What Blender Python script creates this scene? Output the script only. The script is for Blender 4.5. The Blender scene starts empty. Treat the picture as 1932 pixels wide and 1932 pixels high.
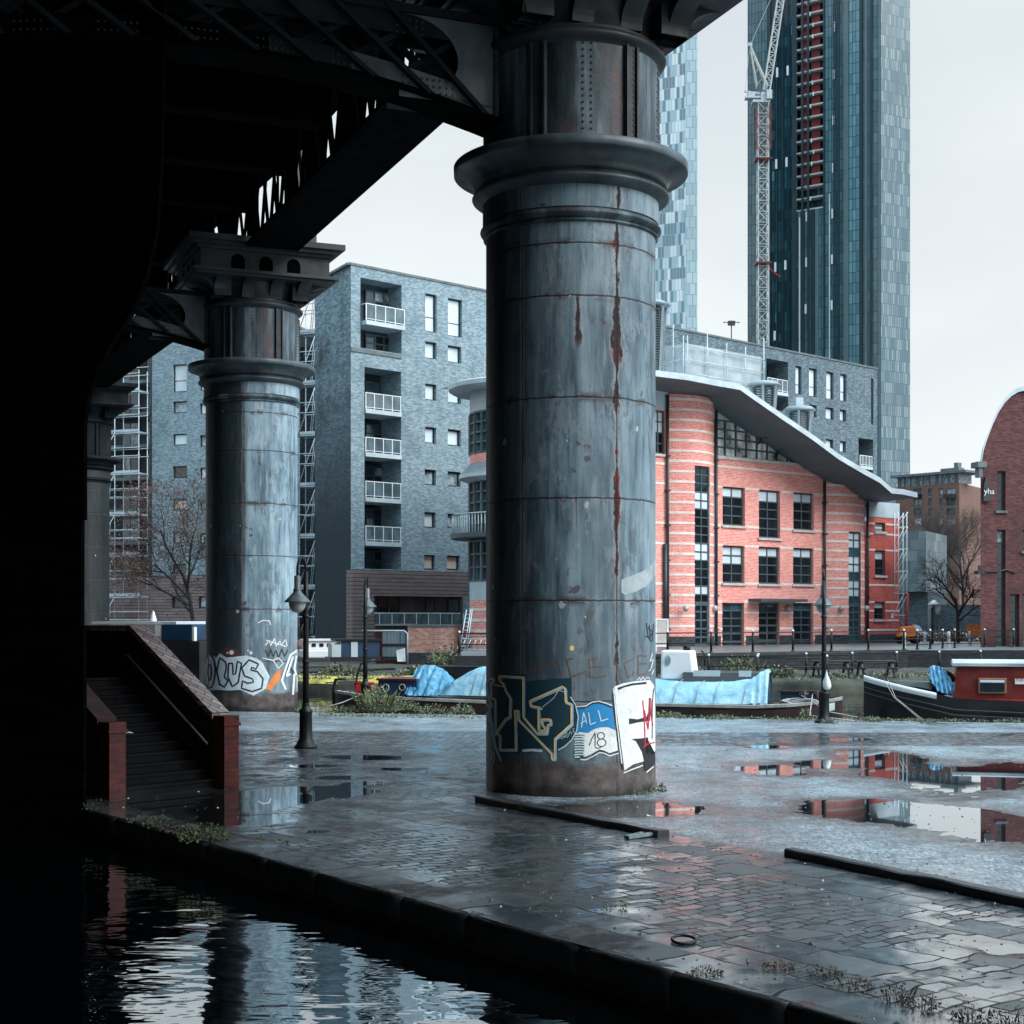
import bpy, bmesh, math, random
from mathutils import Vector, noise as mnoise
random.seed(7)
R = math.radians
scn = bpy.context.scene
col = scn.collection
FOC, CX, HY, HC = 2900.0, 966.0, 1167.0, 3.0     # focal (in 1932-wide units), centre column, eye-level row, eye height in metres

# ------------------------------------------------------------------ measured picture rays -> real places
def P(px, py, d):
    return Vector(((px-CX)*d/FOC, d, HC+(HY-py)*d/FOC))
def G(px, py, z=0.0):
    return P(px, py, (HC-z)*FOC/(py-HY))

# ------------------------------------------------------------------ mesh builder
class MB:
    def __init__(s):
        s.v = []; s.f = []; s.m = []; s.sm = []
    def face(s, pts, mi=0, smooth=False):
        i = len(s.v)
        s.v.extend([Vector(p) for p in pts]); s.f.append(list(range(i, i+len(pts)))); s.m.append(mi); s.sm.append(smooth)
    def grid(s, rows, mi=0, smooth=True, close_u=False, close_v=False):
        i0 = len(s.v); n = len(rows); k = len(rows[0])
        for r in rows: s.v.extend([Vector(p) for p in r])
        for a in range(n if close_v else n-1):
            for b in range(k if close_u else k-1):
                a2 = (a+1) % n; b2 = (b+1) % k
                s.f.append([i0+a*k+b, i0+a*k+b2, i0+a2*k+b2, i0+a2*k+b]); s.m.append(mi); s.sm.append(smooth)
    def hexa(s, p, mi=0):
        i = len(s.v); s.v.extend([Vector(q) for q in p])
        for q in ((0,3,2,1),(4,5,6,7),(0,1,5,4),(1,2,6,5),(2,3,7,6),(3,0,4,7)):
            s.f.append([i+a for a in q]); s.m.append(mi); s.sm.append(False)
    def box(s, x0, x1, y0, y1, z0, z1, mi=0):
        s.hexa([(x0,y0,z0),(x1,y0,z0),(x1,y1,z0),(x0,y1,z0),(x0,y0,z1),(x1,y0,z1),(x1,y1,z1),(x0,y1,z1)], mi)
    def obox(s, o, ax, ay, hx, hy, z0, z1, mi=0):
        # box centred on o (x,y), half sizes along ax, ay
        o = Vector((o[0],o[1])); ax = Vector(ax); ay = Vector(ay)
        q = [o-ax*hx-ay*hy, o+ax*hx-ay*hy, o+ax*hx+ay*hy, o-ax*hx+ay*hy]
        s.hexa([(a.x,a.y,z0) for a in q]+[(a.x,a.y,z1) for a in q], mi)
    def beam(s, a, b, w, h=None, mi=0, up=(0,0,1)):
        a = Vector(a); b = Vector(b); h = w if h is None else h
        d = (b-a)
        if d.length < 1e-6: return
        d.normalize(); u = Vector(up)
        if abs(d.dot(u)) > .99: u = Vector((0,1,0))
        sx = d.cross(u).normalized()*w/2; sy = sx.cross(d).normalized()*h/2
        s.hexa([a-sx-sy, a+sx-sy, a+sx+sy, a-sx+sy, b-sx-sy, b+sx-sy, b+sx+sy, b-sx+sy], mi)
    def tube(s, pts, r, n=8, mi=0, cap=True):
        pts = [Vector(p) for p in pts]; rows = []
        rr = r if isinstance(r, (list, tuple)) else [r]*len(pts)
        prev = None
        for i, p in enumerate(pts):
            t = (pts[min(i+1,len(pts)-1)]-pts[max(i-1,0)])
            if t.length < 1e-9: t = Vector((0,0,1))
            t.normalize()
            u = prev if prev is not None else (Vector((1,0,0)) if abs(t.x) < .9 else Vector((0,1,0)))
            u = (u-t*u.dot(t))
            if u.length < 1e-6: u = t.orthogonal()
            u.normalize(); prev = u; w = t.cross(u)
            rows.append([p+(u*math.cos(2*math.pi*k/n)+w*math.sin(2*math.pi*k/n))*rr[i] for k in range(n)])
        s.grid(rows, mi, True, close_u=True)
        if cap:
            s.face(list(reversed(rows[0])), mi); s.face(rows[-1], mi)
    def lathe(s, prof, c=(0,0,0), n=48, mi=0, smooth=True, a0=0, a1=2*math.pi):
        c = Vector(c); full = abs(a1-a0-2*math.pi) < 1e-6
        k = n if full else n+1
        rows = [[c+Vector((r*math.cos(a0+(a1-a0)*i/n), r*math.sin(a0+(a1-a0)*i/n), z)) for i in range(k)] for r, z in prof]
        s.grid(rows, mi, smooth, close_u=full)
    def ball(s, c, r, n=8, mi=0, sz=1.0, half=False):
        k = n//2
        prof = [(max(1e-4, r*math.sin(math.pi*i/k)), -r*math.cos(math.pi*i/k)*sz) for i in range(k+1)]
        s.lathe(prof, c, n, mi)
    def prism(s, poly, z0, z1, mi=0):
        n = len(poly)
        s.face([(p[0],p[1],z1) for p in poly], mi); s.face([(p[0],p[1],z0) for p in reversed(poly)], mi)
        for i in range(n):
            a = poly[i]; b = poly[(i+1) % n]
            s.face([(a[0],a[1],z0),(b[0],b[1],z0),(b[0],b[1],z1),(a[0],a[1],z1)], mi)
    def build(s, name, mats, parent=None, loc=(0,0,0), fix=True, bevel=0):
        base = Vector(loc)
        p = parent
        while p is not None:
            base = base + p.location; p = p.parent
        me = bpy.data.meshes.new(name)
        me.from_pydata([tuple(v-base) for v in s.v], [], s.f)
        mats = mats if isinstance(mats, (list, tuple)) else [mats]
        for m in mats: me.materials.append(m)
        for pl, mi, sm in zip(me.polygons, s.m, s.sm):
            pl.material_index = mi; pl.use_smooth = sm
        if fix:
            bm = bmesh.new(); bm.from_mesh(me)
            bmesh.ops.remove_doubles(bm, verts=bm.verts, dist=1e-5)
            bmesh.ops.recalc_face_normals(bm, faces=bm.faces)
            bm.to_mesh(me); bm.free()
        uv = me.uv_layers.new(name='UVMap')
        for pl in me.polygons:
            n = pl.normal
            if abs(n.z) > .75:
                for li in pl.loop_indices:
                    v = me.vertices[me.loops[li].vertex_index].co+base; uv.data[li].uv = (v.x, v.y)
            else:
                t = Vector((-n.y, n.x)); t.normalize()
                if pl.use_smooth and len(pl.loop_indices) == 4:
                    pass
                for li in pl.loop_indices:
                    v = me.vertices[me.loops[li].vertex_index].co+base; uv.data[li].uv = (v.x*t.x+v.y*t.y, v.z)
        o = bpy.data.objects.new(name, me); col.objects.link(o)
        o.location = loc
        if parent is not None: o.parent = parent
        if bevel:
            b = o.modifiers.new('bevel','BEVEL'); b.width = bevel; b.segments = 2; b.limit_method = 'ANGLE'
        return o

def tag(o, label=None, cat=None, group=None, kind=None):
    if label: o['label'] = label
    if cat: o['category'] = cat
    if group: o['group'] = group
    if kind: o['kind'] = kind
    return o
def thing(name, loc, label, cat, group=None):
    o = bpy.data.objects.new(name, None); col.objects.link(o); o.location = loc
    o.empty_display_size = .2
    return tag(o, label, cat, group)
def children(o): return [c for c in col.objects if c.parent == o]
def copy_tree(o, parent=None):
    c = o.copy(); col.objects.link(c); c.parent = parent
    for ch in children(o): copy_tree(ch, c)
    return c
def recolour(o, label): o['label'] = label; return o

# ------------------------------------------------------------------ facade plane
class Plane:
    def __init__(s, a, b):
        s.o = Vector((a[0],a[1])); s.d = (Vector((b[0],b[1]))-s.o).normalized(); s.len = (Vector((b[0],b[1]))-s.o).length
        s.n = Vector((s.d.y,-s.d.x))
        if s.n.dot(-s.o) < 0: s.n = -s.n
    def uz(s, px, py, off=0.0):
        r = Vector(((px-CX)/FOC, 1.0)); o = s.o+s.n*off
        # r*t = o + d*u
        det = r.x*(-s.d.y)-(-s.d.x)*r.y
        t = (o.x*(-s.d.y)-(-s.d.x)*o.y)/det
        u = (r*t-o).dot(s.d)
        return u, HC+(HY-py)*t/FOC
    def u(s, px, off=0.0): return s.uz(px, HY, off)[0]
    def z(s, px, py, off=0.0): return s.uz(px, py, off)[1]
    def pt(s, u, z, off=0.0):
        q = s.o+s.d*u+s.n*off
        return Vector((q.x,q.y,z))
    def rect(s, x0, y0, x1, y1):
        a = s.uz(x0, y0); b = s.uz(x1, y1); c = s.uz(x0, y1); e = s.uz(x1, y0)
        return (a[0], b[0], (b[1]+c[1])/2, (a[1]+e[1])/2)     # u0,u1,z0,z1
    def box(s, mb, u0, u1, z0, z1, o0, o1, mi=0):
        mb.hexa([s.pt(u0,z0,o1),s.pt(u1,z0,o1),s.pt(u1,z0,o0),s.pt(u0,z0,o0),s.pt(u0,z1,o1),s.pt(u1,z1,o1),s.pt(u1,z1,o0),s.pt(u0,z1,o0)], mi)
    def wall(s, mb, u0, u1, z0, z1, holes, depth=.25, mi=0, mr=None, off=0.0):
        mr = mi if mr is None else mr
        us = sorted(set([u0,u1]+[min(max(h[i],u0),u1) for h in holes for i in (0,1)]))
        zs = sorted(set([z0,z1]+[min(max(h[i],z0),z1) for h in holes for i in (2,3)]))
        for a, b in zip(us, us[1:]):
            for c, e in zip(zs, zs[1:]):
                if b-a < 1e-6 or e-c < 1e-6: continue
                mu, mz = (a+b)/2, (c+e)/2
                if any(h[0] < mu < h[1] and h[2] < mz < h[3] for h in holes): continue
                mb.face([s.pt(a,c,off),s.pt(b,c,off),s.pt(b,e,off),s.pt(a,e,off)], mi)
        for h in holes:
            dd = h[4] if len(h) > 4 else depth
            a, b, c, e = h[:4]
            mb.face([s.pt(a,c,off),s.pt(a,e,off),s.pt(a,e,off-dd),s.pt(a,c,off-dd)], mr)
            mb.face([s.pt(b,c,off),s.pt(b,e,off),s.pt(b,e,off-dd),s.pt(b,c,off-dd)], mr)
            mb.face([s.pt(a,e,off),s.pt(b,e,off),s.pt(b,e,off-dd),s.pt(a,e,off-dd)], mr)
            mb.face([s.pt(a,c,off),s.pt(b,c,off),s.pt(b,c,off-dd),s.pt(a,c,off-dd)], mr)
    def window(s, parent, rect, cols=1, rows=1, fm=None, pm=None, rec=.18, fw=.07, bw=.04, sill=None, name='window', rowf=None, special=None, off=0.0):
        u0,u1,z0,z1 = rect[:4]
        mb = MB(); o1 = off-rec+.06; o0 = off-rec-.05
        s.box(mb,u0,u1,z0,z0+fw,o0,o1); s.box(mb,u0,u1,z1-fw,z1,o0,o1)
        s.box(mb,u0,u0+fw,z0+fw,z1-fw,o0,o1); s.box(mb,u1-fw,u1,z0+fw,z1-fw,o0,o1)
        for i in range(1, cols):
            uu = u0+(u1-u0)*i/cols; s.box(mb,uu-bw/2,uu+bw/2,z0+fw,z1-fw,o0+.01,o1-.012)
        rws = rowf if rowf else [i/rows for i in range(1, rows)]
        for q in rws:
            zz = z0+(z1-z0)*q; s.box(mb,u0+fw,u1-fw,zz-bw/2,zz+bw/2,o0+.01,o1-.02)
        w = mb.build(name, fm, parent)
        g = MB(); pms = pm if isinstance(pm, (list,tuple)) else [pm]
        rr = [0]+list(rws)+[1]
        for k in range(len(rr)-1):
            for i in range(cols):
                ua = u0+(u1-u0)*i/cols; ub = u0+(u1-u0)*(i+1)/cols
                za = z0+(z1-z0)*rr[k]; zb = z0+(z1-z0)*rr[k+1]
                mi = special(k, i, len(rr)-1) if special else 0
                j = [random.uniform(-.006,.006) for _ in range(4)]
                g.face([s.pt(ua,za,off-rec+j[0]),s.pt(ub,za,off-rec+j[1]),s.pt(ub,zb,off-rec+j[2]),s.pt(ua,zb,off-rec+j[3])], mi)
        g.build('pane', pms, w, fix=False)
        if sill is not None:
            sb = MB(); s.box(sb,u0-.12,u1+.12,z0-.16,z0-.003,off-.1,off+.12); sb.build('sill', sill, w)
        return w

# ------------------------------------------------------------------ materials
class NT:
    def __init__(s, name):
        m = bpy.data.materials.new(name); m.use_nodes = True
        s.m = m; s.t = m.node_tree; s.b = s.t.nodes['Principled BSDF']; s.L = s.t.links
        s.tc = s.t.nodes.new('ShaderNodeTexCoord')
    def n(s, ty, **k):
        nd = s.t.nodes.new(ty)
        for a, b in k.items():
            if a.startswith('i_'): nd.inputs[int(a[2:])].default_value = b
            else: setattr(nd, a, b)
        return nd
    def link(s, a, b): s.L.new(a, b)
    def val(s, x): return x
    def setin(s, sock, x):
        if hasattr(x, 'is_output') or isinstance(x, bpy.types.NodeSocket): s.L.new(x, sock)
        else: sock.default_value = x
    def math(s, op, a, b=0.0, c=None, clamp=False):
        nd = s.t.nodes.new('ShaderNodeMath'); nd.operation = op; nd.use_clamp = clamp
        s.setin(nd.inputs[0], a); s.setin(nd.inputs[1], b)
        if c is not None: s.setin(nd.inputs[2], c)
        return nd.outputs[0]
    def noise(s, scale, detail=4, rough=.55, vec=None, stretch=None, dist=0.0):
        nd = s.t.nodes.new('ShaderNodeTexNoise'); nd.inputs['Scale'].default_value = scale
        nd.inputs['Detail'].default_value = detail; nd.inputs['Roughness'].default_value = rough; nd.inputs['Distortion'].default_value = dist
        v = vec if vec is not None else s.tc.outputs['Object']
        if stretch:
            mp = s.t.nodes.new('ShaderNodeMapping'); mp.inputs['Scale'].default_value = stretch; s.L.new(v, mp.inputs[0]); v = mp.outputs[0]
        s.L.new(v, nd.inputs['Vector'])
        return nd.outputs['Fac']
    def ramp(s, fac, stops, interp='LINEAR'):
        nd = s.t.nodes.new('ShaderNodeValToRGB'); nd.color_ramp.interpolation = interp
        e = nd.color_ramp.elements
        while len(e) < len(stops): e.new(.5)
        for k, (p, c) in zip(e, stops):
            k.position = p; k.color = (c,c,c,1) if isinstance(c,(int,float)) else (*c,1)
        s.L.new(fac, nd.inputs[0])
        return nd.outputs[0]
    def mix(s, fac, a, b, mode='MIX'):
        nd = s.t.nodes.new('ShaderNodeMix'); nd.data_type = 'RGBA'; nd.blend_type = mode
        s.setin(nd.inputs[0], fac)
        for sock, x in ((nd.inputs[6], a), (nd.inputs[7], b)):
            if isinstance(x, (tuple,list)): sock.default_value = (*x[:3],1)
            elif isinstance(x, (int,float)): sock.default_value = (x,x,x,1)
            else: s.L.new(x, sock)
        return nd.outputs[2]
    def smooth(s, x, lo, hi):
        nd = s.t.nodes.new('ShaderNodeMapRange'); nd.interpolation_type = 'SMOOTHSTEP'
        s.setin(nd.inputs[0], x); s.setin(nd.inputs[1], lo); s.setin(nd.inputs[2], hi)
        return nd.outputs[0]
    def bump(s, h, strength=.3, dist=.02, prev=None):
        nd = s.t.nodes.new('ShaderNodeBump'); nd.inputs['Strength'].default_value = strength; nd.inputs['Distance'].default_value = dist
        s.L.new(h, nd.inputs['Height'])
        if prev is not None: s.L.new(prev, nd.inputs['Normal'])
        s.L.new(nd.outputs[0], s.b.inputs['Normal'])
        return nd.outputs[0]
    def out(s, color=None, rough=None, metal=None, spec=None, ior=None):
        for nm, x in (('Base Color',color),('Roughness',rough),('Metallic',metal),('Specular IOR Level',spec),('IOR',ior)):
            if x is None: continue
            if isinstance(x, (tuple,list)): s.b.inputs[nm].default_value = (*x[:3],1)
            elif isinstance(x, (int,float)): s.b.inputs[nm].default_value = x
            else: s.L.new(x, s.b.inputs[nm])
        return s.m

def pm(name, c1, c2, scale=3, rough=.6, bump=.2, stretch=None, metal=0, spec=.5, bd=.01, detail=5):
    t = NT(name)
    f = t.noise(scale, detail, .6, stretch=stretch)
    c = t.ramp(f, [(.3,c1),(.7,c2)])
    if bump:
        t.bump(t.noise(scale*6, 4, .6, stretch=stretch), bump, bd)
    r = t.ramp(t.noise(scale*2.3, 3), [(.3,max(.02,rough-.12)),(.7,min(1,rough+.12))])
    return t.out(c, r, metal, spec)

def brick(name, c1, c2, mortar, bw=.225, bh=.075, ms=.012, stain=(.02,.03,.04), st=.5, stscale=.35, rough=.75, off=.5, patch=None, low=None):
    t = NT(name)
    b = t.n('ShaderNodeTexBrick', offset=off)
    t.link(t.tc.outputs['UV'], b.inputs['Vector'])
    b.inputs['Scale'].default_value = 1; b.inputs['Brick Width'].default_value = bw; b.inputs['Row Height'].default_value = bh
    b.inputs['Mortar Size'].default_value = ms; b.inputs['Mortar Smooth'].default_value = .2; b.inputs['Bias'].default_value = -.1
    b.inputs['Color1'].default_value = (*c1,1); b.inputs['Color2'].default_value = (*c2,1); b.inputs['Mortar'].default_value = (*mortar,1)
    c = b.outputs['Color']
    n1 = t.noise(stscale, 6, .65)
    c = t.mix(t.math('MULTIPLY', t.smooth(n1, .48, .72), st), c, stain)
    n2 = t.noise(stscale*3, 4, .6, stretch=(1,1,.15))
    c = t.mix(t.math('MULTIPLY', t.smooth(n2, .5, .75), st*.6), c, stain)
    if patch: c = t.mix(t.math('MULTIPLY', t.smooth(t.noise(1.1,5,.7), .45, .65), patch[1]), c, patch[0])
    if low:   # darker towards the bottom of a wall: (world z where it starts, full)
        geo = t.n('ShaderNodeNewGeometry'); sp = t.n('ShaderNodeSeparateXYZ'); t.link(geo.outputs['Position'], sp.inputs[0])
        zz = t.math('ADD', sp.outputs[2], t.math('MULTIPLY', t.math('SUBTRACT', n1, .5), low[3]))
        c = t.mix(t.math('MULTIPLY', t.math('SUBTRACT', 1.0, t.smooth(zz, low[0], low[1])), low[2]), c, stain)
    inv = t.math('SUBTRACT', 1.0, b.outputs['Fac'])
    t.bump(inv, .35, .01)
    return t.out(c, rough, 0, .3)

M = {}
# ------------------------------------------------------------------ materials
def iron_column_mat(name, R0, seams, joints, light=1.0, soot_shade=None):
    """old painted cast iron: streaks, joints, rust running from the seams, muddy foot (object space, foot at z=0)"""
    t = NT(name)
    sp = t.n('ShaderNodeSeparateXYZ'); t.link(t.tc.outputs['Object'], sp.inputs[0])
    x, y, z = sp.outputs
    ang = t.math('ARCTAN2', y, x)
    streak = t.noise(2.2, 6, .65, stretch=(1,1,.09))
    fine = t.noise(9, 5, .6, stretch=(1,1,.12))
    blot = t.noise(.55, 5, .6)
    f = t.math('ADD', t.math('MULTIPLY', streak, .62), t.math('MULTIPLY', blot, .38))
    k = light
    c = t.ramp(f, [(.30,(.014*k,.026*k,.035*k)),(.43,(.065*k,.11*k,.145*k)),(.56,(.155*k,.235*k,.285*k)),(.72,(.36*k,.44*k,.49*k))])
    c = t.mix(t.math('MULTIPLY', t.smooth(fine, .52, .68), .4), c, (.30*k,.35*k,.38*k))
    c = t.mix(t.math('MULTIPLY', t.smooth(fine, .48, .30), .55), c, (.012,.016,.02))
    # layers of flaked paint
    fl = t.noise(1.5, 10, .72, stretch=(1,1,.45)); flk = t.smooth(fl, .555, .565)
    c = t.mix(t.math('MULTIPLY', flk, .30), c, (.27*k,.33*k,.37*k))
    fl2 = t.smooth(t.noise(2.1, 10, .72, stretch=(1,1,.5)), .60, .61)
    c = t.mix(t.math('MULTIPLY', fl2, .45), c, (.035*k,.045*k,.052*k))
    # brown wash
    c = t.mix(t.math('MULTIPLY', t.smooth(t.noise(.8,5,.65,stretch=(1,1,.3)), .55, .75), .5), c, (.075,.065,.062))
    if soot_shade:     # leak stain plus shade painted down the column's dark flank
        da = t.math('MULTIPLY', t.math('SUBTRACT', ang, soot_shade[0]), R0)
        c = t.mix(t.math('MULTIPLY', t.math('SUBTRACT', 1.0, t.smooth(t.math('ADD', da, t.math('MULTIPLY', t.math('SUBTRACT', streak, .5), soot_shade[3])), 0.0, soot_shade[1])), soot_shade[2]), c, (.006,.012,.017))
    # horizontal joints
    wob = t.math('MULTIPLY', t.math('SUBTRACT', t.noise(6,4), .5), .06)
    jm = None; near = None
    for zj in joints:
        d = t.math('ABSOLUTE', t.math('ADD', t.math('SUBTRACT', z, zj), wob))
        m1 = t.math('SUBTRACT', 1.0, t.smooth(d, .008, .022)); m2 = t.math('SUBTRACT', 1.0, t.smooth(d, .015, .13))
        jm = m1 if jm is None else t.math('MAXIMUM', jm, m1); near = m2 if near is None else t.math('MAXIMUM', near, m2)
    rust = None; vs = None
    rz = t.noise(.45, 3, .6, stretch=(.02,.02,1.0)); edge = t.noise(13, 7, .75, stretch=(1,1,.35))
    edge2 = t.noise(2.5, 4, .6)
    for sm_ in seams:
        a0, w0, amt = sm_[:3]
        d = t.math('MULTIPLY', t.math('ABSOLUTE', t.math('SUBTRACT', ang, a0)), R0)
        line = t.math('MULTIPLY', t.math('SUBTRACT', 1.0, t.smooth(d, .006, .016)), min(1, amt*2))
        wd = t.math('MULTIPLY', t.math('ADD', t.math('ADD', t.smooth(rz, .40, .74), t.math('MULTIPLY', near, .18)), t.math('MULTIPLY', t.math('SUBTRACT', t.math('ADD', t.math('MULTIPLY', edge, .65), t.math('MULTIPLY', edge2, .35)), .5), 3.0)), w0)
        rm = t.math('MULTIPLY', t.math('SUBTRACT', 1.0, t.smooth(t.math('SUBTRACT', d, wd), -.02, .008)), amt)
        if len(sm_) > 3:      # a short streak between two heights
            zr = t.math('MULTIPLY', t.smooth(z, sm_[3]-.05, sm_[3]+.25), t.math('SUBTRACT', 1.0, t.smooth(z, sm_[4]-.1, sm_[4]+.04)))
            rm = t.math('MULTIPLY', rm, zr); line = t.math('MULTIPLY', line, 0.0)
        vs = line if vs is None else t.math('MAXIMUM', vs, line)
        core = t.math('MULTIPLY', rm, t.math('MULTIPLY', t.math('SUBTRACT', 1.0, t.smooth(t.math('SUBTRACT', d, t.math('MULTIPLY', wd, .45)), -.02, .03)), t.smooth(z, 5.6, 6.9)))
        cores = core if rust is None else t.math('MAXIMUM', cores, core)
        rust = rm if rust is None else t.math('MAXIMUM', rust, rm)
        halo = t.math('MULTIPLY', t.math('SUBTRACT', 1.0, t.smooth(t.math('SUBTRACT', d, wd), .01, .06)), .3*amt)
        if len(sm_) > 3: halo = t.math('MULTIPLY', halo, zr)
        c = t.mix(halo, c, (.42*k,.42*k,.40*k))
    rc = t.ramp(t.noise(6, 6, .75, stretch=(1,1,.22)), [(.36,(.008,.007,.008)),(.50,(.03,.010,.011)),(.58,(.15,.014,.016)),(.70,(.24,.03,.03)),(.78,(.30,.14,.12))])
    c = t.mix(t.math('MULTIPLY', near, t.math('MULTIPLY', t.smooth(edge2, .5, .62), .75)), c, (.05,.03,.028))
    c = t.mix(rust, c, rc)
    c = t.mix(t.math('MULTIPLY', cores, .85), c, (.012,.022,.028))
    c = t.mix(t.math('MULTIPLY', t.math('MAXIMUM', jm, vs), .85), c, (.012,.01,.012))
    chips = t.smooth(t.noise(2.4, 3, .5), .70, .73)
    c = t.mix(t.math('MULTIPLY', chips, .7), c, (.06,.022,.02))
    white = t.smooth(t.noise(3.7, 2, .4, stretch=(1,1,.8)), .735, .75)
    c = t.mix(t.math('MULTIPLY', white, .6), c, (.5,.54,.56))
    # muddy concrete-like foot and dark band above
    zz = t.math('ADD', z, t.math('MULTIPLY', t.math('SUBTRACT', t.noise(1.6,5,.6), .5), .5))
    mud = t.ramp(t.noise(3.5,6,.65), [(.3,(.025,.024,.026)),(.5,(.085,.072,.068)),(.7,(.15,.125,.115))])
    c = t.mix(t.math('MULTIPLY', t.math('SUBTRACT', 1.0, t.smooth(zz, 1.9, 3.4)), .42), c, (.035,.045,.055))
    c = t.mix(t.math('SUBTRACT', 1.0, t.smooth(zz, .50, .68)), c, mud)
    c = t.mix(t.math('MULTIPLY', t.math('SUBTRACT', 1.0, t.smooth(zz, .02, .22)), .8), c, (.012,.012,.012))
    h = t.math('SUBTRACT', t.math('ADD', t.math('MULTIPLY', flk, .3), t.math('MULTIPLY', t.noise(14,6,.65), .35)), t.math('ADD', jm, t.math('ADD', vs, t.math('MULTIPLY', rust, .4))))
    t.bump(h, .5, .02)
    r = t.math('ADD', t.math('MULTIPLY', rust, .3), t.ramp(streak, [(.3,.62),(.7,.4)]))
    return t.out(c, r, 0, .4)

M['iron_dark'] = pm('dark_iron', (.008,.012,.016), (.035,.05,.062), 1.2, .6, .3)
M['iron_black'] = pm('shade_black_iron', (.0003,.0005,.0008), (.001,.0016,.0022), 1.0, .9, .2, spec=.03)  # deep shade under the deck put into a near-black iron colour
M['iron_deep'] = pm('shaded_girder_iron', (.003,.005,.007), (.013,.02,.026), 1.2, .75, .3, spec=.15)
M['iron_drum'] = pm('stained_iron', (.005,.010,.014), (.085,.12,.145), 1.1, .5, .5, stretch=(1,1,.25))
def drum_mat():
    t = NT('rusty_drum_iron')
    s = t.noise(1.8, 6, .65, stretch=(1,1,.14))
    c = t.ramp(s, [(.34,(.006,.011,.016)),(.48,(.035,.058,.075)),(.60,(.14,.195,.23)),(.74,(.36,.41,.43))])
    c = t.mix(t.math('MULTIPLY', t.smooth(t.noise(1.2,6,.7,stretch=(1,1,.35)), .54, .66), .8), c, (.075,.032,.028))
    c = t.mix(t.math('MULTIPLY', t.smooth(t.noise(.7,4), .52, .66), .7), c, (.014,.016,.02))
    t.bump(t.noise(9,5,.65), .4, .02)
    return t.out(c, .55, 0, .4)
M['drum'] = drum_mat()
M['cornice'] = pm('shaded_cornice_iron', (.0015,.003,.0045), (.016,.026,.034), 1.1, .5, .5, stretch=(1,1,.25))  # cornice colour darkened to carry the gloom under the deck
M['end_plate'] = pm('girder_end_plate', (.008,.014,.019), (.085,.125,.155), 1.2, .5, .4, stretch=(1,1,.4))
M['moss_stone'] = pm('mossy_iron', (.05,.06,.02), (.16,.15,.10), 2.5, .8, .4)
M['soot_shade'] = brick('shade_black_masonry', (.0003,.0004,.0005), (.0013,.0016,.0018), (.0001,.0002,.0002), .45, .15, .012, (.0001,.0001,.0002), .6, .6, rough=.95)  # near-black brick, with deep shade put into the colour
M['soot_shade'].node_tree.nodes['Principled BSDF'].inputs['Specular IOR Level'].default_value = .012
M['vent'] = pm('dull_vent_metal', (.16,.20,.225), (.27,.32,.35), 1.2, .6, .1)
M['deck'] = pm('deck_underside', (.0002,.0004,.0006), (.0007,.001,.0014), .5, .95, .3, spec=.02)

M['brick_grey'] = brick('grey_blue_brick', (.13,.19,.225), (.325,.425,.48), (.20,.265,.305), .27, .09, .012, (.06,.10,.125), .35, .45)
M['brick_grey_side'] = brick('streaked_grey_brick', (.08,.135,.17), (.26,.37,.43), (.15,.21,.245), .45, .15, .02, (.008,.018,.026), .9, .2, low=(8,27,.96,9))  # streaked, and darker towards the bottom
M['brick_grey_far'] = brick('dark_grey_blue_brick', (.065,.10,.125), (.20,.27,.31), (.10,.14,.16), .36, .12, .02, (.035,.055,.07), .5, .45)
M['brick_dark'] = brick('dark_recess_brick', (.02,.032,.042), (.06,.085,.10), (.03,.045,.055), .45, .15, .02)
M['brick_red'] = brick('red_facing_brick', (.66,.165,.135), (.86,.34,.285), (.84,.56,.50), .30, .10, .014, (.50,.075,.055), .3, .25)
M['brick_red_end'] = brick('smooth_red_brick', (.48,.065,.052), (.64,.13,.10), (.58,.18,.15), .30, .10, .012, (.10,.03,.028), .6, .3)
M['band'] = pm('pale_string_course', (.62,.50,.46), (.85,.76,.72), 1.5, .7, .1)
M['brick_canal'] = brick('dark_canal_wall_brick', (.008,.011,.014), (.028,.034,.04), (.015,.018,.02), .3, .1, .015)
M['brick_blue'] = brick('blue_engineering_brick', (.02,.028,.036), (.06,.07,.08), (.045,.05,.055), .45, .15, .015)
M['brick_ware'] = brick('brown_warehouse_brick', (.06,.018,.02), (.17,.052,.05), (.09,.05,.052), .30, .10, .015, (.03,.012,.014), .6, .3, low=(1.0,3.2,.85,1.5))
M['brick_far'] = brick('far_brown_brick', (.14,.075,.06), (.22,.125,.10), (.18,.12,.10), .6, .2, .02, (.07,.05,.05), .4, .1)
M['brick_shed'] = brick('weathered_pink_brick', (.34,.14,.11), (.60,.32,.26), (.45,.30,.26), .30, .10, .014, (.10,.07,.06), .5, .9, patch=((.62,.40,.34),.6))
M['brick_stair'] = brick('dark_red_stair_brick', (.04,.006,.005), (.095,.012,.010), (.022,.011,.010), .225, .085, .008, (.02,.006,.006), .7, 1.2, rough=.45)
M['brick_stair_wall'] = brick('shaded_stair_brick', (.012,.004,.004), (.03,.009,.008), (.016,.009,.009), .225, .085, .008, (.003,.002,.002), .7, .8)  # darkness of the left edge put into the brick colour
M['coping'] = brick('worn_coping_brick', (.14,.09,.085), (.36,.31,.30), (.04,.03,.03), .30, .11, .012, (.05,.03,.03), .55, .9, rough=.4)
M['slat'] = None
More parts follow.
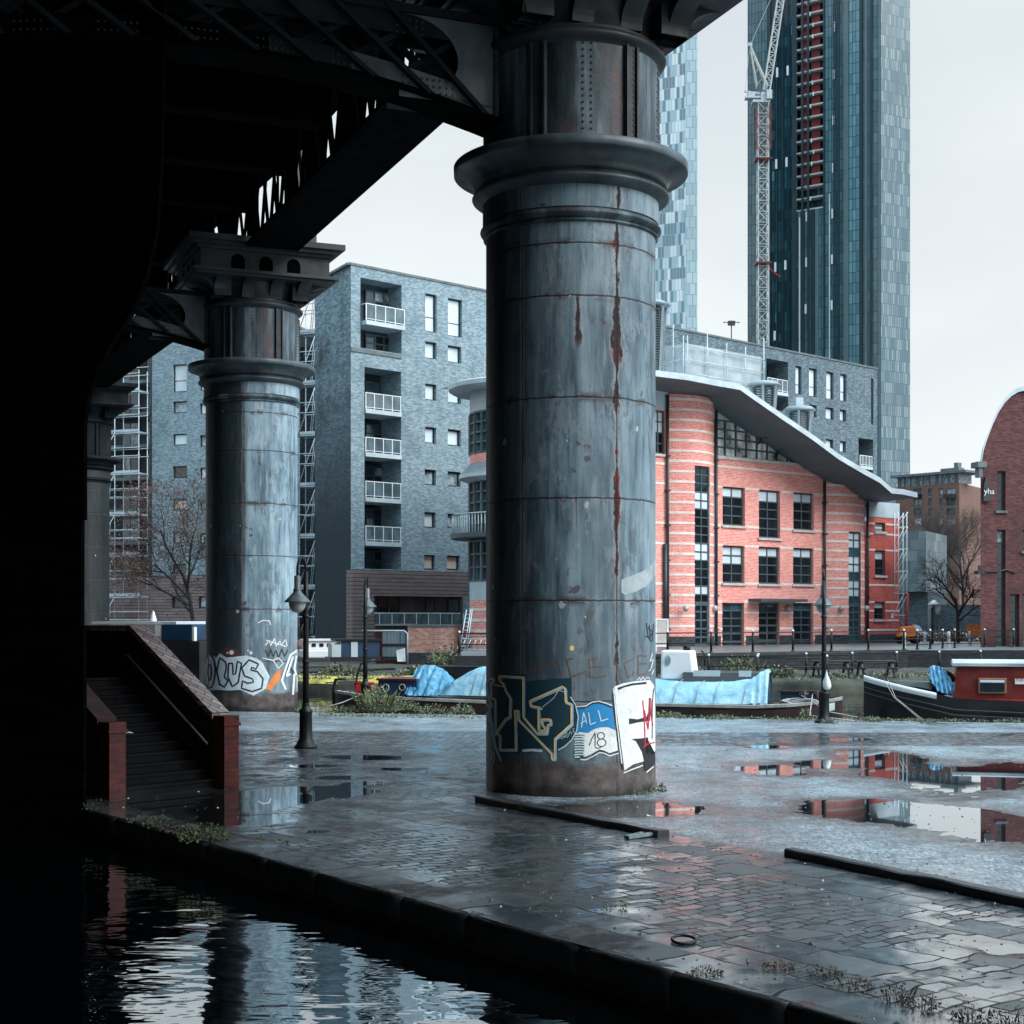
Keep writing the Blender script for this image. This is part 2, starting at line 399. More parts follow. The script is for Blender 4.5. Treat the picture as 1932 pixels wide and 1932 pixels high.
def slat_mat():
    t = NT('brown_slatted_cladding')
    sp = t.n('ShaderNodeSeparateXYZ'); t.link(t.tc.outputs['UV'], sp.inputs[0])
    m = t.math('FRACT', t.math('DIVIDE', sp.outputs[1], .27))
    g = t.math('SUBTRACT', 1.0, t.smooth(t.math('ABSOLUTE', t.math('SUBTRACT', m, .5)), .05, .10))
    c = t.ramp(t.noise(.8,5,.6,stretch=(1,1,3)), [(.3,(.14,.10,.098)),(.7,(.24,.18,.175))])
    c = t.mix(g, c, (.012,.009,.010))
    t.bump(t.math('SUBTRACT', 1.0, g), .6, .05)
    return t.out(c, .65)
M['slat'] = slat_mat()
M['render_brown'] = pm('brown_render', (.05,.04,.042), (.09,.072,.072), .6, .8, .1)
M['zinc_roof'] = pm('zinc_roof_sheet', (.45,.52,.56), (.66,.72,.75), .5, .45, .1)
M['soffit'] = pm('grey_soffit', (.085,.125,.15), (.13,.175,.20), .25, .7, .05)
M['fascia'] = pm('grey_fascia', (.36,.43,.47), (.55,.62,.66), 1.2, .6, .1)
M['panel_grey'] = pm('grey_panel', (.34,.42,.46), (.50,.57,.61), .5, .55, .08)
M['frame'] = pm('slate_window_frame', (.045,.07,.085), (.07,.10,.12), 2, .5, .05)
M['frame_black'] = pm('black_window_frame', (.008,.012,.015), (.02,.028,.034), 2, .5, .05)
M['lead'] = pm('lead_slate', (.07,.09,.10), (.14,.17,.185), 1, .6, .2)
M['pipe'] = pm('dark_drainpipe', (.015,.022,.027), (.03,.042,.05), 1, .45, .1)
M['sill'] = pm('stone_sill', (.42,.36,.34), (.62,.56,.53), 2, .7, .1)
def glassmat(name, c, rough=.06, spec=.9, var=.5, scale=.6):
    t = NT(name)
    k = t.ramp(t.noise(scale, 3, .6, stretch=(1,1,.6)), [(.35,tuple(a*(1-var) for a in c)),(.65,tuple(min(1,a*(1+var)) for a in c))])
    t.bump(t.noise(.9,2), .06, .05)
    return t.out(k, rough, 0, spec, 1.5)
M['g_dark'] = glassmat('dark_window_glass', (.010,.016,.02))
M['g_teal'] = glassmat('teal_window_glass', (.035,.085,.11))
M['g_blind'] = glassmat('blind_behind_glass', (.58,.68,.74), .12, .5, .12)
M['g_curtain'] = glassmat('curtain_behind_glass', (.24,.30,.34), .15, .5, .7, 2.2)
M['g_gallery'] = glassmat('sky_lit_gallery_glass', (.70,.80,.85), .08, .8, .95, 1.1)  # sky reflection painted into the pane colour
M['g_warm'] = glassmat('warm_blind_behind_glass', (.66,.52,.46), .12, .5, .12)
M['g_screen'] = glassmat('balcony_glass_screen', (.09,.13,.15), .05, .8, .4, 1.5)
M['white_metal'] = pm('white_painted_metal', (.62,.68,.71), (.78,.82,.84), 2, .45, .05)
M['galv'] = pm('galvanised_tube', (.28,.34,.37), (.5,.56,.6), 3, .4, .05, metal=.2)
M['board'] = pm('scaffold_board', (.26,.32,.36), (.48,.55,.6), .8, .8, .2)
M['black_metal'] = pm('black_painted_metal', (.003,.004,.006), (.009,.012,.015), 2, .5, .1, spec=.3)
M['teal_metal'] = pm('grey_green_lamp_paint', (.03,.045,.052), (.12,.16,.175), 2, .4, .1)
M['globe'] = pm('opal_lamp_glass', (.28,.30,.31), (.44,.46,.46), 1.5, .25, 0)
M['red_paint'] = pm('red_paint', (.35,.015,.012), (.5,.03,.02), 2, .45, .1)
M['cabin_red'] = pm('cabin_red_paint', (.085,.007,.006), (.17,.014,.010), 1, .4, .1)
M['hull_black'] = pm('black_hull_paint', (.004,.005,.006), (.018,.02,.023), .9, .4, .3)
M['hull_rust'] = pm('rusty_hull_paint', (.005,.006,.007), (.045,.011,.010), 1.1, .6, .4)
M['hull_blue'] = pm('navy_blue_paint', (.008,.03,.07), (.015,.05,.11), 1, .4, .1)
M['tarp'] = None
def tarp_mat(name, c1, c2, c3):
    t = NT(name)
    f = t.noise(1.3, 5, .65, dist=.8)
    c = t.ramp(f, [(.28,c1),(.5,c2),(.72,c3)])
    w = t.noise(1.7, 3, .5, stretch=(1.6,1.6,.6), dist=.8)
    n1 = t.bump(w, .45, .10)
    cr = t.math('ABSOLUTE', t.math('SUBTRACT', t.noise(2.6, 3, .5, dist=1.2), .5))
    t.bump(t.smooth(cr, 0.0, .05), .12, .03, n1)
    return t.out(c, .38, 0, .5)
M['tarp'] = tarp_mat('pale_blue_tarpaulin', (.10,.28,.41), (.24,.46,.59), (.47,.65,.73))
M['tarp_deep'] = tarp_mat('bright_blue_tarpaulin', (.015,.11,.24), (.06,.26,.43), (.24,.48,.64))
M['rope'] = pm('pale_rope', (.24,.24,.23), (.42,.42,.40), 5, .9, .3)
M['white_paint'] = pm('weathered_white_paint', (.55,.58,.60), (.80,.82,.83), 1.5, .5, .15)
M['boat_white'] = pm('white_boat_gelcoat', (.66,.70,.72), (.82,.84,.85), .7, .35, .05)
M['wood_dark'] = pm('wet_dark_timber', (.008,.009,.010), (.035,.037,.04), 1.6, .35, .5, stretch=(1,1,.4))
M['wood_grey'] = pm('grey_weathered_timber', (.09,.13,.15), (.22,.28,.31), 2, .8, .5, stretch=(4,4,.3))
M['bark'] = pm('dark_bark', (.010,.009,.009), (.035,.03,.03), 3, .9, .3)
M['twig_brown'] = pm('brown_twigs', (.05,.03,.025), (.10,.06,.05), 3, .9, 0)
M['leaf_brown'] = pm('withered_brown_leaves', (.04,.024,.02), (.115,.065,.05), 1.2, .8, 0)
M['leaf_green'] = pm('weed_leaves', (.05,.07,.03), (.16,.19,.09), 1.5, .7, 0)
M['leaf_pale'] = pm('pale_weed_leaves', (.11,.13,.08), (.27,.30,.20), 1.5, .7, 0)
M['leaf_shade'] = pm('shaded_weed_leaves', (.022,.032,.016), (.07,.085,.045), 1.5, .8, 0)
M['leaf_dead'] = pm('dead_weed_stalks', (.03,.025,.025), (.09,.065,.06), 2, .8, 0)
M['moss'] = pm('yellow_moss_and_grass', (.10,.10,.03), (.62,.52,.10), 1.3, .9, .6, bd=.05)
M['grass_dark'] = pm('dark_bank_grass', (.010,.012,.010), (.055,.055,.04), .9, .9, .6, bd=.05)
M['stone_wet'] = pm('wet_dark_stone', (.012,.014,.016), (.05,.055,.06), 1.2, .3, .6, bd=.03)
M['land'] = pm('distant_paving', (.05,.055,.06), (.10,.105,.11), .2, .6, .1)
M['terrace'] = pm('terrace_paving', (.08,.088,.093), (.14,.15,.155), .7, .4, .1)
M['concrete'] = pm('pale_concrete', (.30,.33,.34), (.45,.48,.49), .8, .7, .2)
M['zinc_clad'] = None
def panels(name, w, h, stops, mortar=.06, mc=(.05,.09,.11), off=0.0, rough=.15, spec=.6, vary=.3, interp='CONSTANT', freq=2):
    t = NT(name)
    b = t.n('ShaderNodeTexBrick', offset=off, offset_frequency=freq)
    t.link(t.tc.outputs['UV'], b.inputs['Vector'])
    b.inputs['Scale'].default_value = 1; b.inputs['Brick Width'].default_value = w; b.inputs['Row Height'].default_value = h
    b.inputs['Mortar Size'].default_value = mortar; b.inputs['Mortar Smooth'].default_value = 0
    b.inputs['Color1'].default_value = (0,0,0,1); b.inputs['Color2'].default_value = (1,1,1,1); b.inputs['Mortar'].default_value = (.5,.5,.5,1)
    c = t.ramp(b.outputs['Color'], stops, interp)
    c = t.mix(t.math('MULTIPLY', t.smooth(t.noise(.05,4,.6), .4, .7), vary), c, tuple(a*.5 for a in stops[0][1]))
    c = t.mix(b.outputs['Fac'], c, mc)
    return t.out(c, rough, 0, spec)
M['zinc_clad'] = panels('patinated_zinc_panels', 2.2, 1.6, [(0,(.06,.085,.10)),(.5,(.10,.135,.155)),(1,(.15,.19,.21))], .03, (.03,.045,.055), .5, .5, .4, .5, 'LINEAR')
M['check'] = panels('checkered_glass_panels', .95, 3.25, [(0,(.15,.25,.31)),(.22,(.34,.47,.54)),(.42,(.52,.64,.69)),(.58,(.17,.22,.255)),(.74,(.66,.73,.76))], .07, (.30,.42,.48), .5, .25, .5, .15)
M['side_check'] = panels('narrow_grey_glass_panels', .95, 3.5, [(0,(.10,.16,.185)),(.3,(.16,.22,.25)),(.55,(.22,.275,.295)),(.75,(.13,.19,.22))], .10, (.06,.12,.15), .5, .25, .5, .2)
def tower_mat():
    t = NT('teal_curtain_wall_glass')
    sp = t.n('ShaderNodeSeparateXYZ'); t.link(t.tc.outputs['Object'], sp.inputs[0])
    b = t.n('ShaderNodeTexBrick', offset=0.0); t.link(t.tc.outputs['UV'], b.inputs['Vector'])
    b.inputs['Scale'].default_value = 1; b.inputs['Brick Width'].default_value = 1.15; b.inputs['Row Height'].default_value = 3.3
    b.inputs['Mortar Size'].default_value = .09; b.inputs['Mortar Smooth'].default_value = 0
    b.inputs['Color1'].default_value = (.06,.135,.165,1); b.inputs['Color2'].default_value = (.125,.235,.275,1); b.inputs['Mortar'].default_value = (.006,.035,.05,1)
    c = b.outputs['Color']
    v = t.n('ShaderNodeTexBrick', offset=0.0); t.link(t.tc.outputs['UV'], v.inputs['Vector'])   # storey-high strips of one width
    v.inputs['Scale'].default_value = 1; v.inputs['Brick Width'].default_value = 3.1; v.inputs['Row Height'].default_value = 400
    v.inputs['Mortar Size'].default_value = .0; v.inputs['Color1'].default_value = (0,0,0,1); v.inputs['Color2'].default_value = (1,1,1,1)
    k = t.ramp(v.outputs['Color'], [(0,.7),(.35,.9),(.6,1.0),(.85,1.3)], 'CONSTANT')
    c = t.mix(1.0, c, k, 'MULTIPLY')
    return t.out(c, .12, 0, .6)
M['tower'] = tower_mat()
M['tower_dark'] = panels('dark_curtain_wall_glass', 1.1, 3.3, [(0,(.006,.03,.042)),(.4,(.012,.05,.07)),(.7,(.02,.08,.105)),(.97,(.10,.19,.23))], .12, (.004,.02,.03), 0.0, .12, .5, .3)  # dark teal panels for the tower's darker strip
M['fin'] = pm('dark_fin', (.004,.022,.032), (.008,.035,.048), .1, .4, 0)
M['fin_brown'] = pm('grey_brown_fin', (.07,.12,.14), (.10,.15,.17), .1, .4, 0)
M['shaft_red'] = pm('red_shaft_boarding', (.14,.016,.018), (.30,.035,.035), .25, .6, 0)
M['slab'] = pm('concrete_slab_edge', (.32,.33,.33), (.48,.48,.47), .4, .7, 0)
M['crane'] = pm('pale_crane_steel', (.30,.34,.35), (.50,.52,.50), .5, .5, 0)
M['sheet'] = None
def sheet_mat():
    t = NT('white_scaffold_sheeting')
    c = t.ramp(t.noise(.8,5,.65), [(.3,(.27,.33,.36)),(.7,(.48,.54,.57))])
    t.bump(t.noise(1.4,4), .5, .1)
    t.b.inputs['Alpha'].default_value = .8
    return t.out(c, .5)
M['sheet'] = sheet_mat()
def flat(name, c, rough=.6, wear=0.0):
    t = NT(name)
    n = t.noise(6,5,.7)
    k = t.ramp(n, [(.25,tuple(a*.72 for a in c)),(.6,c),(.8,tuple(min(1,a*1.12) for a in c))])
    if wear:
        t.b.inputs['Alpha'].default_value = 1
        t.link(t.math('SUBTRACT', 1.0, t.math('MULTIPLY', t.smooth(t.noise(3.2,6,.75), .56, .66), wear)), t.b.inputs['Alpha'])
    return t.out(k, rough)
M['p_teal'] = flat('dark_teal_spray_paint', (.003,.036,.056))
M['p_yellow'] = flat('yellow_spray_paint', (.95,.66,.24))
M['p_slate'] = flat('slate_blue_spray_paint', (.36,.52,.62))
M['p_blue'] = flat('bright_blue_spray_paint', (.0,.22,.52))
M['p_white'] = flat('white_spray_paint', (.76,.80,.82), wear=.22)
M['p_pale'] = flat('pale_blue_spray_paint', (.60,.73,.80), wear=.12)
M['p_black'] = flat('black_spray_paint', (.010,.014,.018))
M['p_red'] = flat('red_spray_paint', (.48,.01,.03))
M['p_rust'] = flat('faded_orange_spray_paint', (.16,.07,.04), wear=.75)
M['p_maroon'] = flat('maroon_spray_paint', (.11,.035,.045), wear=.3)
M['p_orange'] = flat('orange_spray_paint', (.75,.22,.05), wear=.4)
M['orange'] = flat('orange_machine_paint', (.85,.20,.03))
M['sign_white'] = flat('white_sign_board', (.72,.75,.76))
M['sign_dark'] = flat('dark_sign_plate', (.03,.035,.04))
# ------------------------------------------------------------------ world, sun, camera
SUN_EL, SUN_AZ = R(40), R(118)          # azimuth measured clockwise from +Y (the view direction): right and a little behind
w = bpy.data.worlds.new('World'); scn.world = w; w.use_nodes = True
nt = w.node_tree; bg = nt.nodes['Background']
sky = nt.nodes.new('ShaderNodeTexSky'); sky.sky_type = 'NISHITA'; sky.sun_disc = False
sky.sun_elevation = SUN_EL; sky.sun_rotation = SUN_AZ; sky.dust_density = 4; sky.air_density = 1.2
tc = nt.nodes.new('ShaderNodeTexCoord')
sp = nt.nodes.new('ShaderNodeSeparateXYZ'); nt.links.new(tc.outputs['Generated'], sp.inputs[0])
rp = nt.nodes.new('ShaderNodeValToRGB'); nt.links.new(sp.outputs[2], rp.inputs[0])
e = rp.color_ramp.elements
while len(e) < 6: e.new(.5)
K = 10.0
for k, (p, c) in zip(e, [(0,(.96,1.03,1.045)),(.10,(.97,1.03,1.04)),(.24,(.89,.95,.975)),(.40,(.76,.84,.88)),(.58,(1.35,1.85,2.15)),(1,(2.1,3.05,3.6))]):
    k.position = p; k.color = (*[a for a in c],1)
cn = nt.nodes.new('ShaderNodeTexNoise'); cn.inputs['Scale'].default_value = 3.0; cn.inputs['Detail'].default_value = 4
mp = nt.nodes.new('ShaderNodeMapping'); mp.inputs['Scale'].default_value = (1,1,2.6); nt.links.new(tc.outputs['Generated'], mp.inputs[0]); nt.links.new(mp.outputs[0], cn.inputs['Vector'])
cr = nt.nodes.new('ShaderNodeValToRGB'); nt.links.new(cn.outputs['Fac'], cr.inputs[0])
cr.color_ramp.elements[0].position = .35; cr.color_ramp.elements[0].color = (.92*K,.925*K,.94*K,1)
cr.color_ramp.elements[1].position = .62; cr.color_ramp.elements[1].color = (1.04*K,1.03*K,1.02*K,1)
mu = nt.nodes.new('ShaderNodeMix'); mu.data_type = 'RGBA'; mu.blend_type = 'MULTIPLY'; mu.inputs[0].default_value = 1
nt.links.new(rp.outputs[0], mu.inputs[6]); nt.links.new(cr.outputs[0], mu.inputs[7])
mx = nt.nodes.new('ShaderNodeMix'); mx.data_type = 'RGBA'; mx.inputs[0].default_value = .95     # thick cloud in front of the clear sky
nt.links.new(sky.outputs[0], mx.inputs[6]); nt.links.new(mu.outputs[2], mx.inputs[7])
nt.links.new(mx.outputs[2], bg.inputs['Color']); bg.inputs['Strength'].default_value = .1
sl = bpy.data.lights.new('sun', 'SUN'); sl.energy = 3.6; sl.angle = R(38); sl.color = (1,.965,.93)
so = bpy.data.objects.new('sun', sl); col.objects.link(so); so.location = (20,-20,40)
sdir = Vector((math.sin(SUN_AZ)*math.cos(SUN_EL), math.cos(SUN_AZ)*math.cos(SUN_EL), math.sin(SUN_EL)))
so.rotation_euler = (-sdir).to_track_quat('-Z','Y').to_euler()
cam = bpy.data.cameras.new('camera'); co = bpy.data.objects.new('camera', cam); col.objects.link(co)
co.location = (0,0,HC); co.rotation_euler = (R(90),0,0)
cam.sensor_width = 36; cam.lens = 36*FOC/1932; cam.shift_y = (HY-966)/1932; cam.clip_start = .1; cam.clip_end = 6000
scn.camera = co
scn.view_settings.view_transform = 'Standard'; scn.view_settings.look = 'None'; scn.view_settings.exposure = 0

# ------------------------------------------------------------------ quay
E0 = Vector((-3.7,20.1)); EE = Vector((.587,-.81)).normalized(); EN = Vector((-EE.y,EE.x))
if EN.x < 0: EN = -EN
F0 = Vector((-6.2,48.9)); FE = Vector((19.0,-4.3)).normalized(); FN = Vector((FE.y,-FE.x))     # far edge; FN points back to the camera
if FN.y > 0: FN = -FN
WZ = -.40
def edge(s, t=0.0):
    q = E0+EE*s+EN*t; return q
PUD = [  # puddles as seen: centre row/column and half sizes
    (1462,1452,72,11,.9),(1640,1424,80,13,.9),(1785,1470,108,24,1.0),(1930,1452,90,16,.9),(1700,1452,50,8,.8),(1570,1442,50,5,.7),
    (1600,1523,105,17,1.0),(1790,1545,120,30,1.0),(1915,1560,90,24,1.0),(1215,1526,150,13,1.0),(1560,1440,40,6,.7),
    (520,1506,75,18,.85),(640,1492,85,13,.8),(480,1545,85,13,.85),(330,1512,110,16,1.0),(690,1428,90,4.5,.75),(590,1444,70,4,.75),(770,1450,50,3.5,.7),(640,1466,60,4,.7),(700,1476,45,4,.7),(600,1568,40,6,.5),
    (1850,1872,70,14,.55),(1735,1838,40,8,.5),(1800,1920,90,16,.6),(1900,1790,60,12,.5),(1440,1408,50,4,.5),(1600,1395,60,4,.5)]
PE = []
for px, py, hw, hh, k in PUD:
    g = G(px,py); d = g.y
    PE.append((g.x, g.y, hw*d/FOC, hh*d*d/(FOC*HC), k))
def gz(x, y):
    p = Vector((x,y)); t = (p-E0).dot(EN)
    v = Vector((x*.55,y*.55,3.1))
    n = mnoise.fractal(v, .9, 2.1, 5)*.010 + mnoise.noise(Vector((x*4.5,y*4.5,1.7)))*.0055 + mnoise.noise(Vector((x*10,y*7,5.7)))*.0035
    dep = 0
    for cx, cy, a, b, k in PE:
        q = ((x-cx)/a)**2+((y-cy)/b)**2
        if q < 6: dep += k*.030*math.exp(-q*.75)
    dep = min(dep, .045)
    f = min(1, max(0, (t-.1)/.7))
    return (n*.8+.003)*(.25+.75*f)-dep*f
def quay_mat():
    t = NT('wet_quay_paving')
    geo = t.n('ShaderNodeNewGeometry'); pos = geo.outputs['Position']
    def dotp(v, o):
        nd = t.n('ShaderNodeVectorMath', operation='SUBTRACT'); t.link(pos, nd.inputs[0]); nd.inputs[1].default_value = (o.x,o.y,0)
        n2 = t.n('ShaderNodeVectorMath', operation='DOT_PRODUCT'); t.link(nd.outputs[0], n2.inputs[0]); n2.inputs[1].default_value = (v.x,v.y,0)
        return n2.outputs['Value']
    s_ = dotp(EE, E0); t_ = dotp(EN, E0)
    sep = t.n('ShaderNodeSeparateXYZ'); t.link(pos, sep.inputs[0]); X, Y = sep.outputs[0], sep.outputs[1]
    wob = t.n('ShaderNodeTexNoise'); wob.inputs['Scale'].default_value = .9; t.link(pos, wob.inputs['Vector'])
    cmb = t.n('ShaderNodeCombineXYZ')
    wo2 = t.n('ShaderNodeTexNoise'); wo2.inputs['Scale'].default_value = 3.6; t.link(pos, wo2.inputs['Vector'])
    w1 = t.math('ADD', t.math('MULTIPLY', t.math('SUBTRACT', wob.outputs['Fac'], .5), .42), t.math('MULTIPLY', t.math('SUBTRACT', wo2.outputs['Fac'], .5), .075))
    t.link(t.math('ADD', s_, w1), cmb.inputs[0]); t.link(t.math('ADD', t_, t.math('MULTIPLY', w1, .6)), cmb.inputs[1])
    def stones(w_, h_, m_, off=.5, rot=0, sq=1.0):
        b = t.n('ShaderNodeTexBrick', offset=off, squash=sq, squash_frequency=3); v = cmb.outputs[0]
        if rot:
            mp_ = t.n('ShaderNodeMapping'); mp_.inputs['Rotation'].default_value = (0,0,rot); t.link(v, mp_.inputs[0]); v = mp_.outputs[0]
        t.link(v, b.inputs['Vector']); b.inputs['Scale'].default_value = 1
        b.inputs['Brick Width'].default_value = w_; b.inputs['Row Height'].default_value = h_; b.inputs['Mortar Size'].default_value = m_; b.inputs['Mortar Smooth'].default_value = .5
        b.inputs['Color1'].default_value = (0,0,0,1); b.inputs['Color2'].default_value = (1,1,1,1); b.inputs['Mortar'].default_value = (.25,.25,.25,1)
        return b.outputs['Color'], b.outputs['Fac']
    fc, ff = stones(.92,.56,.020,.37, 0, .7)
    sc, sf = stones(.34,.19,.022,.5, R(90))
    cc, cf = stones(1.5,.62,.03)
    N = lambda sc_, d_=5, r_=.6, st=None: t.noise(sc_, d_, r_, vec=pos, stretch=st)
    # which ground is where
    n_big = N(.35,5)
    sett = t.smooth(t.math('ADD', n_big, t.math('MULTIPLY', N(.9,3), .3)), .64, .67)              # patches of setts between flags
    far = t.math('MULTIPLY', t.smooth(Y, 35.6, 36.4), t.math('SUBTRACT', 1.0, t.smooth(Y, 40.2, 41.0)))   # cobbled strip along the far side
    pat_c = t.mix(sett, fc, sc); pat_f = t.mix(sett, ff, sf)
    pat_c = t.mix(far, pat_c, sc); pat_f = t.mix(far, pat_f, sf)
    cop = t.math('SUBTRACT', 1.0, t.smooth(t_, .60, .62))
    pat_c = t.mix(cop, pat_c, cc); pat_f = t.mix(cop, pat_f, cf)
    # tarmac and gravel beyond the timber kerb, and mud over the flags
    wz = t.math('MULTIPLY', t.math('SUBTRACT', n_big, .5), 3.0)
    right = t.smooth(t.math('ADD', X, wz), -.6, .5)
    grav = t.math('MULTIPLY', t.smooth(t.math('ADD', t_, t.math('MULTIPLY', wz, .25)), 5.3, 5.7), t.math('MULTIPLY', right, t.math('SUBTRACT', 1.0, t.math('MULTIPLY', t.smooth(Y,36,36.4), t.math('SUBTRACT', 1.0, t.smooth(Y,40.2,40.6))))))
    grav = t.math('MAXIMUM', grav, t.smooth(Y, 40.4, 41.2))
    mud = t.math('MULTIPLY', t.smooth(t.math('ADD', t.math('MULTIPLY', N(.55,6,.65), .8), t.math('MULTIPLY', N(3.5,4), .2)), .48, .60), t.math('MULTIPLY', t.math('SUBTRACT', 1.0, far), t.math('SUBTRACT', 1.0, t.math('MULTIPLY', t.smooth(X, .8, 2.6), .75))))
    loose = t.math('MAXIMUM', grav, t.math('MULTIPLY', mud, .93))
    # colours: dark wet stone, rough mud and joints, speckled tarmac
    g1 = N(9,6,.85,(1,.45,1)); g2 = N(19,5,.85,(1,.4,1)); g3 = N(1.4,5)
    stone = t.mix(N(6,6,.7), (.010,.013,.016), t.mix(pat_c, (.022,.033,.043), (.085,.118,.145)))
    stone = t.mix(pat_f, stone, (.004,.004,.005))
    gravel = t.mix(t.smooth(g2, .42, .60), (.052,.074,.094), (.235,.295,.34))
    gravel = t.mix(t.math('MULTIPLY', t.smooth(g1, .56, .64), .75), gravel, (.50,.56,.60))
    gravel = t.mix(t.math('MULTIPLY', t.smooth(g1, .44, .36), .8), gravel, (.022,.029,.036))
    wetz = t.smooth(t.math('ADD', sep.outputs[2], t.math('MULTIPLY', t.math('SUBTRACT', g1, .5), .012)), .004, -.011)
    big = t.ramp(t.math('ADD', t.math('MULTIPLY', N(.45,5,.6,(1,.6,1)), .6), t.math('MULTIPLY', N(1.7,4,.6,(1,.6,1)), .4)), [(.38,.42),(.5,1.0),(.62,1.55)])
    gravel = t.mix(1.0, gravel, big, 'MULTIPLY')
    spk = N(34,3,.6,(1,.22,1)); spd = N(27,3,.6,(1,.22,1))
    gravel = t.mix(t.math('MULTIPLY', t.smooth(spd, .56, .64), .8), gravel, (.014,.018,.022))
    gravel = t.mix(t.math('MULTIPLY', t.smooth(spk, .60, .66), .8), gravel, (.55,.61,.65))
    earth = t.mix(t.smooth(g1, .45, .65), (.004,.004,.005), (.034,.033,.034))
    gravel = t.mix(t.math('MULTIPLY', t.math('SUBTRACT', 1.0, grav), .95), gravel, earth)
    stone = t.mix(t.math('MULTIPLY', t.smooth(spd, .62, .68), .9), stone, (.004,.004,.005))
    c = t.mix(loose, stone, gravel)
    c = t.mix(t.math('MULTIPLY', t.smooth(g3, .5, .72), .5), c, (.012,.014,.017))
    c = t.mix(t.math('MULTIPLY', t.smooth(N(.8,4), .60, .7), .25), c, (.045,.034,.032))
    # wetness -> roughness
    wet = t.math('ADD', t.math('MULTIPLY', N(1.1,5,.65), .6), t.math('MULTIPLY', pat_c, .4))
    r_st = t.ramp(wet, [(.30,.50),(.46,.24),(.60,.11)])
    r_st = t.mix(pat_f, r_st, .8)
    r_gr = t.ramp(t.math('ADD', t.math('MULTIPLY', N(.7,5), .75), t.math('MULTIPLY', g1, .25)), [(.36,.66),(.5,.48),(.64,.30)])
    r_gr = t.mix(t.math('SUBTRACT', 1.0, grav), r_gr, .72)
    r = t.mix(loose, r_st, r_gr)
    r = t.mix(t.math('MULTIPLY', wetz, .9), r, .12)
    c = t.mix(t.math('MULTIPLY', wetz, .75), c, (.012,.014,.016))
    sp_ = t.math('SUBTRACT', .5, t.math('MULTIPLY', t.math('MAXIMUM', t.math('MULTIPLY', pat_f, t.math('SUBTRACT', 1.0, loose)), t.math('MULTIPLY', loose, t.math('SUBTRACT', 1.0, grav))), .40))
    h_st = t.math('ADD', t.math('MULTIPLY', t.math('SUBTRACT', 1.0, pat_f), 1.1), t.math('ADD', t.math('MULTIPLY', N(4.5,6,.65), .35), t.math('MULTIPLY', pat_c, .35)))
    h_st = t.math('MULTIPLY', h_st, .38)
    h_gr = t.math('ADD', t.math('MULTIPLY', g1, 1.5), t.math('MULTIPLY', g2, .9))
    h = t.mix(loose, h_st, h_gr)
    nb_ = t.bump(h, .45, .018)
    film = t.math('MULTIPLY', t.smooth(t.math('ADD', t.math('MULTIPLY', N(.75,6,.7), .75), t.math('MULTIPLY', pat_c, .25)), .41, .57), t.math('SUBTRACT', 1.0, t.math('MULTIPLY', loose, .55)))
    film = t.math('MULTIPLY', film, t.math('SUBTRACT', 1.0, t.math('MULTIPLY', pat_f, t.math('SUBTRACT', .8, loose, clamp=True))))
    cb_ = t.n('ShaderNodeBump'); cb_.inputs['Strength'].default_value = .5; cb_.inputs['Distance'].default_value = .006; t.link(N(3.4,5,.6), cb_.inputs['Height']); t.link(cb_.outputs[0], t.b.inputs['Coat Normal'])
    t.link(film, t.b.inputs['Coat Weight']); t.b.inputs['Coat IOR'].default_value = 1.8
    t.link(t.ramp(N(2.2,5,.7), [(.35,.07),(.65,.24)]), t.b.inputs['Coat Roughness'])
    # every stone lies at its own slight tilt
    k1 = t.math('SUBTRACT', t.math('FRACT', t.math('MULTIPLY', pat_c, 37.31)), .5); k2 = t.math('SUBTRACT', t.math('FRACT', t.math('MULTIPLY', pat_c, 91.73)), .62)
    tl = t.n('ShaderNodeCombineXYZ'); am = t.math('MULTIPLY', t.math('SUBTRACT', 1.0, loose), .085)
    t.link(t.math('MULTIPLY', k1, am), tl.inputs[0]); t.link(t.math('SUBTRACT', t.math('MULTIPLY', k2, am), t.math('MULTIPLY', far, .11)), tl.inputs[1])
    va = t.n('ShaderNodeVectorMath', operation='ADD'); t.link(nb_, va.inputs[0]); t.link(tl.outputs[0], va.inputs[1])
    vn = t.n('ShaderNodeVectorMath', operation='NORMALIZE'); t.link(va.outputs[0], vn.inputs[0]); t.link(vn.outputs[0], t.b.inputs['Normal'])
    return t.out(c, r, 0, sp_, 1.9)
bm = bmesh.new()
NX, NY = 250, 330
x0, x1 = -19.0, 19.0
ys = [9.5*(54.0/9.5)**(i/NY) for i in range(NY+1)]
rows = []
for y in ys:
    half = max(4.0, y*.40)
    xs0, xs1 = (-half-1, half)
    rows.append([bm.verts.new((xs0+(xs1-xs0)*i/NX, y, gz(xs0+(xs1-xs0)*i/NX, y))) for i in range(NX+1)])
for a, b in zip(rows, rows[1:]):
    for i in range(NX): bm.faces.new((a[i],a[i+1],b[i+1],b[i]))
def cut(o, n):
    bmesh.ops.bisect_plane(bm, geom=bm.verts[:]+bm.edges[:]+bm.faces[:], plane_co=(o.x,o.y,0), plane_no=(n.x,n.y,0), clear_outer=True)
cut(E0, -EN); cut(F0, -FN)
for f in bm.faces: f.smooth = True
me = bpy.data.meshes.new('quay'); bm.to_mesh(me); bm.free()
me.materials.append(quay_mat()); me.uv_layers.new(name='UVMap')
quay = bpy.data.objects.new('quay', me); col.objects.link(quay); tag(quay, kind='structure')
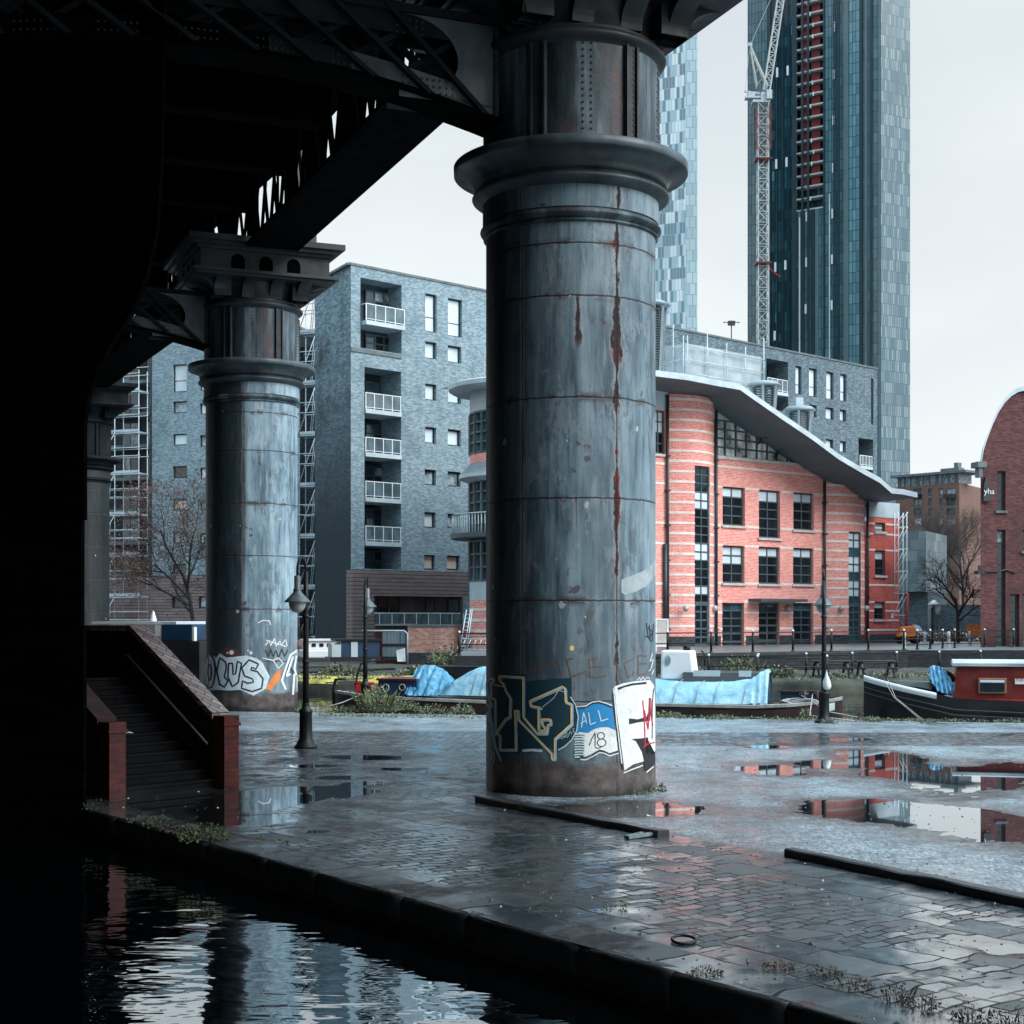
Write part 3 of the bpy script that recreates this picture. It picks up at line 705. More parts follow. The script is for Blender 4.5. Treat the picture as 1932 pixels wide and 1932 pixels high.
# body of the quay: walls down into the water and the ground on to the sides
qb = MB()
a0 = edge(-40); a1 = edge(34); f0 = F0-FE*60; f1 = F0+FE*70
poly = [tuple(edge(-40,.03)), tuple(edge(34,.03)), (60,-10), tuple(f1+FN*.03), tuple(f0+FN*.03)]
qb.prism(poly, -1.5, -.055)
tag(qb.build('quay_body', M['stone_wet']), kind='structure')
# worn coping stones along the near edge
def coping_block(s0, s1):
    mb = MB(); n = 8; pr = []
    for i in range(n+1):
        s = s0+.012+(s1-s0-.024)*i/n
        o = mnoise.noise(Vector((s*1.7,2.2,0)))*.035; z = mnoise.noise(Vector((s*2.1,7.2,0)))*.014-.004
        pr.append([(*edge(s,.30+.1*mnoise.noise(Vector((s,9,0)))),-.045),(*edge(s,.12),.004+z),(*edge(s,-.02+o),.0+z),(*edge(s,-.05+o),-.02+z),(*edge(s,-.06+o),-.06),(*edge(s,-.055+o*.6),-.26),(*edge(s,-.02),-.30)])
    mb.grid(pr, 0, True); mb.face([Vector(p) for p in pr[0]]); mb.face([Vector(p) for p in pr[-1]])
    return mb
cm = MB(); s = -9.0
while s < 17:
    L = random.uniform(1.2,2.6); b = coping_block(s, s+L)
    i = len(cm.v); cm.v += b.v; cm.f += [[k+i for k in f] for f in b.f]; cm.m += b.m; cm.sm += b.sm; s += L
tag(cm.build('quay_coping', pm('dark_coping_stone',(.003,.004,.005),(.018,.021,.024),1.3,.35,.5,bd=.02)), kind='structure')

# ------------------------------------------------------------------ puddles lie in the hollows of the ground
def water_mat(name, c, rough, ior, scale, bs, bd):
    t = NT(name)
    geo = t.n('ShaderNodeNewGeometry')
    if bs: 
        a = t.noise(scale, 3, .5, vec=geo.outputs['Position'], stretch=(.55,1,1), dist=.6)
        b = t.noise(scale*3.3, 2, .5, vec=geo.outputs['Position'], stretch=(.6,1,1))
        t.bump(t.math('ADD', a, t.math('MULTIPLY', b, .28)), bs, bd)
    t.out(c, rough, 0, .5, ior)
    gl = t.n('ShaderNodeBsdfGlossy'); gl.inputs['Color'].default_value = (.86,.95,1,1); gl.inputs['Roughness'].default_value = rough
    if t.b.inputs['Normal'].links: t.link(t.b.inputs['Normal'].links[0].from_socket, gl.inputs['Normal'])
    ms = t.n('ShaderNodeMixShader'); ms.inputs[0].default_value = .34; t.link(t.b.outputs[0], ms.inputs[1]); t.link(gl.outputs[0], ms.inputs[2])
    t.link(ms.outputs[0], t.t.nodes['Material Output'].inputs['Surface'])
    return t.m
M['puddle'] = water_mat('puddle_water', (.010,.012,.014), .015, 2.1, 1, 0, 0)
M['canal'] = water_mat('canal_water', (.0006,.0016,.0024), .02, 1.55, .95, .5, .05)
PZ = -.0125
def puddle(idx):
    mb = MB()
    for i in idx:
        cx, cy, a, b, k = PE[i]
        ring = [(cx+a*1.55*math.cos(q)*(1+.12*mnoise.noise(Vector((math.cos(q),math.sin(q),cx)))), cy+b*1.55*math.sin(q), PZ) for q in [2*math.pi*j/40 for j in range(40)]]
        mb.face(ring)
    return tag(mb.build('puddle', M['puddle'], fix=False), kind='structure')
for k, i in enumerate(range(len(PUD))):
    PZ = -.0125+.00012*k
    puddle([i])

# ------------------------------------------------------------------ canal water, banks, land beyond
wm = MB(); wm.face([(-200,-30,WZ),(200,-30,WZ),(200,99,WZ),(-200,99,WZ)])
tag(wm.build('canal_water', M['canal'], fix=False), kind='structure')
BZ, TZ = .28, 1.24
def bank_y(x): return 70.0+.5*math.sin(x*.35)+.3*math.sin(x*1.1+1)
bk = MB(); rws = []
xs = [-75+i*.6 for i in range(260)]
for x in xs:
    y = bank_y(x); r = []
    for dy, z in ((-.05,-1.0),(0,-.05),(.12,.12),(.5,.22),(1.3,BZ-.02),(3,BZ),(9,BZ),(30,BZ)):
        n = mnoise.fractal(Vector((x*.6,dy*.9,2)), 1, 2, 4)*.07 if dy > 0 else 0
        r.append((x, y+dy+(mnoise.noise(Vector((x*1.3,z*3,0)))*.15), z+n))
    rws.append(r)
bk.grid(rws, 0, True)
tag(bk.build('far_bank', M['grass_dark']), kind='structure')
land = MB(); land.face([(-3000,97,1.0),(3000,97,1.0),(3000,5000,1.0),(-3000,5000,1.0)]); land.face([(-3000,97,1.0),(3000,97,1.0),(3000,97,-1.5),(-3000,97,-1.5)])
tag(land.build('land', M['land'], fix=False), kind='structure')
# raised terrace in front of the red building
TA = Vector(((1180-CX)*74.0/FOC, 74.0)); TB = Vector(((1712-CX)*85.5/FOC, 85.5))
te = MB(); te.prism([(-2.7,72.6),(TA.x,TA.y),(TB.x,TB.y),(60,86),(60,140),(-2.7,140)], -.5, TZ); te.m = [0,0]+[1]*(len(te.m)-2)
tag(te.build('terrace', [M['terrace'],M['brick_canal']]), kind='structure')
# ------------------------------------------------------------------ grey brick apartment block
def X1(x): return 560.9+.19354*x
def Ya(y): return 480.8+.19354*y
def Yb(y): return 854.7+.19354*y
A0 = P(662,HY,106); A1 = P(1655,HY,150.5)
FR = Plane(A0, A1)
ROOFZ = FR.z(664,500)
ab = thing('apartment_block', (A0.x,A0.y,1.0), 'long grey brick apartment block with stacked balconies, rising behind the red office building', 'apartment building')
holes = []; wins = []
def H(x0,y0,x1,y1,dep=.3):
    r = FR.rect(x0,y0,x1,y1); holes.append((*r,dep)); return r
def W(x0,y0,x1,y1,kind,cols=1,rowf=None):
    r = H(x0,y0,x1,y1,.32); wins.append((r,kind,cols,rowf))
za = lambda x,y: (X1(x), Ya(y)); zb = lambda x,y: (X1(x), Yb(y))
W(*za(1248,383),*za(1360,752),'blind',1,[.4]); W(*za(1470,430),*za(1607,797),'blind',1,[.36])
W(*za(1246,850),*za(1358,1012),'blind'); W(*za(1468,890),*za(1600,1052),'blind')
W(*za(1248,1260),*za(1356,1418),'blind'); W(*za(1470,1285),*za(1598,1448),'blind')
W(*za(1246,1680),*za(1354,1838),'blind'); W(*za(1468,1704),*za(1594,1862),'blind')
W(*zb(1242,162),*zb(1352,314),'curtain'); W(*zb(1466,182),*zb(1592,327),'curtain')
W(*zb(1240,577),*zb(1350,729),'blind'); W(*zb(1464,593),*zb(1590,735),'curtain')
W(*zb(1237,993),*zb(1346,1138),'warm'); W(*zb(1460,1001),*zb(1586,1141),'warm')
Q = lambda x,y: (1228.6+.2765*x, 614.3+.2765*y)
for x0,y0,x1,y1 in ((985,276,1027,470),(1077,292,1130,485),(1195,316,1245,503),(1290,331,1333,517)): W(*Q(x0,y0),*Q(x1,y1),'blind',1,[.36])
for x0,y0,x1,y1 in ((1077,541,1130,625),(1192,560,1245,640),(1288,574,1330,652),(1190,776,1243,836),(1288,788,1330,864)): W(*Q(x0,y0),*Q(x1,y1),'blind')
slot = H(*Q(1500,360),*Q(1517,677),.5)
rA = H(680,531,757.8,662,1.6)                 # top corner loggia
rB = H(687.6,697,757,1074,2.4)                # stack of balconies
rC = H(*Q(785,236),*Q(935,578),2.4); rD = H(*Q(1415,772),*Q(1515,1000),2.4)
mb = MB(); ztop = ROOFZ
UM = FR.u(1000); FR.wall(mb, 0, UM, .8, ztop, [h for h in holes if h[0] < UM], .32)
def part(mb, name, mat, parent, **k): return mb.build(name, mat, parent, **k)
part(mb, 'front_wall', M['brick_grey'], ab)
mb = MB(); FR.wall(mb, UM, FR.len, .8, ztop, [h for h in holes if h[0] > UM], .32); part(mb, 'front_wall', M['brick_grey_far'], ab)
sd = Vector((-.46,.888)).normalized()
side = MB(); S0 = Vector((A0.x,A0.y)); S1 = S0+sd*7.2; B1 = Vector((A1.x,A1.y))+Vector((-FR.n.x,-FR.n.y))*16
side.face([(S0.x,S0.y,.8),(S1.x,S1.y,.8),(S1.x,S1.y,ztop),(S0.x,S0.y,ztop)])
e1 = FR.pt(FR.len,0,0)
side.face([(e1.x,e1.y,.8),(B1.x,B1.y,.8),(B1.x,B1.y,ztop),(e1.x,e1.y,ztop)])
side.face([(S1.x,S1.y,.8),(B1.x,B1.y,.8),(B1.x,B1.y,ztop),(S1.x,S1.y,ztop)])
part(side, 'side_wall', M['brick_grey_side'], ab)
rf = MB(); rf.face([(S0.x,S0.y,ztop-.5),(e1.x,e1.y,ztop-.5),(B1.x,B1.y,ztop-.5),(S1.x,S1.y,ztop-.5)]); part(rf, 'roof', M['lead'], ab)
cp = MB(); FR.box(cp,-.06,FR.len+.06,ztop,ztop+.16,-.4,.07)
cp.beam((S0.x,S0.y,ztop+.08),(S1.x,S1.y,ztop+.08),.5,.16); part(cp, 'parapet_coping', M['lead'], ab)
# loggia insides
for r,d in ((rA,1.6),(rB,2.4),(rC,2.4),(rD,2.4)):
    b = MB(); b.face([FR.pt(r[0],r[2],-d),FR.pt(r[1],r[2],-d),FR.pt(r[1],r[3],-d),FR.pt(r[0],r[3],-d)])
    part(b, 'loggia_wall', M['brick_dark'], ab)
b = MB(); b.face([FR.pt(slot[0],slot[2],-.5),FR.pt(slot[1],slot[2],-.5),FR.pt(slot[1],slot[3],-.5),FR.pt(slot[0],slot[3],-.5)]); part(b,'slot_back',M['frame_black'],ab)
pk = {'blind':M['g_blind'],'curtain':M['g_curtain'],'warm':M['g_warm'],'dark':M['g_dark']}
for r,k,c,rw in wins:
    FR.window(ab, r, c, 1, M['frame_black'], pk[k], rec=.30, fw=.10, rowf=rw)
# balcony doors behind, slabs and glass balustrades in front
def balcony(x0, x1, yslabL, yrailL, off=.15, back=2.35, slabh=.30, first=False, proud=0.0):
    u0 = FR.u(x0); u1 = FR.u(x1); zs = FR.z(x0, yslabL); zr = FR.z(x0, yrailL)
    sl_ = MB(); FR.box(sl_, u0, u1, zs-slabh, zs, -back, off+proud)
    o = part(sl_, 'balcony', M['panel_grey'], ab)
    rb = MB(); w_ = .055
    f = off+proud-.06
    FR.box(rb,u0,u1,zr-w_,zr,f-.05,f); FR.box(rb,u0,u1,zs+.1,zs+.1+w_*.7,f-.05,f)
    for i in range(5):
        uu = u0+(u1-u0)*i/4; uu = min(max(uu,u0+.04),u1-.04); FR.box(rb,uu-.03,uu+.03,zs,zr-w_-.002,f-.045,f-.005)
    if proud:
        FR.box(rb,u0,u0+.06,zr-w_,zr,f-.9,f-.06)
    part(rb, 'railing', M['white_metal'], o)
    gl = MB(); gl.face([FR.pt(u0+.05,zs+.15,f-.025),FR.pt(u1-.05,zs+.15,f-.025),FR.pt(u1-.05,zr-.06,f-.025),FR.pt(u0+.05,zr-.06,f-.025)])
    part(gl, 'glass_screen', M['g_screen'], o, fix=False)
ST = FR.z(690,771)-FR.z(690,853)
def doors(u0,u1,z0,z1,d,seed):
    rnd = random.Random(seed)
    FR.window(ab,(u0,u1,z0,z1),3,1,M['frame'],[M['g_dark'],M['g_curtain'],M['g_teal']],rec=d-.12,fw=.1,bw=.10,name='balcony_door',
              rowf=[.72], special=lambda k,i,n: rnd.choice([0,1,2,2,0]))
ub0, ub1 = FR.u(690,-2.2), FR.u(738,-2.2)
for i,(ys_,yr) in enumerate(((771,740),(853,824),(938,907),(1021,991.5))):
    balcony(688.2,755.5,ys_,yr)
zs4 = FR.z(690,1021)
for k in range(5):
    z0 = zs4-ST+k*ST
    doors(ub0, ub1, z0+.06, z0+2.5, 2.38, k)
balcony(683,756.5,605,573, proud=.35, back=1.5)
zt = FR.z(683,605); doors(FR.u(690,-1.4),FR.u(742,-1.4),zt+.06,zt+2.6,1.58,9); doors(FR.u(690,-1.4),FR.u(742,-1.4),zt-ST+.25,zt-.5,1.58,11)
sl_ = MB(); FR.box(sl_,0,FR.u(757.5),FR.z(690,659)-.28,FR.z(690,659),-.2,.08); part(sl_,'ledge',M['lead'],ab)
u0_ = FR.rect(*Q(785,352),*Q(928,455))
balcony(Q(785,0)[0]+1, Q(926,0)[0], Q(0,440)[1], Q(0,352)[1]); doors(FR.u(1449,-2.2),FR.u(1470,-2.2),rC[2]+2.2,rC[3]-.4,2.38,3)
balcony(Q(1415,0)[0]+1, Q(1504,0)[0], Q(0,955)[1], Q(0,882)[1])
# brown slatted podium at the foot
pd_ = MB(); PO = .7
u0,u1 = FR.u(665,PO), FR.u(884,PO); zt_ = FR.z(668,1074,PO); zb_ = FR.z(706,1124,PO); up = FR.u(706,PO)
FR.box(pd_,u0,u1,zb_,zt_,0.01,PO); FR.box(pd_,u0,up,.8,zb_,0.01,PO)
part(pd_,'podium_frame',M['slat'],ab)
wi = MB(); FR.box(wi,up,u1,.8,zb_-.002,-.6,.05); part(wi,'podium_wall',M['render_brown'],ab)
for x0,x1 in ((X1(1238),X1(1330)),(X1(1458),X1(1570))):
    r = FR.rect(x0,Yb(1420),x1,Yb(1550)); FR.window(ab,r,1,1,M['frame_black'],M['g_teal'],rec=-.10,fw=.07,off=.02)
r = FR.rect(X1(775),Yb(1385),X1(990),Yb(1680)); FR.window(ab,r,2,1,M['frame_black'],[M['g_dark'],M['g_teal']],rec=-.10,fw=.1,bw=.2,special=lambda k,i,n:0,name='podium_door')
pr_ = MB(); zr = FR.z(750,1156,PO); zl = FR.z(750,1180,PO); ue = FR.u(870,PO)
FR.box(pr_,up,ue,zr-.06,zr,PO-.15,PO-.09)
for i in range(8):
    uu = up+(ue-up)*(i+.5)/7.2; FR.box(pr_,uu-.025,uu+.025,zl-.1,zr-.062,PO-.14,PO-.10)
o = part(pr_,'podium_railing',M['white_metal'],ab)
gl = MB(); gl.face([FR.pt(up,zl-.1,PO-.12),FR.pt(ue,zl-.1,PO-.12),FR.pt(ue,zr-.07,PO-.12),FR.pt(up,zr-.07,PO-.12)]); part(gl,'glass_screen',M['g_screen'],o,fix=False)
pw = MB(); FR.box(pw,up,u1,.8,zl-.1,PO-.25,PO-.02); part(pw,'podium_base',M['render_brown'],ab)
# roof aerials
for px,h,py in ((1380,5.2,640),(616,1.2,512),(1340,3.3,640)):
    o_ = P(px,HY,150 if px>1000 else 118); z0 = ztop-.5
    a = MB(); a.tube([(o_.x,o_.y,z0),(o_.x,o_.y,z0+h)],.06,6)
    if px == 1380:
        a.beam((o_.x-.8,o_.y,z0+h-.2),(o_.x+.8,o_.y,z0+h-.2),.06)
        for q in (-.7,-.35,0,.35,.7): a.beam((o_.x+q,o_.y-.4,z0+h-.2),(o_.x+q,o_.y+.4,z0+h-.2),.04); 
        a.box(o_.x-.35,o_.x+.35,o_.y-.1,o_.y+.1,z0+h-.5,z0+h-.05)
    part(a,'aerial',M['pipe'],ab)

# ------------------------------------------------------------------ the wing seen between the columns on the left
WA = P(287,HY,141); WB = P(566,HY,135.2)
WP = Plane(WA, WB)
aw = thing('apartment_wing', (WA.x,WA.y,1.0), 'grey mottled brick apartment wing with brown ground floor seen between the left columns', 'apartment building')
Zq = lambda x,y: (106.8+.2765*x, 641+.2765*y)
hs = []; ws = []
def W2(x0,y0,x1,y1,k,rowf=None):
    r = WP.rect(*Zq(x0,y0),*Zq(x1,y1)); hs.append((*r,.25)); ws.append((r,k,rowf))
W2(795,168,888,357,'blind',[.42]); W2(795,420,890,500,'curtain'); W2(795,642,888,720,'blind'); W2(793,862,890,945,'dark'); W2(793,1085,884,1162,'warm'); W2(793,1310,880,1390,'curtain'); W2(790,1530,884,1600,'dark')
W2(977,-100,1080,-20,'blind');W2(977,265,1070,345,'blind'); W2(977,432,1070,508,'blind'); W2(978,650,1070,728,'curtain'); W2(978,872,1070,950,'blind'); W2(978,1095,1070,1165,'curtain'); W2(975,1320,1066,1395,'blind'); W2(972,1540,1062,1610,'curtain')
W2(787,1745,886,1830,'dark'); W2(970,1750,1060,1830,'curtain')
ZW = 28.5
mb = MB(); zsplit = WP.z(350,1085)
WP.wall(mb,0,WP.len,zsplit,ZW,[h for h in hs if h[2] > zsplit],.25)
part(mb,'upper_wall',M['brick_grey'],aw)
mb = MB(); WP.wall(mb,-9,WP.len,.8,zsplit-.002,[h for h in hs if h[2] < zsplit],.25,off=.06); part(mb,'ground_floor_wall',M['slat'],aw)
for r,k,rw in ws: WP.window(aw,r,1,1,M['frame_black'],pk[k],rec=.22,fw=.1,rowf=rw)
dk = MB(); DD = 3.2
WP.box(dk,-13,0,.8,ZW-1.0,-DD-1,-DD); WP.box(dk,-.3,0,.8,ZW,-DD,-.002)
WP.box(dk,WP.len-2.5,WP.len+9,.8,ZW-1.0,-DD-1,-DD)
part(dk,'recessed_wall',M['brick_dark'],aw)
for k in range(8):
    z0 = zsplit+.3+k*3.0
    for i,uu in enumerate((-1.9,-4.6)):
        WP.window(aw,(uu-.95,uu+.95,z0,z0+2.3),2,1,M['frame_black'],[M['g_dark'],M['g_curtain'],M['g_teal']],rec=DD-.12,fw=.08,special=(lambda kk: lambda a,b,c:(kk*7+b*2)%3)(k+i))
    sb = MB(); WP.box(sb,-13,-.35,z0-.35,z0-.05,-DD+.02,-1.2); part(sb,'balcony_slab',M['lead'],aw)
rf = MB(); WP.box(rf,-.1,WP.len,ZW,ZW+.2,-10,.1); part(rf,'roof',M['lead'],aw)
# ------------------------------------------------------------------ scaffolds
def scaffold(name, pl, u0, u1, z0, z1, lift, bays, depth, label, ladders=True, toe=True, bw=1.45, off0=.3):
    o = pl.pt(u0,z0,off0)
    s = thing(name, o, label, 'scaffold')
    r = .032*bw
    us = [u0+(u1-u0)*i/bays for i in range(bays+1)]
    def bar(nm,a,b,rr): m = MB(); m.tube([a,b],rr,5); part(m,nm,M['galv'],s)
    for uu in us:
        for f in (off0, off0+depth): bar('standard',pl.pt(uu,z0,f),pl.pt(uu,z1,f),r)
    br = MB(); k = 0; z = z0+.2
    while z < z1-.3:
        for q in (0,.5*lift*.9,.72*lift*.9):
            for f in (off0, off0+depth): bar('ledger',pl.pt(u0-.15,z+q,f+.04),pl.pt(u1+.15,z+q,f+.04),r*.9)
        for uu in us: bar('transom',pl.pt(uu,z,off0-.1),pl.pt(uu,z,off0+depth+.1),r*.9)
        bd = MB(); pl.box(bd,u0-.05,u1+.05,z+.06,z+.12,off0+.05,off0+depth-.05); part(bd,'boards',M['board'],s)
        if toe: bd = MB(); pl.box(bd,u0-.05,u1+.05,z+.125,z+.36,off0+depth-.03,off0+depth+.03); part(bd,'toe_board',M['board'],s)
        b0 = us[0]; b1 = us[1] if bays > 1 else u1
        br.tube([pl.pt(b0,z,off0+depth+.06),pl.pt(b1,z+lift,off0+depth+.06)],r*.9,5)
        if ladders:
            m_ = b0+(b1-b0)*.45
            for w_ in (0,.28): br.tube([pl.pt(m_+w_*.6,z+.05,off0+depth*.5),pl.pt(m_+.45+w_*.6,z+lift+.4,off0+depth*.5)],r*.8,5)
            for j in range(7): 
                q = j/7; br.tube([pl.pt(m_+.45*q,z+.05+(lift+.35)*q,off0+depth*.5),pl.pt(m_+.45*q+.17,z+.05+(lift+.35)*q,off0+depth*.5)],r*.6,4)
        z += lift; k += 1
    part(br,'braces',M['galv'],s)
    return s
u1_ = WP.u(289); u0_ = WP.u(200)
scaffold('scaffold', WP, u0_, u1_, 1.0, 25.5, 3.72, 2, 1.3, 'tall galvanised scaffold with pale boards at the far left beside the dark column', off0=.9)
u0_ = WP.u(574,4.8); u1_ = WP.u(597,4.8)
scaffold('scaffold', WP, u0_-.6, u1_, 1.0, 31, 4.3, 1, 1.3, 'narrow galvanised scaffold squeezed between the second column and the dark brick side wall', off0=3.5)
# ------------------------------------------------------------------ red brick office with the swooping roof
RQ = lambda x,y: (1228.6+.2765*x, 614.3+.2765*y)
RG = lambda x,y: (1228.6+.3642*x, 1068.4+.3642*y)
rm0 = P(1342,HY,100); rdv = Vector((3434/FOC,1)).normalized()
RP = Plane((rm0.x-rdv.x*30,rm0.y-rdv.y*30),(rm0.x+rdv.x*30,rm0.y+rdv.y*30))
rb = thing('office_building', (rm0.x,rm0.y,TZ), 'red brick waterside office with pale bands and a swooping grey roof', 'office building')
OV = 3.4
prof = [RP.uz(*RQ(x,y),OV) for x,y in ((-330,285),(-150,292),(35,308),(250,335),(450,375),(605,402),(700,470),(900,610),(1100,745),(1280,880),(1450,980),(1560,1040),(1640,1112),(1720,1120),(1815,1142))]
TH = .34
def roofz(u):
    # roof edge height over a place u along the wall
    if u <= prof[0][0]: return prof[0][1]
    for a,b in zip(prof,prof[1:]):
        if a[0] <= u <= b[0]: return a[1]+(b[1]-a[1])*(u-a[0])/(b[0]-a[0])
    return prof[-1][1]
def uq(x): return RP.u(RQ(x,0)[0])
def zq(x,y): return RP.z(*RQ(x,y))
def sub(r,n):
    out = []
    for a,b in zip(r,r[1:]): out += [(a[0]+(b[0]-a[0])*i/n, a[1]+(b[1]-a[1])*i/n) for i in range(n)]
    return out+[r[-1]]
pr2 = sub(prof,3)
ro = MB()
top = [[RP.pt(u,z,OV) for u,z in pr2],[RP.pt(u,z+.25,1.0) for u,z in pr2],[RP.pt(u,z+(1.0 if u < prof[3][0] else .3),-3) for u,z in pr2],[RP.pt(u,z+(.5 if u < prof[3][0] else .15),-12) for u,z in pr2]]
ro.grid(top, 0, False)
part(ro,'roof',M['zinc_roof'],rb)
fa = MB(); fa.grid([[RP.pt(u,z+.03,OV+.02) for u,z in pr2],[RP.pt(u,z-TH,OV+.02) for u,z in pr2]],0,False)
fa.face([RP.pt(prof[-1][0],prof[-1][1]+.03,OV+.02),RP.pt(prof[-1][0],prof[-1][1]-TH,OV+.02),RP.pt(prof[-1][0],prof[-1][1]-TH,-12),RP.pt(prof[-1][0],prof[-1][1]+.2,-12)])
part(fa,'fascia',M['fascia'],rb)
so_ = MB(); so_.grid([[RP.pt(u,z-TH,OV+.02) for u,z in pr2],[RP.pt(u,z-TH-.12,.5) for u,z in pr2],[RP.pt(u,z-TH-.2,-2.2) for u,z in pr2]],0,False)
part(so_,'soffit',M['soffit'],rb)
# ---- middle wall
u0, u1 = uq(436), uq(1176); zt = zq(445,905)
holes = []; wn = []
def HW(x0,y0,x1,y1,f=RQ):
    r = RP.rect(*f(x0,y0),*f(x1,y1)); holes.append((*r,.3)); wn.append(r); return r
HW(487,1102,640,1365); HW(735,1124,880,1450); HW(970,1142,1110,1395)
HW(487,1502,637,1757); HW(733,1511,878,1763); HW(968,1518,1107,1765)
HW(368,190,482,425,RG); HW(557,190,665,433,RG); HW(735,190,840,415,RG)
mb = MB(); RP.wall(mb,u0,u1,TZ-.3,zt,holes,.3)
part(mb,'middle_wall',M['brick_red'],rb)
blindtop = lambda k,i,n: 1 if k == n-1 else 0
for j,r in enumerate(wn):
    if j in (0,2): RP.window(rb,r,2,1,M['frame'],[M['g_dark'],M['g_blind']],rec=.24,fw=.10,bw=.09,sill=M['sill'],rowf=[.26,.51,.74],special=blindtop)
    elif j == 1: RP.window(rb,r,2,1,M['frame'],[M['g_dark'],M['g_blind']],rec=.24,fw=.10,bw=.09,sill=M['sill'],rowf=[.2,.41,.6,.76],special=blindtop)
    elif j < 6: RP.window(rb,r,2,1,M['frame'],[M['g_dark'],M['g_blind']],rec=.24,fw=.10,bw=.09,sill=M['sill'],rowf=[.26,.51,.74],special=(lambda jj: lambda k,i,n: 1 if k == n-1 or (jj == 3 and k == n-2) else 0)(j))
    elif j == 7: RP.window(rb,r,2,1,M['frame'],[M['g_dark'],M['g_teal']],rec=.24,fw=.12,bw=.14,rowf=[.2,.36,.52,.68,.8],special=blindtop,name='entrance_door')
    else: RP.window(rb,r,2,1,M['frame'],[M['g_dark'],M['g_teal']],rec=.24,fw=.10,bw=.09,sill=M['sill'],rowf=[.15,.32,.49,.66,.83],special=blindtop)
def bands(zs, ua, ub, hl, h=.15):
    for z in zs:
        b = MB(); segs = [(ua,ub)]
        for q in hl:
            if q[2]-.02 < z+h/2 and q[3]+.02 > z-h/2:
                ns = []
                for a,c in segs:
                    if q[1] <= a or q[0] >= c: ns.append((a,c))
                    else:
                        if q[0] > a: ns.append((a,q[0]))
                        if q[1] < c: ns.append((q[1],c))
                segs = ns
        for a,c in segs:
            if c-a > .05: RP.box(b,a,c,z-h/2,z+h/2,.001,.022)
        if b.v: part(b,'stone_band',M['band'],rb)
zl = [zq(450,958),zq(450,1097),zq(450,1362),zq(450,1497),zq(450,1757)]+[RP.z(*RG(340,y)) for y in (183,240,325,378)]
bands(zl,u0,u1,holes)
sb = MB(); RP.box(sb,u0,u1-.3,zt-.02,zt+.2,-.3,.1); part(sb,'gallery_sill',M['sill'],rb)
pl = MB(); zp = TZ+.62
for a,c in ((u0,wn[6][0]-.15),(wn[6][1]+.15,wn[7][0]),(wn[7][1],wn[8][0]-.15),(wn[8][1]+.15,u1)): RP.box(pl,a,c,TZ-.3,zp,.003,.03)
part(pl,'plinth',M['brick_blue'],rb)
ca = MB(); r = RP.rect(*RG(503,170),*RG(745,184)); RP.box(ca,r[0],r[1],r[2],r[3],.02,1.1); part(ca,'door_canopy',M['frame'],rb)
# gallery glazing under the slope
gz0 = zt+.2; xa, xb = uq(445), uq(1100)
def gtop(u): return min(roofz(u+OV*.35)-1.9, zq(445,640)+.0) if True else 0
zg = lambda u: zq(455,560)+(zq(1120,985)-zq(455,560))*(u-uq(455))/(uq(1120)-uq(455))
g = MB(); n = 24; rows = [[RP.pt(xa+(xb-xa)*i/n,gz0,-.25) for i in range(n+1)],[RP.pt(xa+(xb-xa)*i/n,max(gz0+.01,min(zg(xa+(xb-xa)*i/n),zq(445,642))),-.25) for i in range(n+1)]]
g.grid(rows,0,False)
gw = MB(); cols = 8
for i in range(9):
    uu = xa+(uq(1010)-xa)*i/8; z1 = min(zg(uu),zq(445,642))
    if z1 > gz0+.2: RP.box(gw,uu-.05,uu+.05,gz0,z1,-.3,-.14)
zz = gz0+.02
while zz < zq(445,642)+.1:
    ue = uq(455)+(zz-zq(455,560))/(zq(1120,985)-zq(455,560))*(uq(1120)-uq(455)); RP.box(gw,xa,max(xa+.1,min(ue,xb)),zz-.05,zz+.05,-.29,-.16); zz += (zq(445,642)-gz0)/4.0
go = part(gw,'gallery_window',M['frame'],rb); part(g,'pane',M['g_gallery'],go)
tp = MB(); tp.face([RP.pt(xa,zq(445,640),-.22),RP.pt(uq(575),zq(445,640),-.22),RP.pt(uq(455),zg(uq(455))+.6,-.22),RP.pt(xa,zg(uq(455))+.6,-.22)])
part(tp,'gable_panel',M['panel_grey'],rb)
bk_ = MB(); bk_.face([RP.pt(xa-.3,zt,-1.2),RP.pt(uq(1180),zt,-1.2),RP.pt(uq(1180),roofz(uq(1180)),-1.2),RP.pt(xa-.3,roofz(xa),-1.2)]); part(bk_,'gable_back_wall',M['brick_dark'],rb)
tb = MB(); tb.tube([RP.pt(uq(455),zg(uq(455))+.1,.5),RP.pt(uq(1150),zg(uq(1150))+.1,.5)],.16,8)
for q in (.4,.58,.75): 
    uu = uq(455)+(uq(1150)-uq(455))*q; tb.tube([RP.pt(uu,zg(uu)+.1,.5),RP.pt(uu,zg(uu)-.6,-.2)],.08,6); tb.tube([RP.pt(uu,zg(uu)-.3,.5),RP.pt(uu,zg(uu)+.6,.5)],.13,6)
part(tb,'roof_truss_tube',M['pipe'],rb)
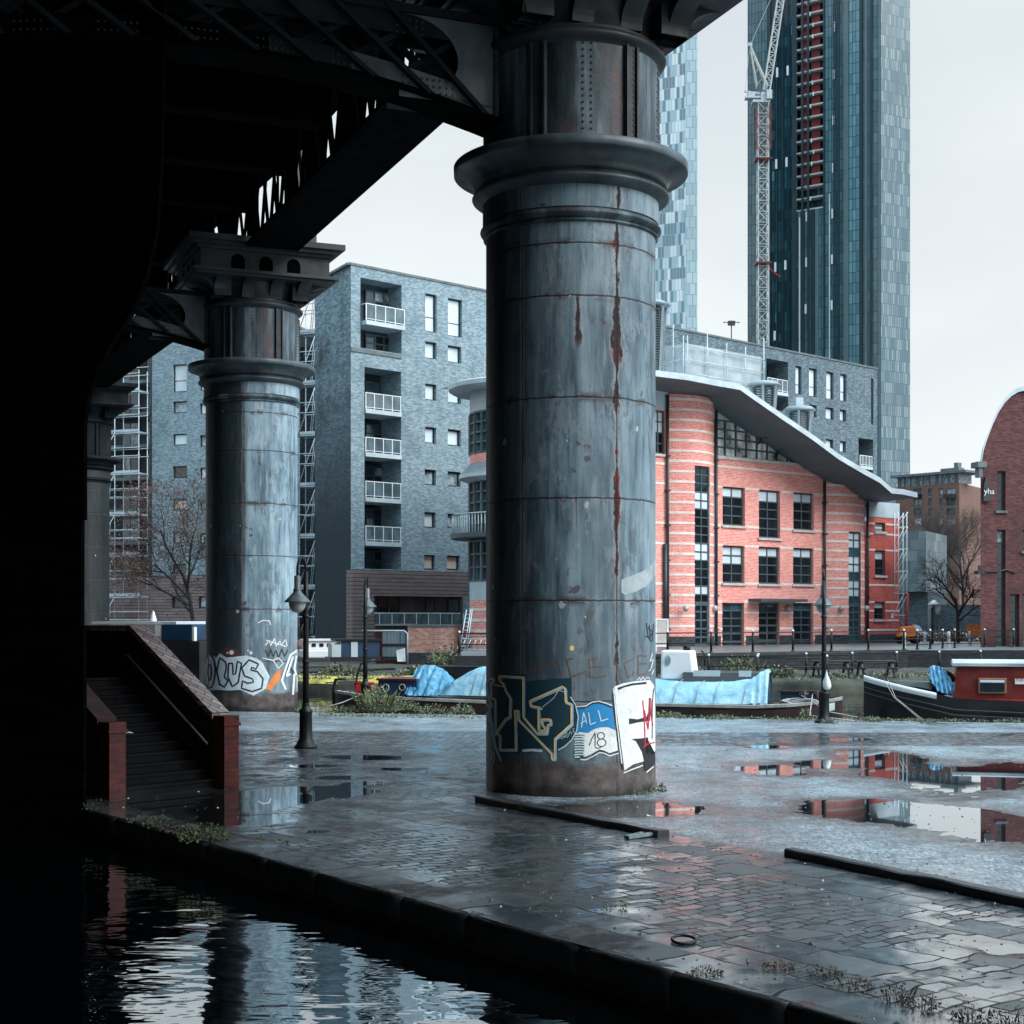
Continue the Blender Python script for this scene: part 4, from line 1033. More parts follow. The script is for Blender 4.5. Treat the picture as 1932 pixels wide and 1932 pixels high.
# ---- bowed bays with window strips
def bay(xl,xr,bulge,sx0,sx1,stop,name,pattern,nrow,spec_door):
    ua, ub = uq(xl), uq(xr); um = (ua+ub)/2; hw = (ub-ua)/2
    off = lambda u: bulge*(1-((u-um)/hw)**2)
    sa, sb_ = RP.u(RQ(sx0,0)[0],bulge*.8), RP.u(RQ(sx1,0)[0],bulge*.8); zs = RP.z(*RQ(sx0,stop),bulge*.8)
    us = sorted(set([ua+(ub-ua)*i/20 for i in range(21)]+[sa,sb_]))
    mb = MB(); bds = {}; pl = MB()
    for a,b in zip(us,us[1:]):
        inside = a >= sa-1e-6 and b <= sb_+1e-6
        z0 = zs if inside else TZ-.3
        oa, ob = off(a), off(b)
        ta = roofz(a)-TH-.2; tb_ = roofz(b)-TH-.2
        mb.face([RP.pt(a,z0,oa),RP.pt(b,z0,ob),RP.pt(b,tb_,ob),RP.pt(a,ta,oa)],0,False)
        z = TZ+.62
        if not inside:
            q = [RP.pt(a,TZ-.3,oa+.03),RP.pt(b,TZ-.3,ob+.03),RP.pt(b,zp,ob+.03),RP.pt(a,zp,oa+.03)]; pl.face(q); pl.face([RP.pt(a,zp,oa+.03),RP.pt(b,zp,ob+.03),RP.pt(b,zp,ob),RP.pt(a,zp,oa)])
        k = 0
        while z < min(ta,tb_)-.5:
            z += .655
            if inside and z-.1 < zs: continue
            h = .075; bd = bds.setdefault(round(z,3),MB())
            bd.hexa([RP.pt(a,z-h,oa+.02),RP.pt(b,z-h,ob+.02),RP.pt(b,z-h,ob-.02),RP.pt(a,z-h,oa-.02),RP.pt(a,z+h,oa+.02),RP.pt(b,z+h,ob+.02),RP.pt(b,z+h,ob-.02),RP.pt(a,z+h,oa-.02)])
    part(mb,name,M['brick_red'],rb); [part(bd,'stone_band',M['band'],rb) for bd in bds.values()]; part(pl,'plinth',M['brick_blue'],rb)
    fp = Plane(RP.pt(sa,0,off(sa))[:2], RP.pt(sb_,0,off(sb_))[:2])
    doorh = 2.75
    zd = TZ+doorh
    fp.window(rb,(0,fp.len,zd,zs),2,1,M['frame'],[M['g_dark'],M['g_blind'],M['g_teal']],rec=.12,fw=.09,bw=.08,rowf=[i/nrow for i in range(1,nrow)],special=lambda k,i,n: pattern[min(n-1-k,len(pattern)-1)],name='window_strip')
    fp.window(rb,(0,fp.len,TZ+.02,zd-.01),2,1,M['frame'],[M['g_dark'],M['g_teal']],rec=.14,fw=.16,bw=.12,rowf=[.2,.4,.6,.8],special=lambda k,i,n:spec_door,name='side_door')
    return off
bay(110,428,.85,287,400,955,'bay_wall',[0,0,0,1,1,0,0,0,0,1,1,0,0,0,1,0],16,0)
bay(1182,1456,.75,1338,1430,1405,'bay_wall',[1,1,2,1,1,2,1,1,2,1,2,1],9,1)
# ---- end wall
ea, eb = uq(1468), uq(1692); hl = []; wl = []
for f,x0,y0,x1,y1 in ((RQ,1527,1345,1597,1405),(RQ,1527,1535,1597,1705),(RG,1155,185,1212,275)):
    r = RP.rect(*f(x0,y0),*f(x1,y1)); hl.append((*r,.28)); wl.append(r)
ze = zq(1480,1303)
mb = MB(); RP.wall(mb,ea,eb,TZ-.3,ze,hl,.28)
mb.face([RP.pt(eb,TZ-.3,0),RP.pt(eb,TZ-.3,-12),RP.pt(eb,ze,-12),RP.pt(eb,ze,0)])
part(mb,'end_wall',M['brick_red_end'],rb)
for r in wl: RP.window(rb,r,1,1,M['frame'],[M['g_dark'],M['g_blind']],rec=.22,fw=.09,sill=M['sill'],rowf=[.3,.65],special=(lambda first: lambda k,i,n: 1 if (k == n-1 or first) else 0)(r is wl[0]))
bands([zq(1480,y) for y in (1348,1418,1528,1768)]+[RP.z(*RG(1120,y)) for y in (185,230,280,330)],ea,eb,hl,.13)
pn = MB(); RP.box(pn,ea,eb,ze,roofz(eb)-TH-.1,-.3,.04); part(pn,'eaves_panel',M['panel_grey'],rb)
pl = MB(); RP.box(pl,ea,eb,TZ-.3,zp,.003,.03); part(pl,'plinth',M['brick_blue'],rb)
sg = MB(); RP.box(sg,RP.u(RG(1242,0)[0]),RP.u(RG(1253,0)[0]),RP.z(*RG(1242,268)),RP.z(*RG(1242,245)),.01,.04); part(sg,'notice',M['sign_white'],rb)
# ---- short wall left of the bay
la, lb = uq(-330), uq(112); r = RP.rect(*RQ(-60,575),*RQ(96,872)); mb = MB(); RP.wall(mb,la,lb,TZ-.3,zq(60,575)+.02,[(*r,.25)],.25); part(mb,'link_wall',M['brick_red'],rb)
RP.window(rb,r,4,1,M['frame'],[M['g_dark'],M['g_blind']],rec=.2,fw=.1,bw=.08,sill=M['sill'],rowf=[.25,.5,.75],special=lambda k,i,n: 1 if k>1 else 0)
bands([zq(60,y) for y in (940,1075,1345,1485,1760,1885)],la,lb,[r])
pn = MB(); RP.box(pn,la,lb,zq(60,575)+.02,roofz(lb)-TH-.1,-.3,.02); part(pn,'eaves_panel',M['panel_grey'],rb)
pl = MB(); RP.box(pl,la,lb,TZ-.3,zp,.003,.03); part(pl,'plinth',M['brick_blue'],rb)
# ---- rain pipes
for x in (100,432,1172,1465):
    t_ = MB(); uu = uq(x); t_.tube([RP.pt(uu,TZ,.16),RP.pt(uu,roofz(uu)-TH-.3,.16)],.10,8)
    for q in range(6): RP.box(t_,uu-.14,uu+.14,TZ+1+q*2.2,TZ+1.1+q*2.2,.0,.30)
    part(t_,'drainpipe',M['pipe'],rb)
t_ = MB(); uu = uq(84); t_.tube([RP.pt(uu,TZ,.16),RP.pt(uu,zq(84,1490),.16)],.13,8); part(t_,'drainpipe',M['pipe'],rb)
# ---- glazed rotunda at the left end, mostly behind the near column
rc = P(985,HY,92.5); RR = 3.15
zr_ = lambda y: HC+(HY-y)*92.0/FOC
def drum(y0,y1,r,mat,name,r2=None):
    m = MB(); m.lathe([(r,zr_(y0)),(r if r2 is None else r2,zr_(y1))],(rc.x,rc.y,0),48,0,False); return part(m,name,mat,rb)
drum(1235,1132,RR,M['brick_red'],'rotunda_wall'); drum(1132,1096,RR,M['panel_grey'],'rotunda_panel'); drum(878,857,RR,M['brick_red'],'rotunda_wall'); drum(782,738,RR,M['panel_grey'],'rotunda_panel')
m = MB()
for y in (1150,1170,1190): m.lathe([(RR+.02,zr_(y)-.09),(RR+.02,zr_(y)+.09)],(rc.x,rc.y,0),48)
part(m,'stone_bands',M['band'],rb)
def glazed(y0,y1,rows_):
    g = MB(); g.lathe([(RR-.12,zr_(y0)),(RR-.12,zr_(y1))],(rc.x,rc.y,0),26,0,False)
    f = MB()
    for k in range(26):
        a = 2*math.pi*k/26; q = Vector((rc.x+RR*math.cos(a),rc.y+RR*math.sin(a))); f.obox(q,(math.cos(a),math.sin(a)),(-math.sin(a),math.cos(a)),.08,.05,zr_(y0),zr_(y1))
    for i in range(rows_+1):
        z = zr_(y0)+(zr_(y1)-zr_(y0))*i/rows_; f.lathe([(RR-.06,z-.06),(RR+.04,z-.06),(RR+.04,z+.06),(RR-.06,z+.06)],(rc.x,rc.y,0),26,0,False)
    o = part(f,'rotunda_window',M['frame'],rb); part(g,'pane',M['g_teal'],o)
glazed(1096,1022,3); glazed(1008,911,5); glazed(857,782,4)
m = MB(); m.lathe([(.1,zr_(1019)),(4.3,zr_(1017)),(4.35,zr_(1009)),(.1,zr_(1007))],(rc.x,rc.y,0),48,0,False); part(m,'rotunda_balcony',M['lead'],rb)
m = MB(); m.lathe([(4.2,zr_(973)-.03),(4.26,zr_(973)),(4.2,zr_(973)+.03),(4.14,zr_(973)),(4.2,zr_(973)-.03)],(rc.x,rc.y,0),48)
for k in range(110):
    a = 2*math.pi*k/110; q = (rc.x+4.2*math.cos(a),rc.y+4.2*math.sin(a)); m.tube([(*q,zr_(1010)),(*q,zr_(973))],.022,4)
part(m,'balcony_railing',M['fascia'],rb)
m = MB(); m.lathe([(RR,zr_(911)),(3.7,zr_(905)),(3.8,zr_(904)),(3.8,zr_(897))],(rc.x,rc.y,0),48,0,False); part(m,'rotunda_eaves',M['fascia'],rb)
m = MB(); m.lathe([(3.8,zr_(897)),(RR,zr_(876))],(rc.x,rc.y,0),48,0,False); part(m,'skirt_roof',M['lead'],rb)
m = MB(); m.lathe([(.1,zr_(739)),(4.2,zr_(741)),(4.42,zr_(737)),(4.45,zr_(729)),(4.3,zr_(727)),(.1,zr_(704))],(rc.x,rc.y,0),64,0,False); part(m,'rotunda_roof',M['fascia'],rb)
# ---- roof ventilators
def vent(px,py_cap,rad,d,h,chimney=False):
    c = P(px,py_cap,d); m = MB()
    m.lathe([(rad*1.05,c.z-.06),(rad*1.08,c.z),(rad*.8,c.z+.22),(.02,c.z+.34)],(c.x,c.y,0),32)
    m.lathe([(.02,c.z-.05),(rad*1.05,c.z-.06)],(c.x,c.y,0),32)
    o = part(m,'roof_vent',M['vent'],rb)
    b = MB(); n_ = int(h/.16)
    for i in range(n_): z = c.z-.15-i*.16; b.lathe([(rad*.62,z),(rad*.70,z-.10),(rad*.62,z-.12)],(c.x,c.y,0),24)
    part(b,'louvres',M['lead'],o)
    f = MB()
    for k in range(6):
        a = math.pi/3*k+.3; f.beam((c.x+rad*.72*math.cos(a),c.y+rad*.72*math.sin(a),c.z-h),(c.x+rad*.9*math.cos(a),c.y+rad*.9*math.sin(a),c.z-.06),.16)
    part(f,'vent_struts',M['vent'],o)
    if chimney: q = MB(); q.box(c.x-.22,c.x+.25,c.y-.2,c.y+.2,c.z+.2,c.z+.85); part(q,'flue',M['fascia'],o)
vent(1441,727,1.08,104,2.2); vent(1508,774,1.05,105.5,2.2,True); vent(1222,577,1.35,97,4.2)
# ---- sheeted scaffold on the roof
sw = thing('sheeted_scaffold', P(1345,720,113), 'scaffold wrapped in translucent white sheeting above the red office roof', 'scaffold')
a_, b_, c_ = P(1255,HY,110), P(1293,HY,108.5), P(1437,HY,114.4)
z1 = HC+(HY-647)*108.5/FOC; zlow = z1-4.2
for q0,q1,nm in ((a_,b_,'side'),(b_,c_,'front')):
    m = MB(); pp = Plane(q0,q1); n = 24
    m.grid([[pp.pt(pp.len*i/n, zlow+(z1-zlow)*j/8, .12*mnoise.noise(Vector((i*.7,j*.5,3)))) for i in range(n+1)] for j in range(9)],0,True)
    part(m,'sheeting',M['sheet'],sw)
    m = MB(); k = max(2,int(pp.len/2.1))
    for i in range(k+1): m.tube([pp.pt(pp.len*i/k,zlow,.2),pp.pt(pp.len*i/k,z1+.5+(.9 if i%3==1 else 0),.2)],.045,5)
    for i in range(4): m.tube([pp.pt(0,z1-.25-i*.95,.24),pp.pt(pp.len,z1-.25-i*.95,.24)],.04,5)
    part(m,'poles',M['galv'],sw)
# ---- globe lamps on the wall
glabels = ['round opal wall lamp left of the strip window in the left brick bay','round opal wall lamp beside the drainpipe right of the left bay','round opal wall lamp between entrance door and right ground floor window','round opal wall lamp on the right bay, left of its pale strip window','round opal wall lamp beside the drainpipe right of the right bay']
for (x,bg_),lb in zip(((168,.72),(318,.2),(702,0),(975,.5),(1105,.0)),glabels):
    q = RP.uz(*RG(x,218),bg_); c = RP.pt(q[0],q[1],bg_+.2)
    t_ = thing('wall_lamp',c,lb,'wall lamp','globe lamps on the red office wall')
    m = MB(); m.ball(c,.21,14); part(m,'lamp_globe',M['globe'],t_)
    m = MB(); m.beam(RP.pt(q[0],q[1]-.03,bg_),c-Vector((0,0,.03)),.12); part(m,'bracket',M['pipe'],t_)
# ------------------------------------------------------------------ glass towers and crane
TD = Vector((-.835,.55)); tc0 = P(1662,HY,480); TL = Vector((tc0.x,tc0.y))+TD*45.3
TP = Plane(TL,(tc0.x,tc0.y)); tS = Vector((tc0.x,tc0.y))+Vector((.865,.5))*12.4
TQ = lambda x,y: (1228.6+.3595*x, .3595*y)
ut = lambda x: TP.u(TQ(x,0)[0])
tw = thing('glass_tower', (tc0.x,tc0.y,1.0), 'teal glass skyscraper with an open red hoist shaft behind the crane', 'skyscraper')
ZT = 226
shz = TP.z(*TQ(850,1100))
def strip(x0,x1,mat,off=0,z0=1,z1=ZT,name='curtain_wall'):
    m = MB(); m.face([TP.pt(ut(x0),z0,off),TP.pt(ut(x1),z0,off),TP.pt(ut(x1),z1,off),TP.pt(ut(x0),z1,off)]); return part(m,name,mat,tw,fix=False)
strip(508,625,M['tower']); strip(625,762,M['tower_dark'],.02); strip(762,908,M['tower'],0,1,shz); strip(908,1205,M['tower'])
m = MB()
for x0,x1 in ((610,628),(742,764),(786,792),(845,860),(980,991),(1096,1110),(905,912),(1150,1162),(660,664),(690,693),(720,723)): TP.box(m,ut(x0),ut(x1),1,ZT if not 764<x0<905 else shz,.03,.5)
part(m,'dark_fins',M['fin'],tw)
m = MB()
for x0,x1 in ((1012,1036),(1122,1136),(862,880),(1195,1203)): TP.box(m,ut(x0),ut(x1),1,ZT if not 764<x0<905 else shz,.03,.35)
part(m,'pale_fins',M['fin_brown'],tw)
m = MB()   # open hoist shaft
a,b = ut(764), ut(906); m.face([TP.pt(a,shz,-3),TP.pt(b,shz,-3),TP.pt(b,ZT,-3),TP.pt(a,ZT,-3)]); m.face([TP.pt(a,shz,-3),TP.pt(a,shz,0),TP.pt(a,ZT,0),TP.pt(a,ZT,-3)]); m.face([TP.pt(b,shz,-3),TP.pt(b,shz,0),TP.pt(b,ZT,0),TP.pt(b,ZT,-3)])
part(m,'hoist_shaft',M['tower_dark'],tw)
sl_ = MB(); rd = MB(); k = 0; zf = shz
fh = (TP.z(*TQ(830,180))-TP.z(*TQ(830,1000)))/13.55
while zf < ZT-2:
    TP.box(sl_,a,b,zf,zf+.5,-2.9,.25)
    if k >= 2:
        for q0,q1 in ((.08,.30),(.48,.80)):
            TP.box(rd,a+(b-a)*q0,a+(b-a)*q1,zf+.62,zf+fh-.35,-2.4,-1.4)
    zf += fh; k += 1
part(sl_,'floor_slabs',M['slab'],tw); part(rd,'shaft_boarding',M['shaft_red'],tw)
m = MB()
for k in range(20): TP.box(m,a+(b-a)*(.5+.12*math.sin(k*5.1)),a+(b-a)*(.5+.12*math.sin(k*5.1))+.35,shz+3+k*fh,shz+4.2+k*fh,.26,.5)
part(m,'work_lights',M['white_paint'],tw)
m = MB()   # hoist mast on the facade
for x in (962,972): TP.box(m,ut(x)-.1,ut(x)+.1,1,ZT,.5,.9)
zz = 30
while zz < ZT: TP.box(m,ut(962),ut(972),zz,zz+.22,.55,.8); zz += 1.6
for x in (798,828): TP.box(m,ut(x)-.3,ut(x)+.3,1,ZT,.4,.9)
part(m,'hoist_mast',M['fin'],tw)
m = MB()
for x,y in ((965,140),(962,390),(960,630),(958,880),(955,1120),(953,1360),(951,1600),(820,1135),(818,1375),(815,1620),(665,380),(720,370),(660,860),(714,850),(655,1400),(708,1390),(652,1760)):
    r = TP.rect(*TQ(x-5,y-22),*TQ(x+5,y+28)); TP.box(m,*r,.5,.7)
TP.box(m,ut(937),ut(941),shz-110,shz+4,.5,.7); TP.box(m,ut(780),ut(786),shz-110,shz-2,.5,.7)
part(m,'pale_panels',M['white_paint'],tw)
m = MB(); m.face([(tc0.x,tc0.y,1),(tS.x,tS.y,1),(tS.x,tS.y,ZT),(tc0.x,tc0.y,ZT)]); part(m,'side_facade',M['side_check'],tw,fix=False)
m = MB(); B2 = tS+Vector((-.5,.865))*30; B3 = TL+Vector((.5,.9))*30
m.face([(tS.x,tS.y,1),(B2.x,B2.y,1),(B2.x,B2.y,ZT),(tS.x,tS.y,ZT)]); m.face([(TL.x,TL.y,1),(B3.x,B3.y,1),(B3.x,B3.y,ZT),(TL.x,TL.y,ZT)])
m.face([(TL.x,TL.y,ZT),(tc0.x,tc0.y,ZT),(tS.x,tS.y,ZT),(B2.x,B2.y,ZT),(B3.x,B3.y,ZT)])
part(m,'rear_facade',M['tower'],tw)
# the other tower
t2a, t2b = P(1150,HY,452), P(1313,HY,440)
t2 = thing('glass_tower', (t2a.x,t2a.y,1.0), 'pale checkered glass skyscraper directly behind the near iron column', 'skyscraper')
T2 = Plane(t2a,t2b); m = MB(); m.face([T2.pt(0,1,0),T2.pt(T2.len-3.2,1,0),T2.pt(T2.len-3.2,215,0),T2.pt(0,215,0)]); part(m,'checkered_facade',M['check'],t2,fix=False)
m = MB(); m.face([T2.pt(T2.len-3.2,1,0),T2.pt(T2.len,1,-1.2),T2.pt(T2.len,215,-1.2),T2.pt(T2.len-3.2,215,0)]); part(m,'corner_facade',panels('pale_teal_glass_panels',1.7,3.2,[(0,(.28,.40,.45)),(1,(.42,.53,.57))],.09,(.18,.29,.34),.5,.2,.5,.2,'LINEAR'),t2,fix=False)
m = MB(); T2.box(m,0,T2.len-11,1,214.8,-25,-1.3); part(m,'rear_facade',M['tower'],t2)
# crane
cr_ = thing('tower_crane', P(1439,HY,455)-Vector((0,0,2)), 'pale lattice luffing crane with red mast collars climbing beside the dark tower', 'crane')
cx_, cy_ = P(1439,HY,455)[:2]; W_ = 3.3; zA = HC+(HY-196)*455/FOC
zred = (HC+(HY-285)*455/FOC, HC+(HY-198)*455/FOC)
def lattice(mb, p0, p1, w, n, r, mi=0):
    p0 = Vector(p0); p1 = Vector(p1); ax = (p1-p0).normalized(); s1 = ax.cross(Vector((0,1,0))).normalized(); s2 = ax.cross(s1).normalized()
    cs = [(-1,-1),(1,-1),(1,1),(-1,1)]
    L = lambda i,k: p0+(p1-p0)*i/n+s1*cs[k][0]*w/2+s2*cs[k][1]*w/2
    for k in range(4):
        mb.beam(L(0,k),L(n,k),r*1.5)
        for i in range(n):
            mb.beam(L(i,k),L(i,(k+1)%4),r*.8); mb.beam(L(i,k),L(i+1,(k+1)%4),r*.8) if i%2==0 else mb.beam(L(i,(k+1)%4),L(i+1,k),r*.8)
m = MB(); lattice(m,(cx_,cy_,1),(cx_,cy_,zA),W_*.92,48,.2); part(m,'mast',M['crane'],cr_)
m = MB(); lattice(m,(cx_,cy_,zred[0]),(cx_,cy_,zred[1]),W_+.9,4,.16)
for y,x2 in ((302,1452),(498,1486)):
    z = HC+(HY-y)*455/FOC; m.obox((cx_,cy_),(1,0),(0,1),2.4,2.4,z-.22,z+.22)
    if x2 > 1460: m.beam((cx_,cy_,z),(cx_+(x2-1439)*455/FOC,cy_+14,z-.8),.6)
part(m,'red_collars',M['cabin_red'],cr_)
pc = lambda x,y: Vector(((x-CX)*455/FOC,cy_,HC+(HY-y)*455/FOC))
m = MB(); m.obox((cx_-.6,cy_),(1,0),(0,1),2.6,1.8,zA,zA+.7); m.obox((cx_-2.6,cy_),(1,0),(0,1),2.6,1.3,zA+1.4,zA+2.0); m.obox((cx_-3.4,cy_),(1,0),(0,1),1.0,1.1,zA+2.0,zA+3.3); m.obox((cx_+.2,cy_-.6),(1,0),(0,1),.9,.9,zA+.7,zA+3.0); m.obox((cx_+1.6,cy_-1.7),(1,0),(0,1),.8,.8,zA+.8,zA+3.4); m.beam((cx_-4.8,cy_-1,zA+2.1),(cx_-4.8,cy_-1,zA+3.2),.12); m.beam((cx_-4.8,cy_-1,zA+3.2),(cx_-1,cy_-1,zA+3.2),.12)
m.beam(pc(1450,180),pc(1404,172),.5); part(m,'slewing_platform',M['galv'],cr_)
m = MB(); lattice(m,pc(1446,172),pc(1494,-140),1.9,22,.2); part(m,'jib',M['crane'],cr_)
m = MB()
for q in (-1,1): 
    m.beam(pc(1448,165)+Vector((0,q,0)),pc(1415,86)+Vector((0,q*.5,0)),.45); m.beam(pc(1428,165)+Vector((0,q,0)),pc(1415,86)+Vector((0,q*.5,0)),.3)
for t__ in (.25,.5,.75):
    A_ = pc(1448,165).lerp(pc(1415,86),t__); m.beam(A_+Vector((0,-1,0)),A_+Vector((0,1,0)),.2)
    m.beam(pc(1448,165).lerp(pc(1415,86),t__), pc(1428,165).lerp(pc(1415,86),t__-.2),.2)
m.beam(pc(1415,86),pc(1406,168),.14); m.beam(pc(1415,86),pc(1480,-60),.12); m.box(pc(1415,86).x-.6,pc(1415,86).x+.6,cy_-.6,cy_+.6,pc(1415,86).z-.3,pc(1415,86).z+.7)
part(m,'apex_frame',M['crane'],cr_)

# ------------------------------------------------------------------ right hand warehouse with the arched gable
wa = P(1850,HY,95); WH = Plane(wa,(wa.x+9.7,wa.y+1.6))
YQ = lambda x,y: (1629.3+.3457*x, 721.2+.3457*y)
wh = thing('warehouse', (wa.x,wa.y,BZ), 'brown brick warehouse with arched gable and tall slit windows at the right edge', 'warehouse')
arch = [WH.uz(*YQ(x,y)) for x,y in ((632,440),(650,372),(672,305),(700,232),(732,165),(765,115),(800,80),(835,58),(865,50))]
uap = arch[-1][0]; arch = [(max(0,u),z) for u,z in arch]; arch += [(2*uap-u,z) for u,z in reversed(arch[:-1])]
ul = arch[-1][0]; zE = arch[0][1]; hl = []; wl = []
for x0,y0,x1,y1,rf_ in ((728,485,775,700,[.25,.5,.75]),(728,805,775,1440,[.1,.22,.34,.46,.58,.7,.89]),(800,1155,850,1450,[.17,.34,.5,.67,.84]),(868,1155,918,1450,[.17,.34,.5,.67,.84]),(868,805,905,920,[.5]),(945,485,992,700,[.5])):
    r = WH.rect(*YQ(x0,y0),*YQ(x1,y1)); hl.append((*r,.3)); wl.append((r,rf_))
m = MB(); WH.wall(m,0,ul,BZ-.2,zE,hl,.3)
m.face([WH.pt(ul,zE,0)]+[WH.pt(u,z,0) for u,z in reversed(arch)]) if False else None
for (ua,za),(ub,zb_) in zip(arch,arch[1:]): m.face([WH.pt(ua,zE,0),WH.pt(ub,zE,0),WH.pt(ub,zb_,0),WH.pt(ua,za,0)])
bk3 = lambda u,z,k=20.0: WH.pt(u,z,0)+Vector((.44,.90,0))*k
m.face([WH.pt(0,BZ-.2,0),bk3(0,BZ-.2),bk3(0,zE),WH.pt(0,zE,0)])
part(m,'gable_wall',M['brick_ware'],wh)
for r,rf_ in wl: WH.window(wh,r,1,1,M['frame_black'],[M['g_dark'],M['g_curtain']],rec=.24,fw=.12,bw=.10,rowf=rf_,sill=M['lead'],special=lambda k,i,n: 1 if (n > 6 and k == n-1) else 0)
m = MB(); m.grid([[WH.pt(u,z+.02,.16) for u,z in arch],[WH.pt(u,z+.30,.16) for u,z in arch],[bk3(u,z+.34) for u,z in arch]],0,False); m.grid([[WH.pt(u,z+.02,.16) for u,z in arch],[WH.pt(u,z+.02,-.1) for u,z in arch]],0,False); part(m,'barrel_roof',M['fascia'],wh)
m = MB(); WH.box(m,-.35,.25,zE-.3,zE+.05,-.6,.35); WH.box(m,-.22,.02,zE-.9,zE-.3,-.3,.25); part(m,'gutter',M['lead'],wh)
m = MB(); q = WH.uz(*YQ(645,1040)); WH.box(m,q[0]-.55,q[0]-.05,q[1]-.1,q[1]+.12,.1,.6); WH.box(m,q[0]-.3,q[0]-.1,q[1]+.15,q[1]+.45,.1,.3); m.tube([WH.pt(q[0]-.1,q[1]+.05,.1),WH.pt(q[0]+1.0,q[1]+.08,.06),WH.pt(q[0]+1.6,q[1]+.2,.06),WH.pt(q[0]+2.2,q[1],.06)],.05,6); part(m,'security_camera',M['frame_black'],wh)
# sign plaque on the gable with its three letters
sg_ = thing('wall_sign', WH.pt(WH.u(1862),WH.z(1862,946),.05), 'dark triangular sign plaque with small white letters on the brown gable', 'sign')
pts = [WH.uz(*YQ(x,y),.1) for x,y in ((652,650),(654,560),(664,515),(676,515),(690,560),(697,635),(690,648))]
m = MB(); m.face([WH.pt(u,z,.2) for u,z in pts]); 
for i in range(len(pts)): a_=pts[i]; b_=pts[(i+1)%len(pts)]; m.face([WH.pt(*a_,.2),WH.pt(*b_,.2),WH.pt(*b_,.05),WH.pt(*a_,.05)])
part(m,'plaque',M['sign_dark'],sg_)
fm = bpy.data.curves.new('letters','FONT'); fm.body = 'yha'; fm.size = .5; fm.extrude = .01
fo = bpy.data.objects.new('letters_curve',fm); col.objects.link(fo)
dg = bpy.context.evaluated_depsgraph_get(); tm = bpy.data.meshes.new_from_object(fo.evaluated_get(dg)); bpy.data.objects.remove(fo)
def place_text(me, name, pl, px, py, off, parent, mat, scale=1.0):
    u,z = pl.uz(px,py,off); base = Vector(parent.location)
    for v in me.vertices:
        c = pl.pt(u+v.co.x*scale, z+v.co.y*scale, off+.02+v.co.z); v.co = c-base
    me.materials.clear(); me.materials.append(mat)
    o = bpy.data.objects.new(name, me); col.objects.link(o); o.parent = parent; return o
place_text(tm,'letters',WH,1856.4,932,.2,sg_,M['sign_white'])

# ------------------------------------------------------------------ far brown flats, zinc box, things at the far end of the quay
fb0, fb1, fb2 = P(1690,HY,472), P(1810,HY,455), P(1880,HY,490)
fb = thing('apartment_building', (fb0.x,fb0.y,1.0), 'distant brown brick apartment block with glazed top floor behind bare trees', 'apartment building')
FB = Plane(fb0,fb1); F2 = Plane(fb1,fb2); zb1 = FB.z(1800,911); zb2 = FB.z(1800,893)
hl = []; wl = []
for x0,x1 in ((275,315),(354,373),(413,432),(453,500)):
    for y0 in range(580,900,54):
        r = FB.rect(*YQ(x0,y0),*YQ(x1,y0+38)); hl.append((*r,.3)); wl.append(r)
m = MB(); FB.wall(m,0,FB.len,1,zb1,hl,.3); m.face([F2.pt(0,1,0),F2.pt(F2.len,1,0),F2.pt(F2.len,zb1,0),F2.pt(0,zb1,0)]); part(m,'brick_wall',M['brick_far'],fb)
rnd = random.Random(4)
for r in wl: FB.window(fb,r,2 if r[1]-r[0] > 2 else 1,1,M['frame_black'],rnd.choice([M['g_teal'],M['g_curtain'],M['g_blind']]),rec=.25,fw=.12)
m = MB()
for y0 in (612,): 
    for x0,x1 in ((275,318),(450,503)): r = FB.rect(*YQ(x0,y0),*YQ(x1,y0+22)); FB.box(m,r[0],r[1],r[2],r[3],.0,1.6)
part(m,'balcony',M['frame_black'],fb)
m = MB(); FB.box(m,0,FB.len-1,zb1+.05,zb2,-8,-1); part(m,'top_floor_glazing',M['g_curtain'],fb)
m = MB()
for i in range(10): FB.box(m,FB.len*i/10+.1,FB.len*i/10+(.5 if i%3 else 1.1),zb1,zb2-.02,-1.02,-.8)
FB.box(m,-1,FB.len+3,zb2,zb2+.7,-10,1.5); FB.box(m,FB.len*.62,FB.len*.9,zb2+.7,zb2+2.0,-6,-3); FB.box(m,FB.len*.8,FB.len*.86,zb2+2.0,zb2+3.6,-6,-4); part(m,'flat_roof',M['lead'],fb)
zc0, zc1 = P(1690,HY,222), P(1747,HY,220); ZC = Plane(zc0,zc1)
zc = thing('clad_building', (zc0.x,zc0.y,1.0), 'blank blue grey zinc clad box on a dark recessed base beyond the red office', 'building')
m = MB(); ZC.box(m,0,ZC.len,ZC.z(1740,1116),ZC.z(1740,1002),-14,0); part(m,'cladding',M['zinc_clad'],zc)
m = MB(); ZC.box(m,0,ZC.len+.0,.9,ZC.z(1740,1116)-.01,-14,-1.2); ZC.box(m,ZC.len+.01,ZC.len+14,.9,5.0,-10,-4); part(m,'base',M['brick_dark'],zc)
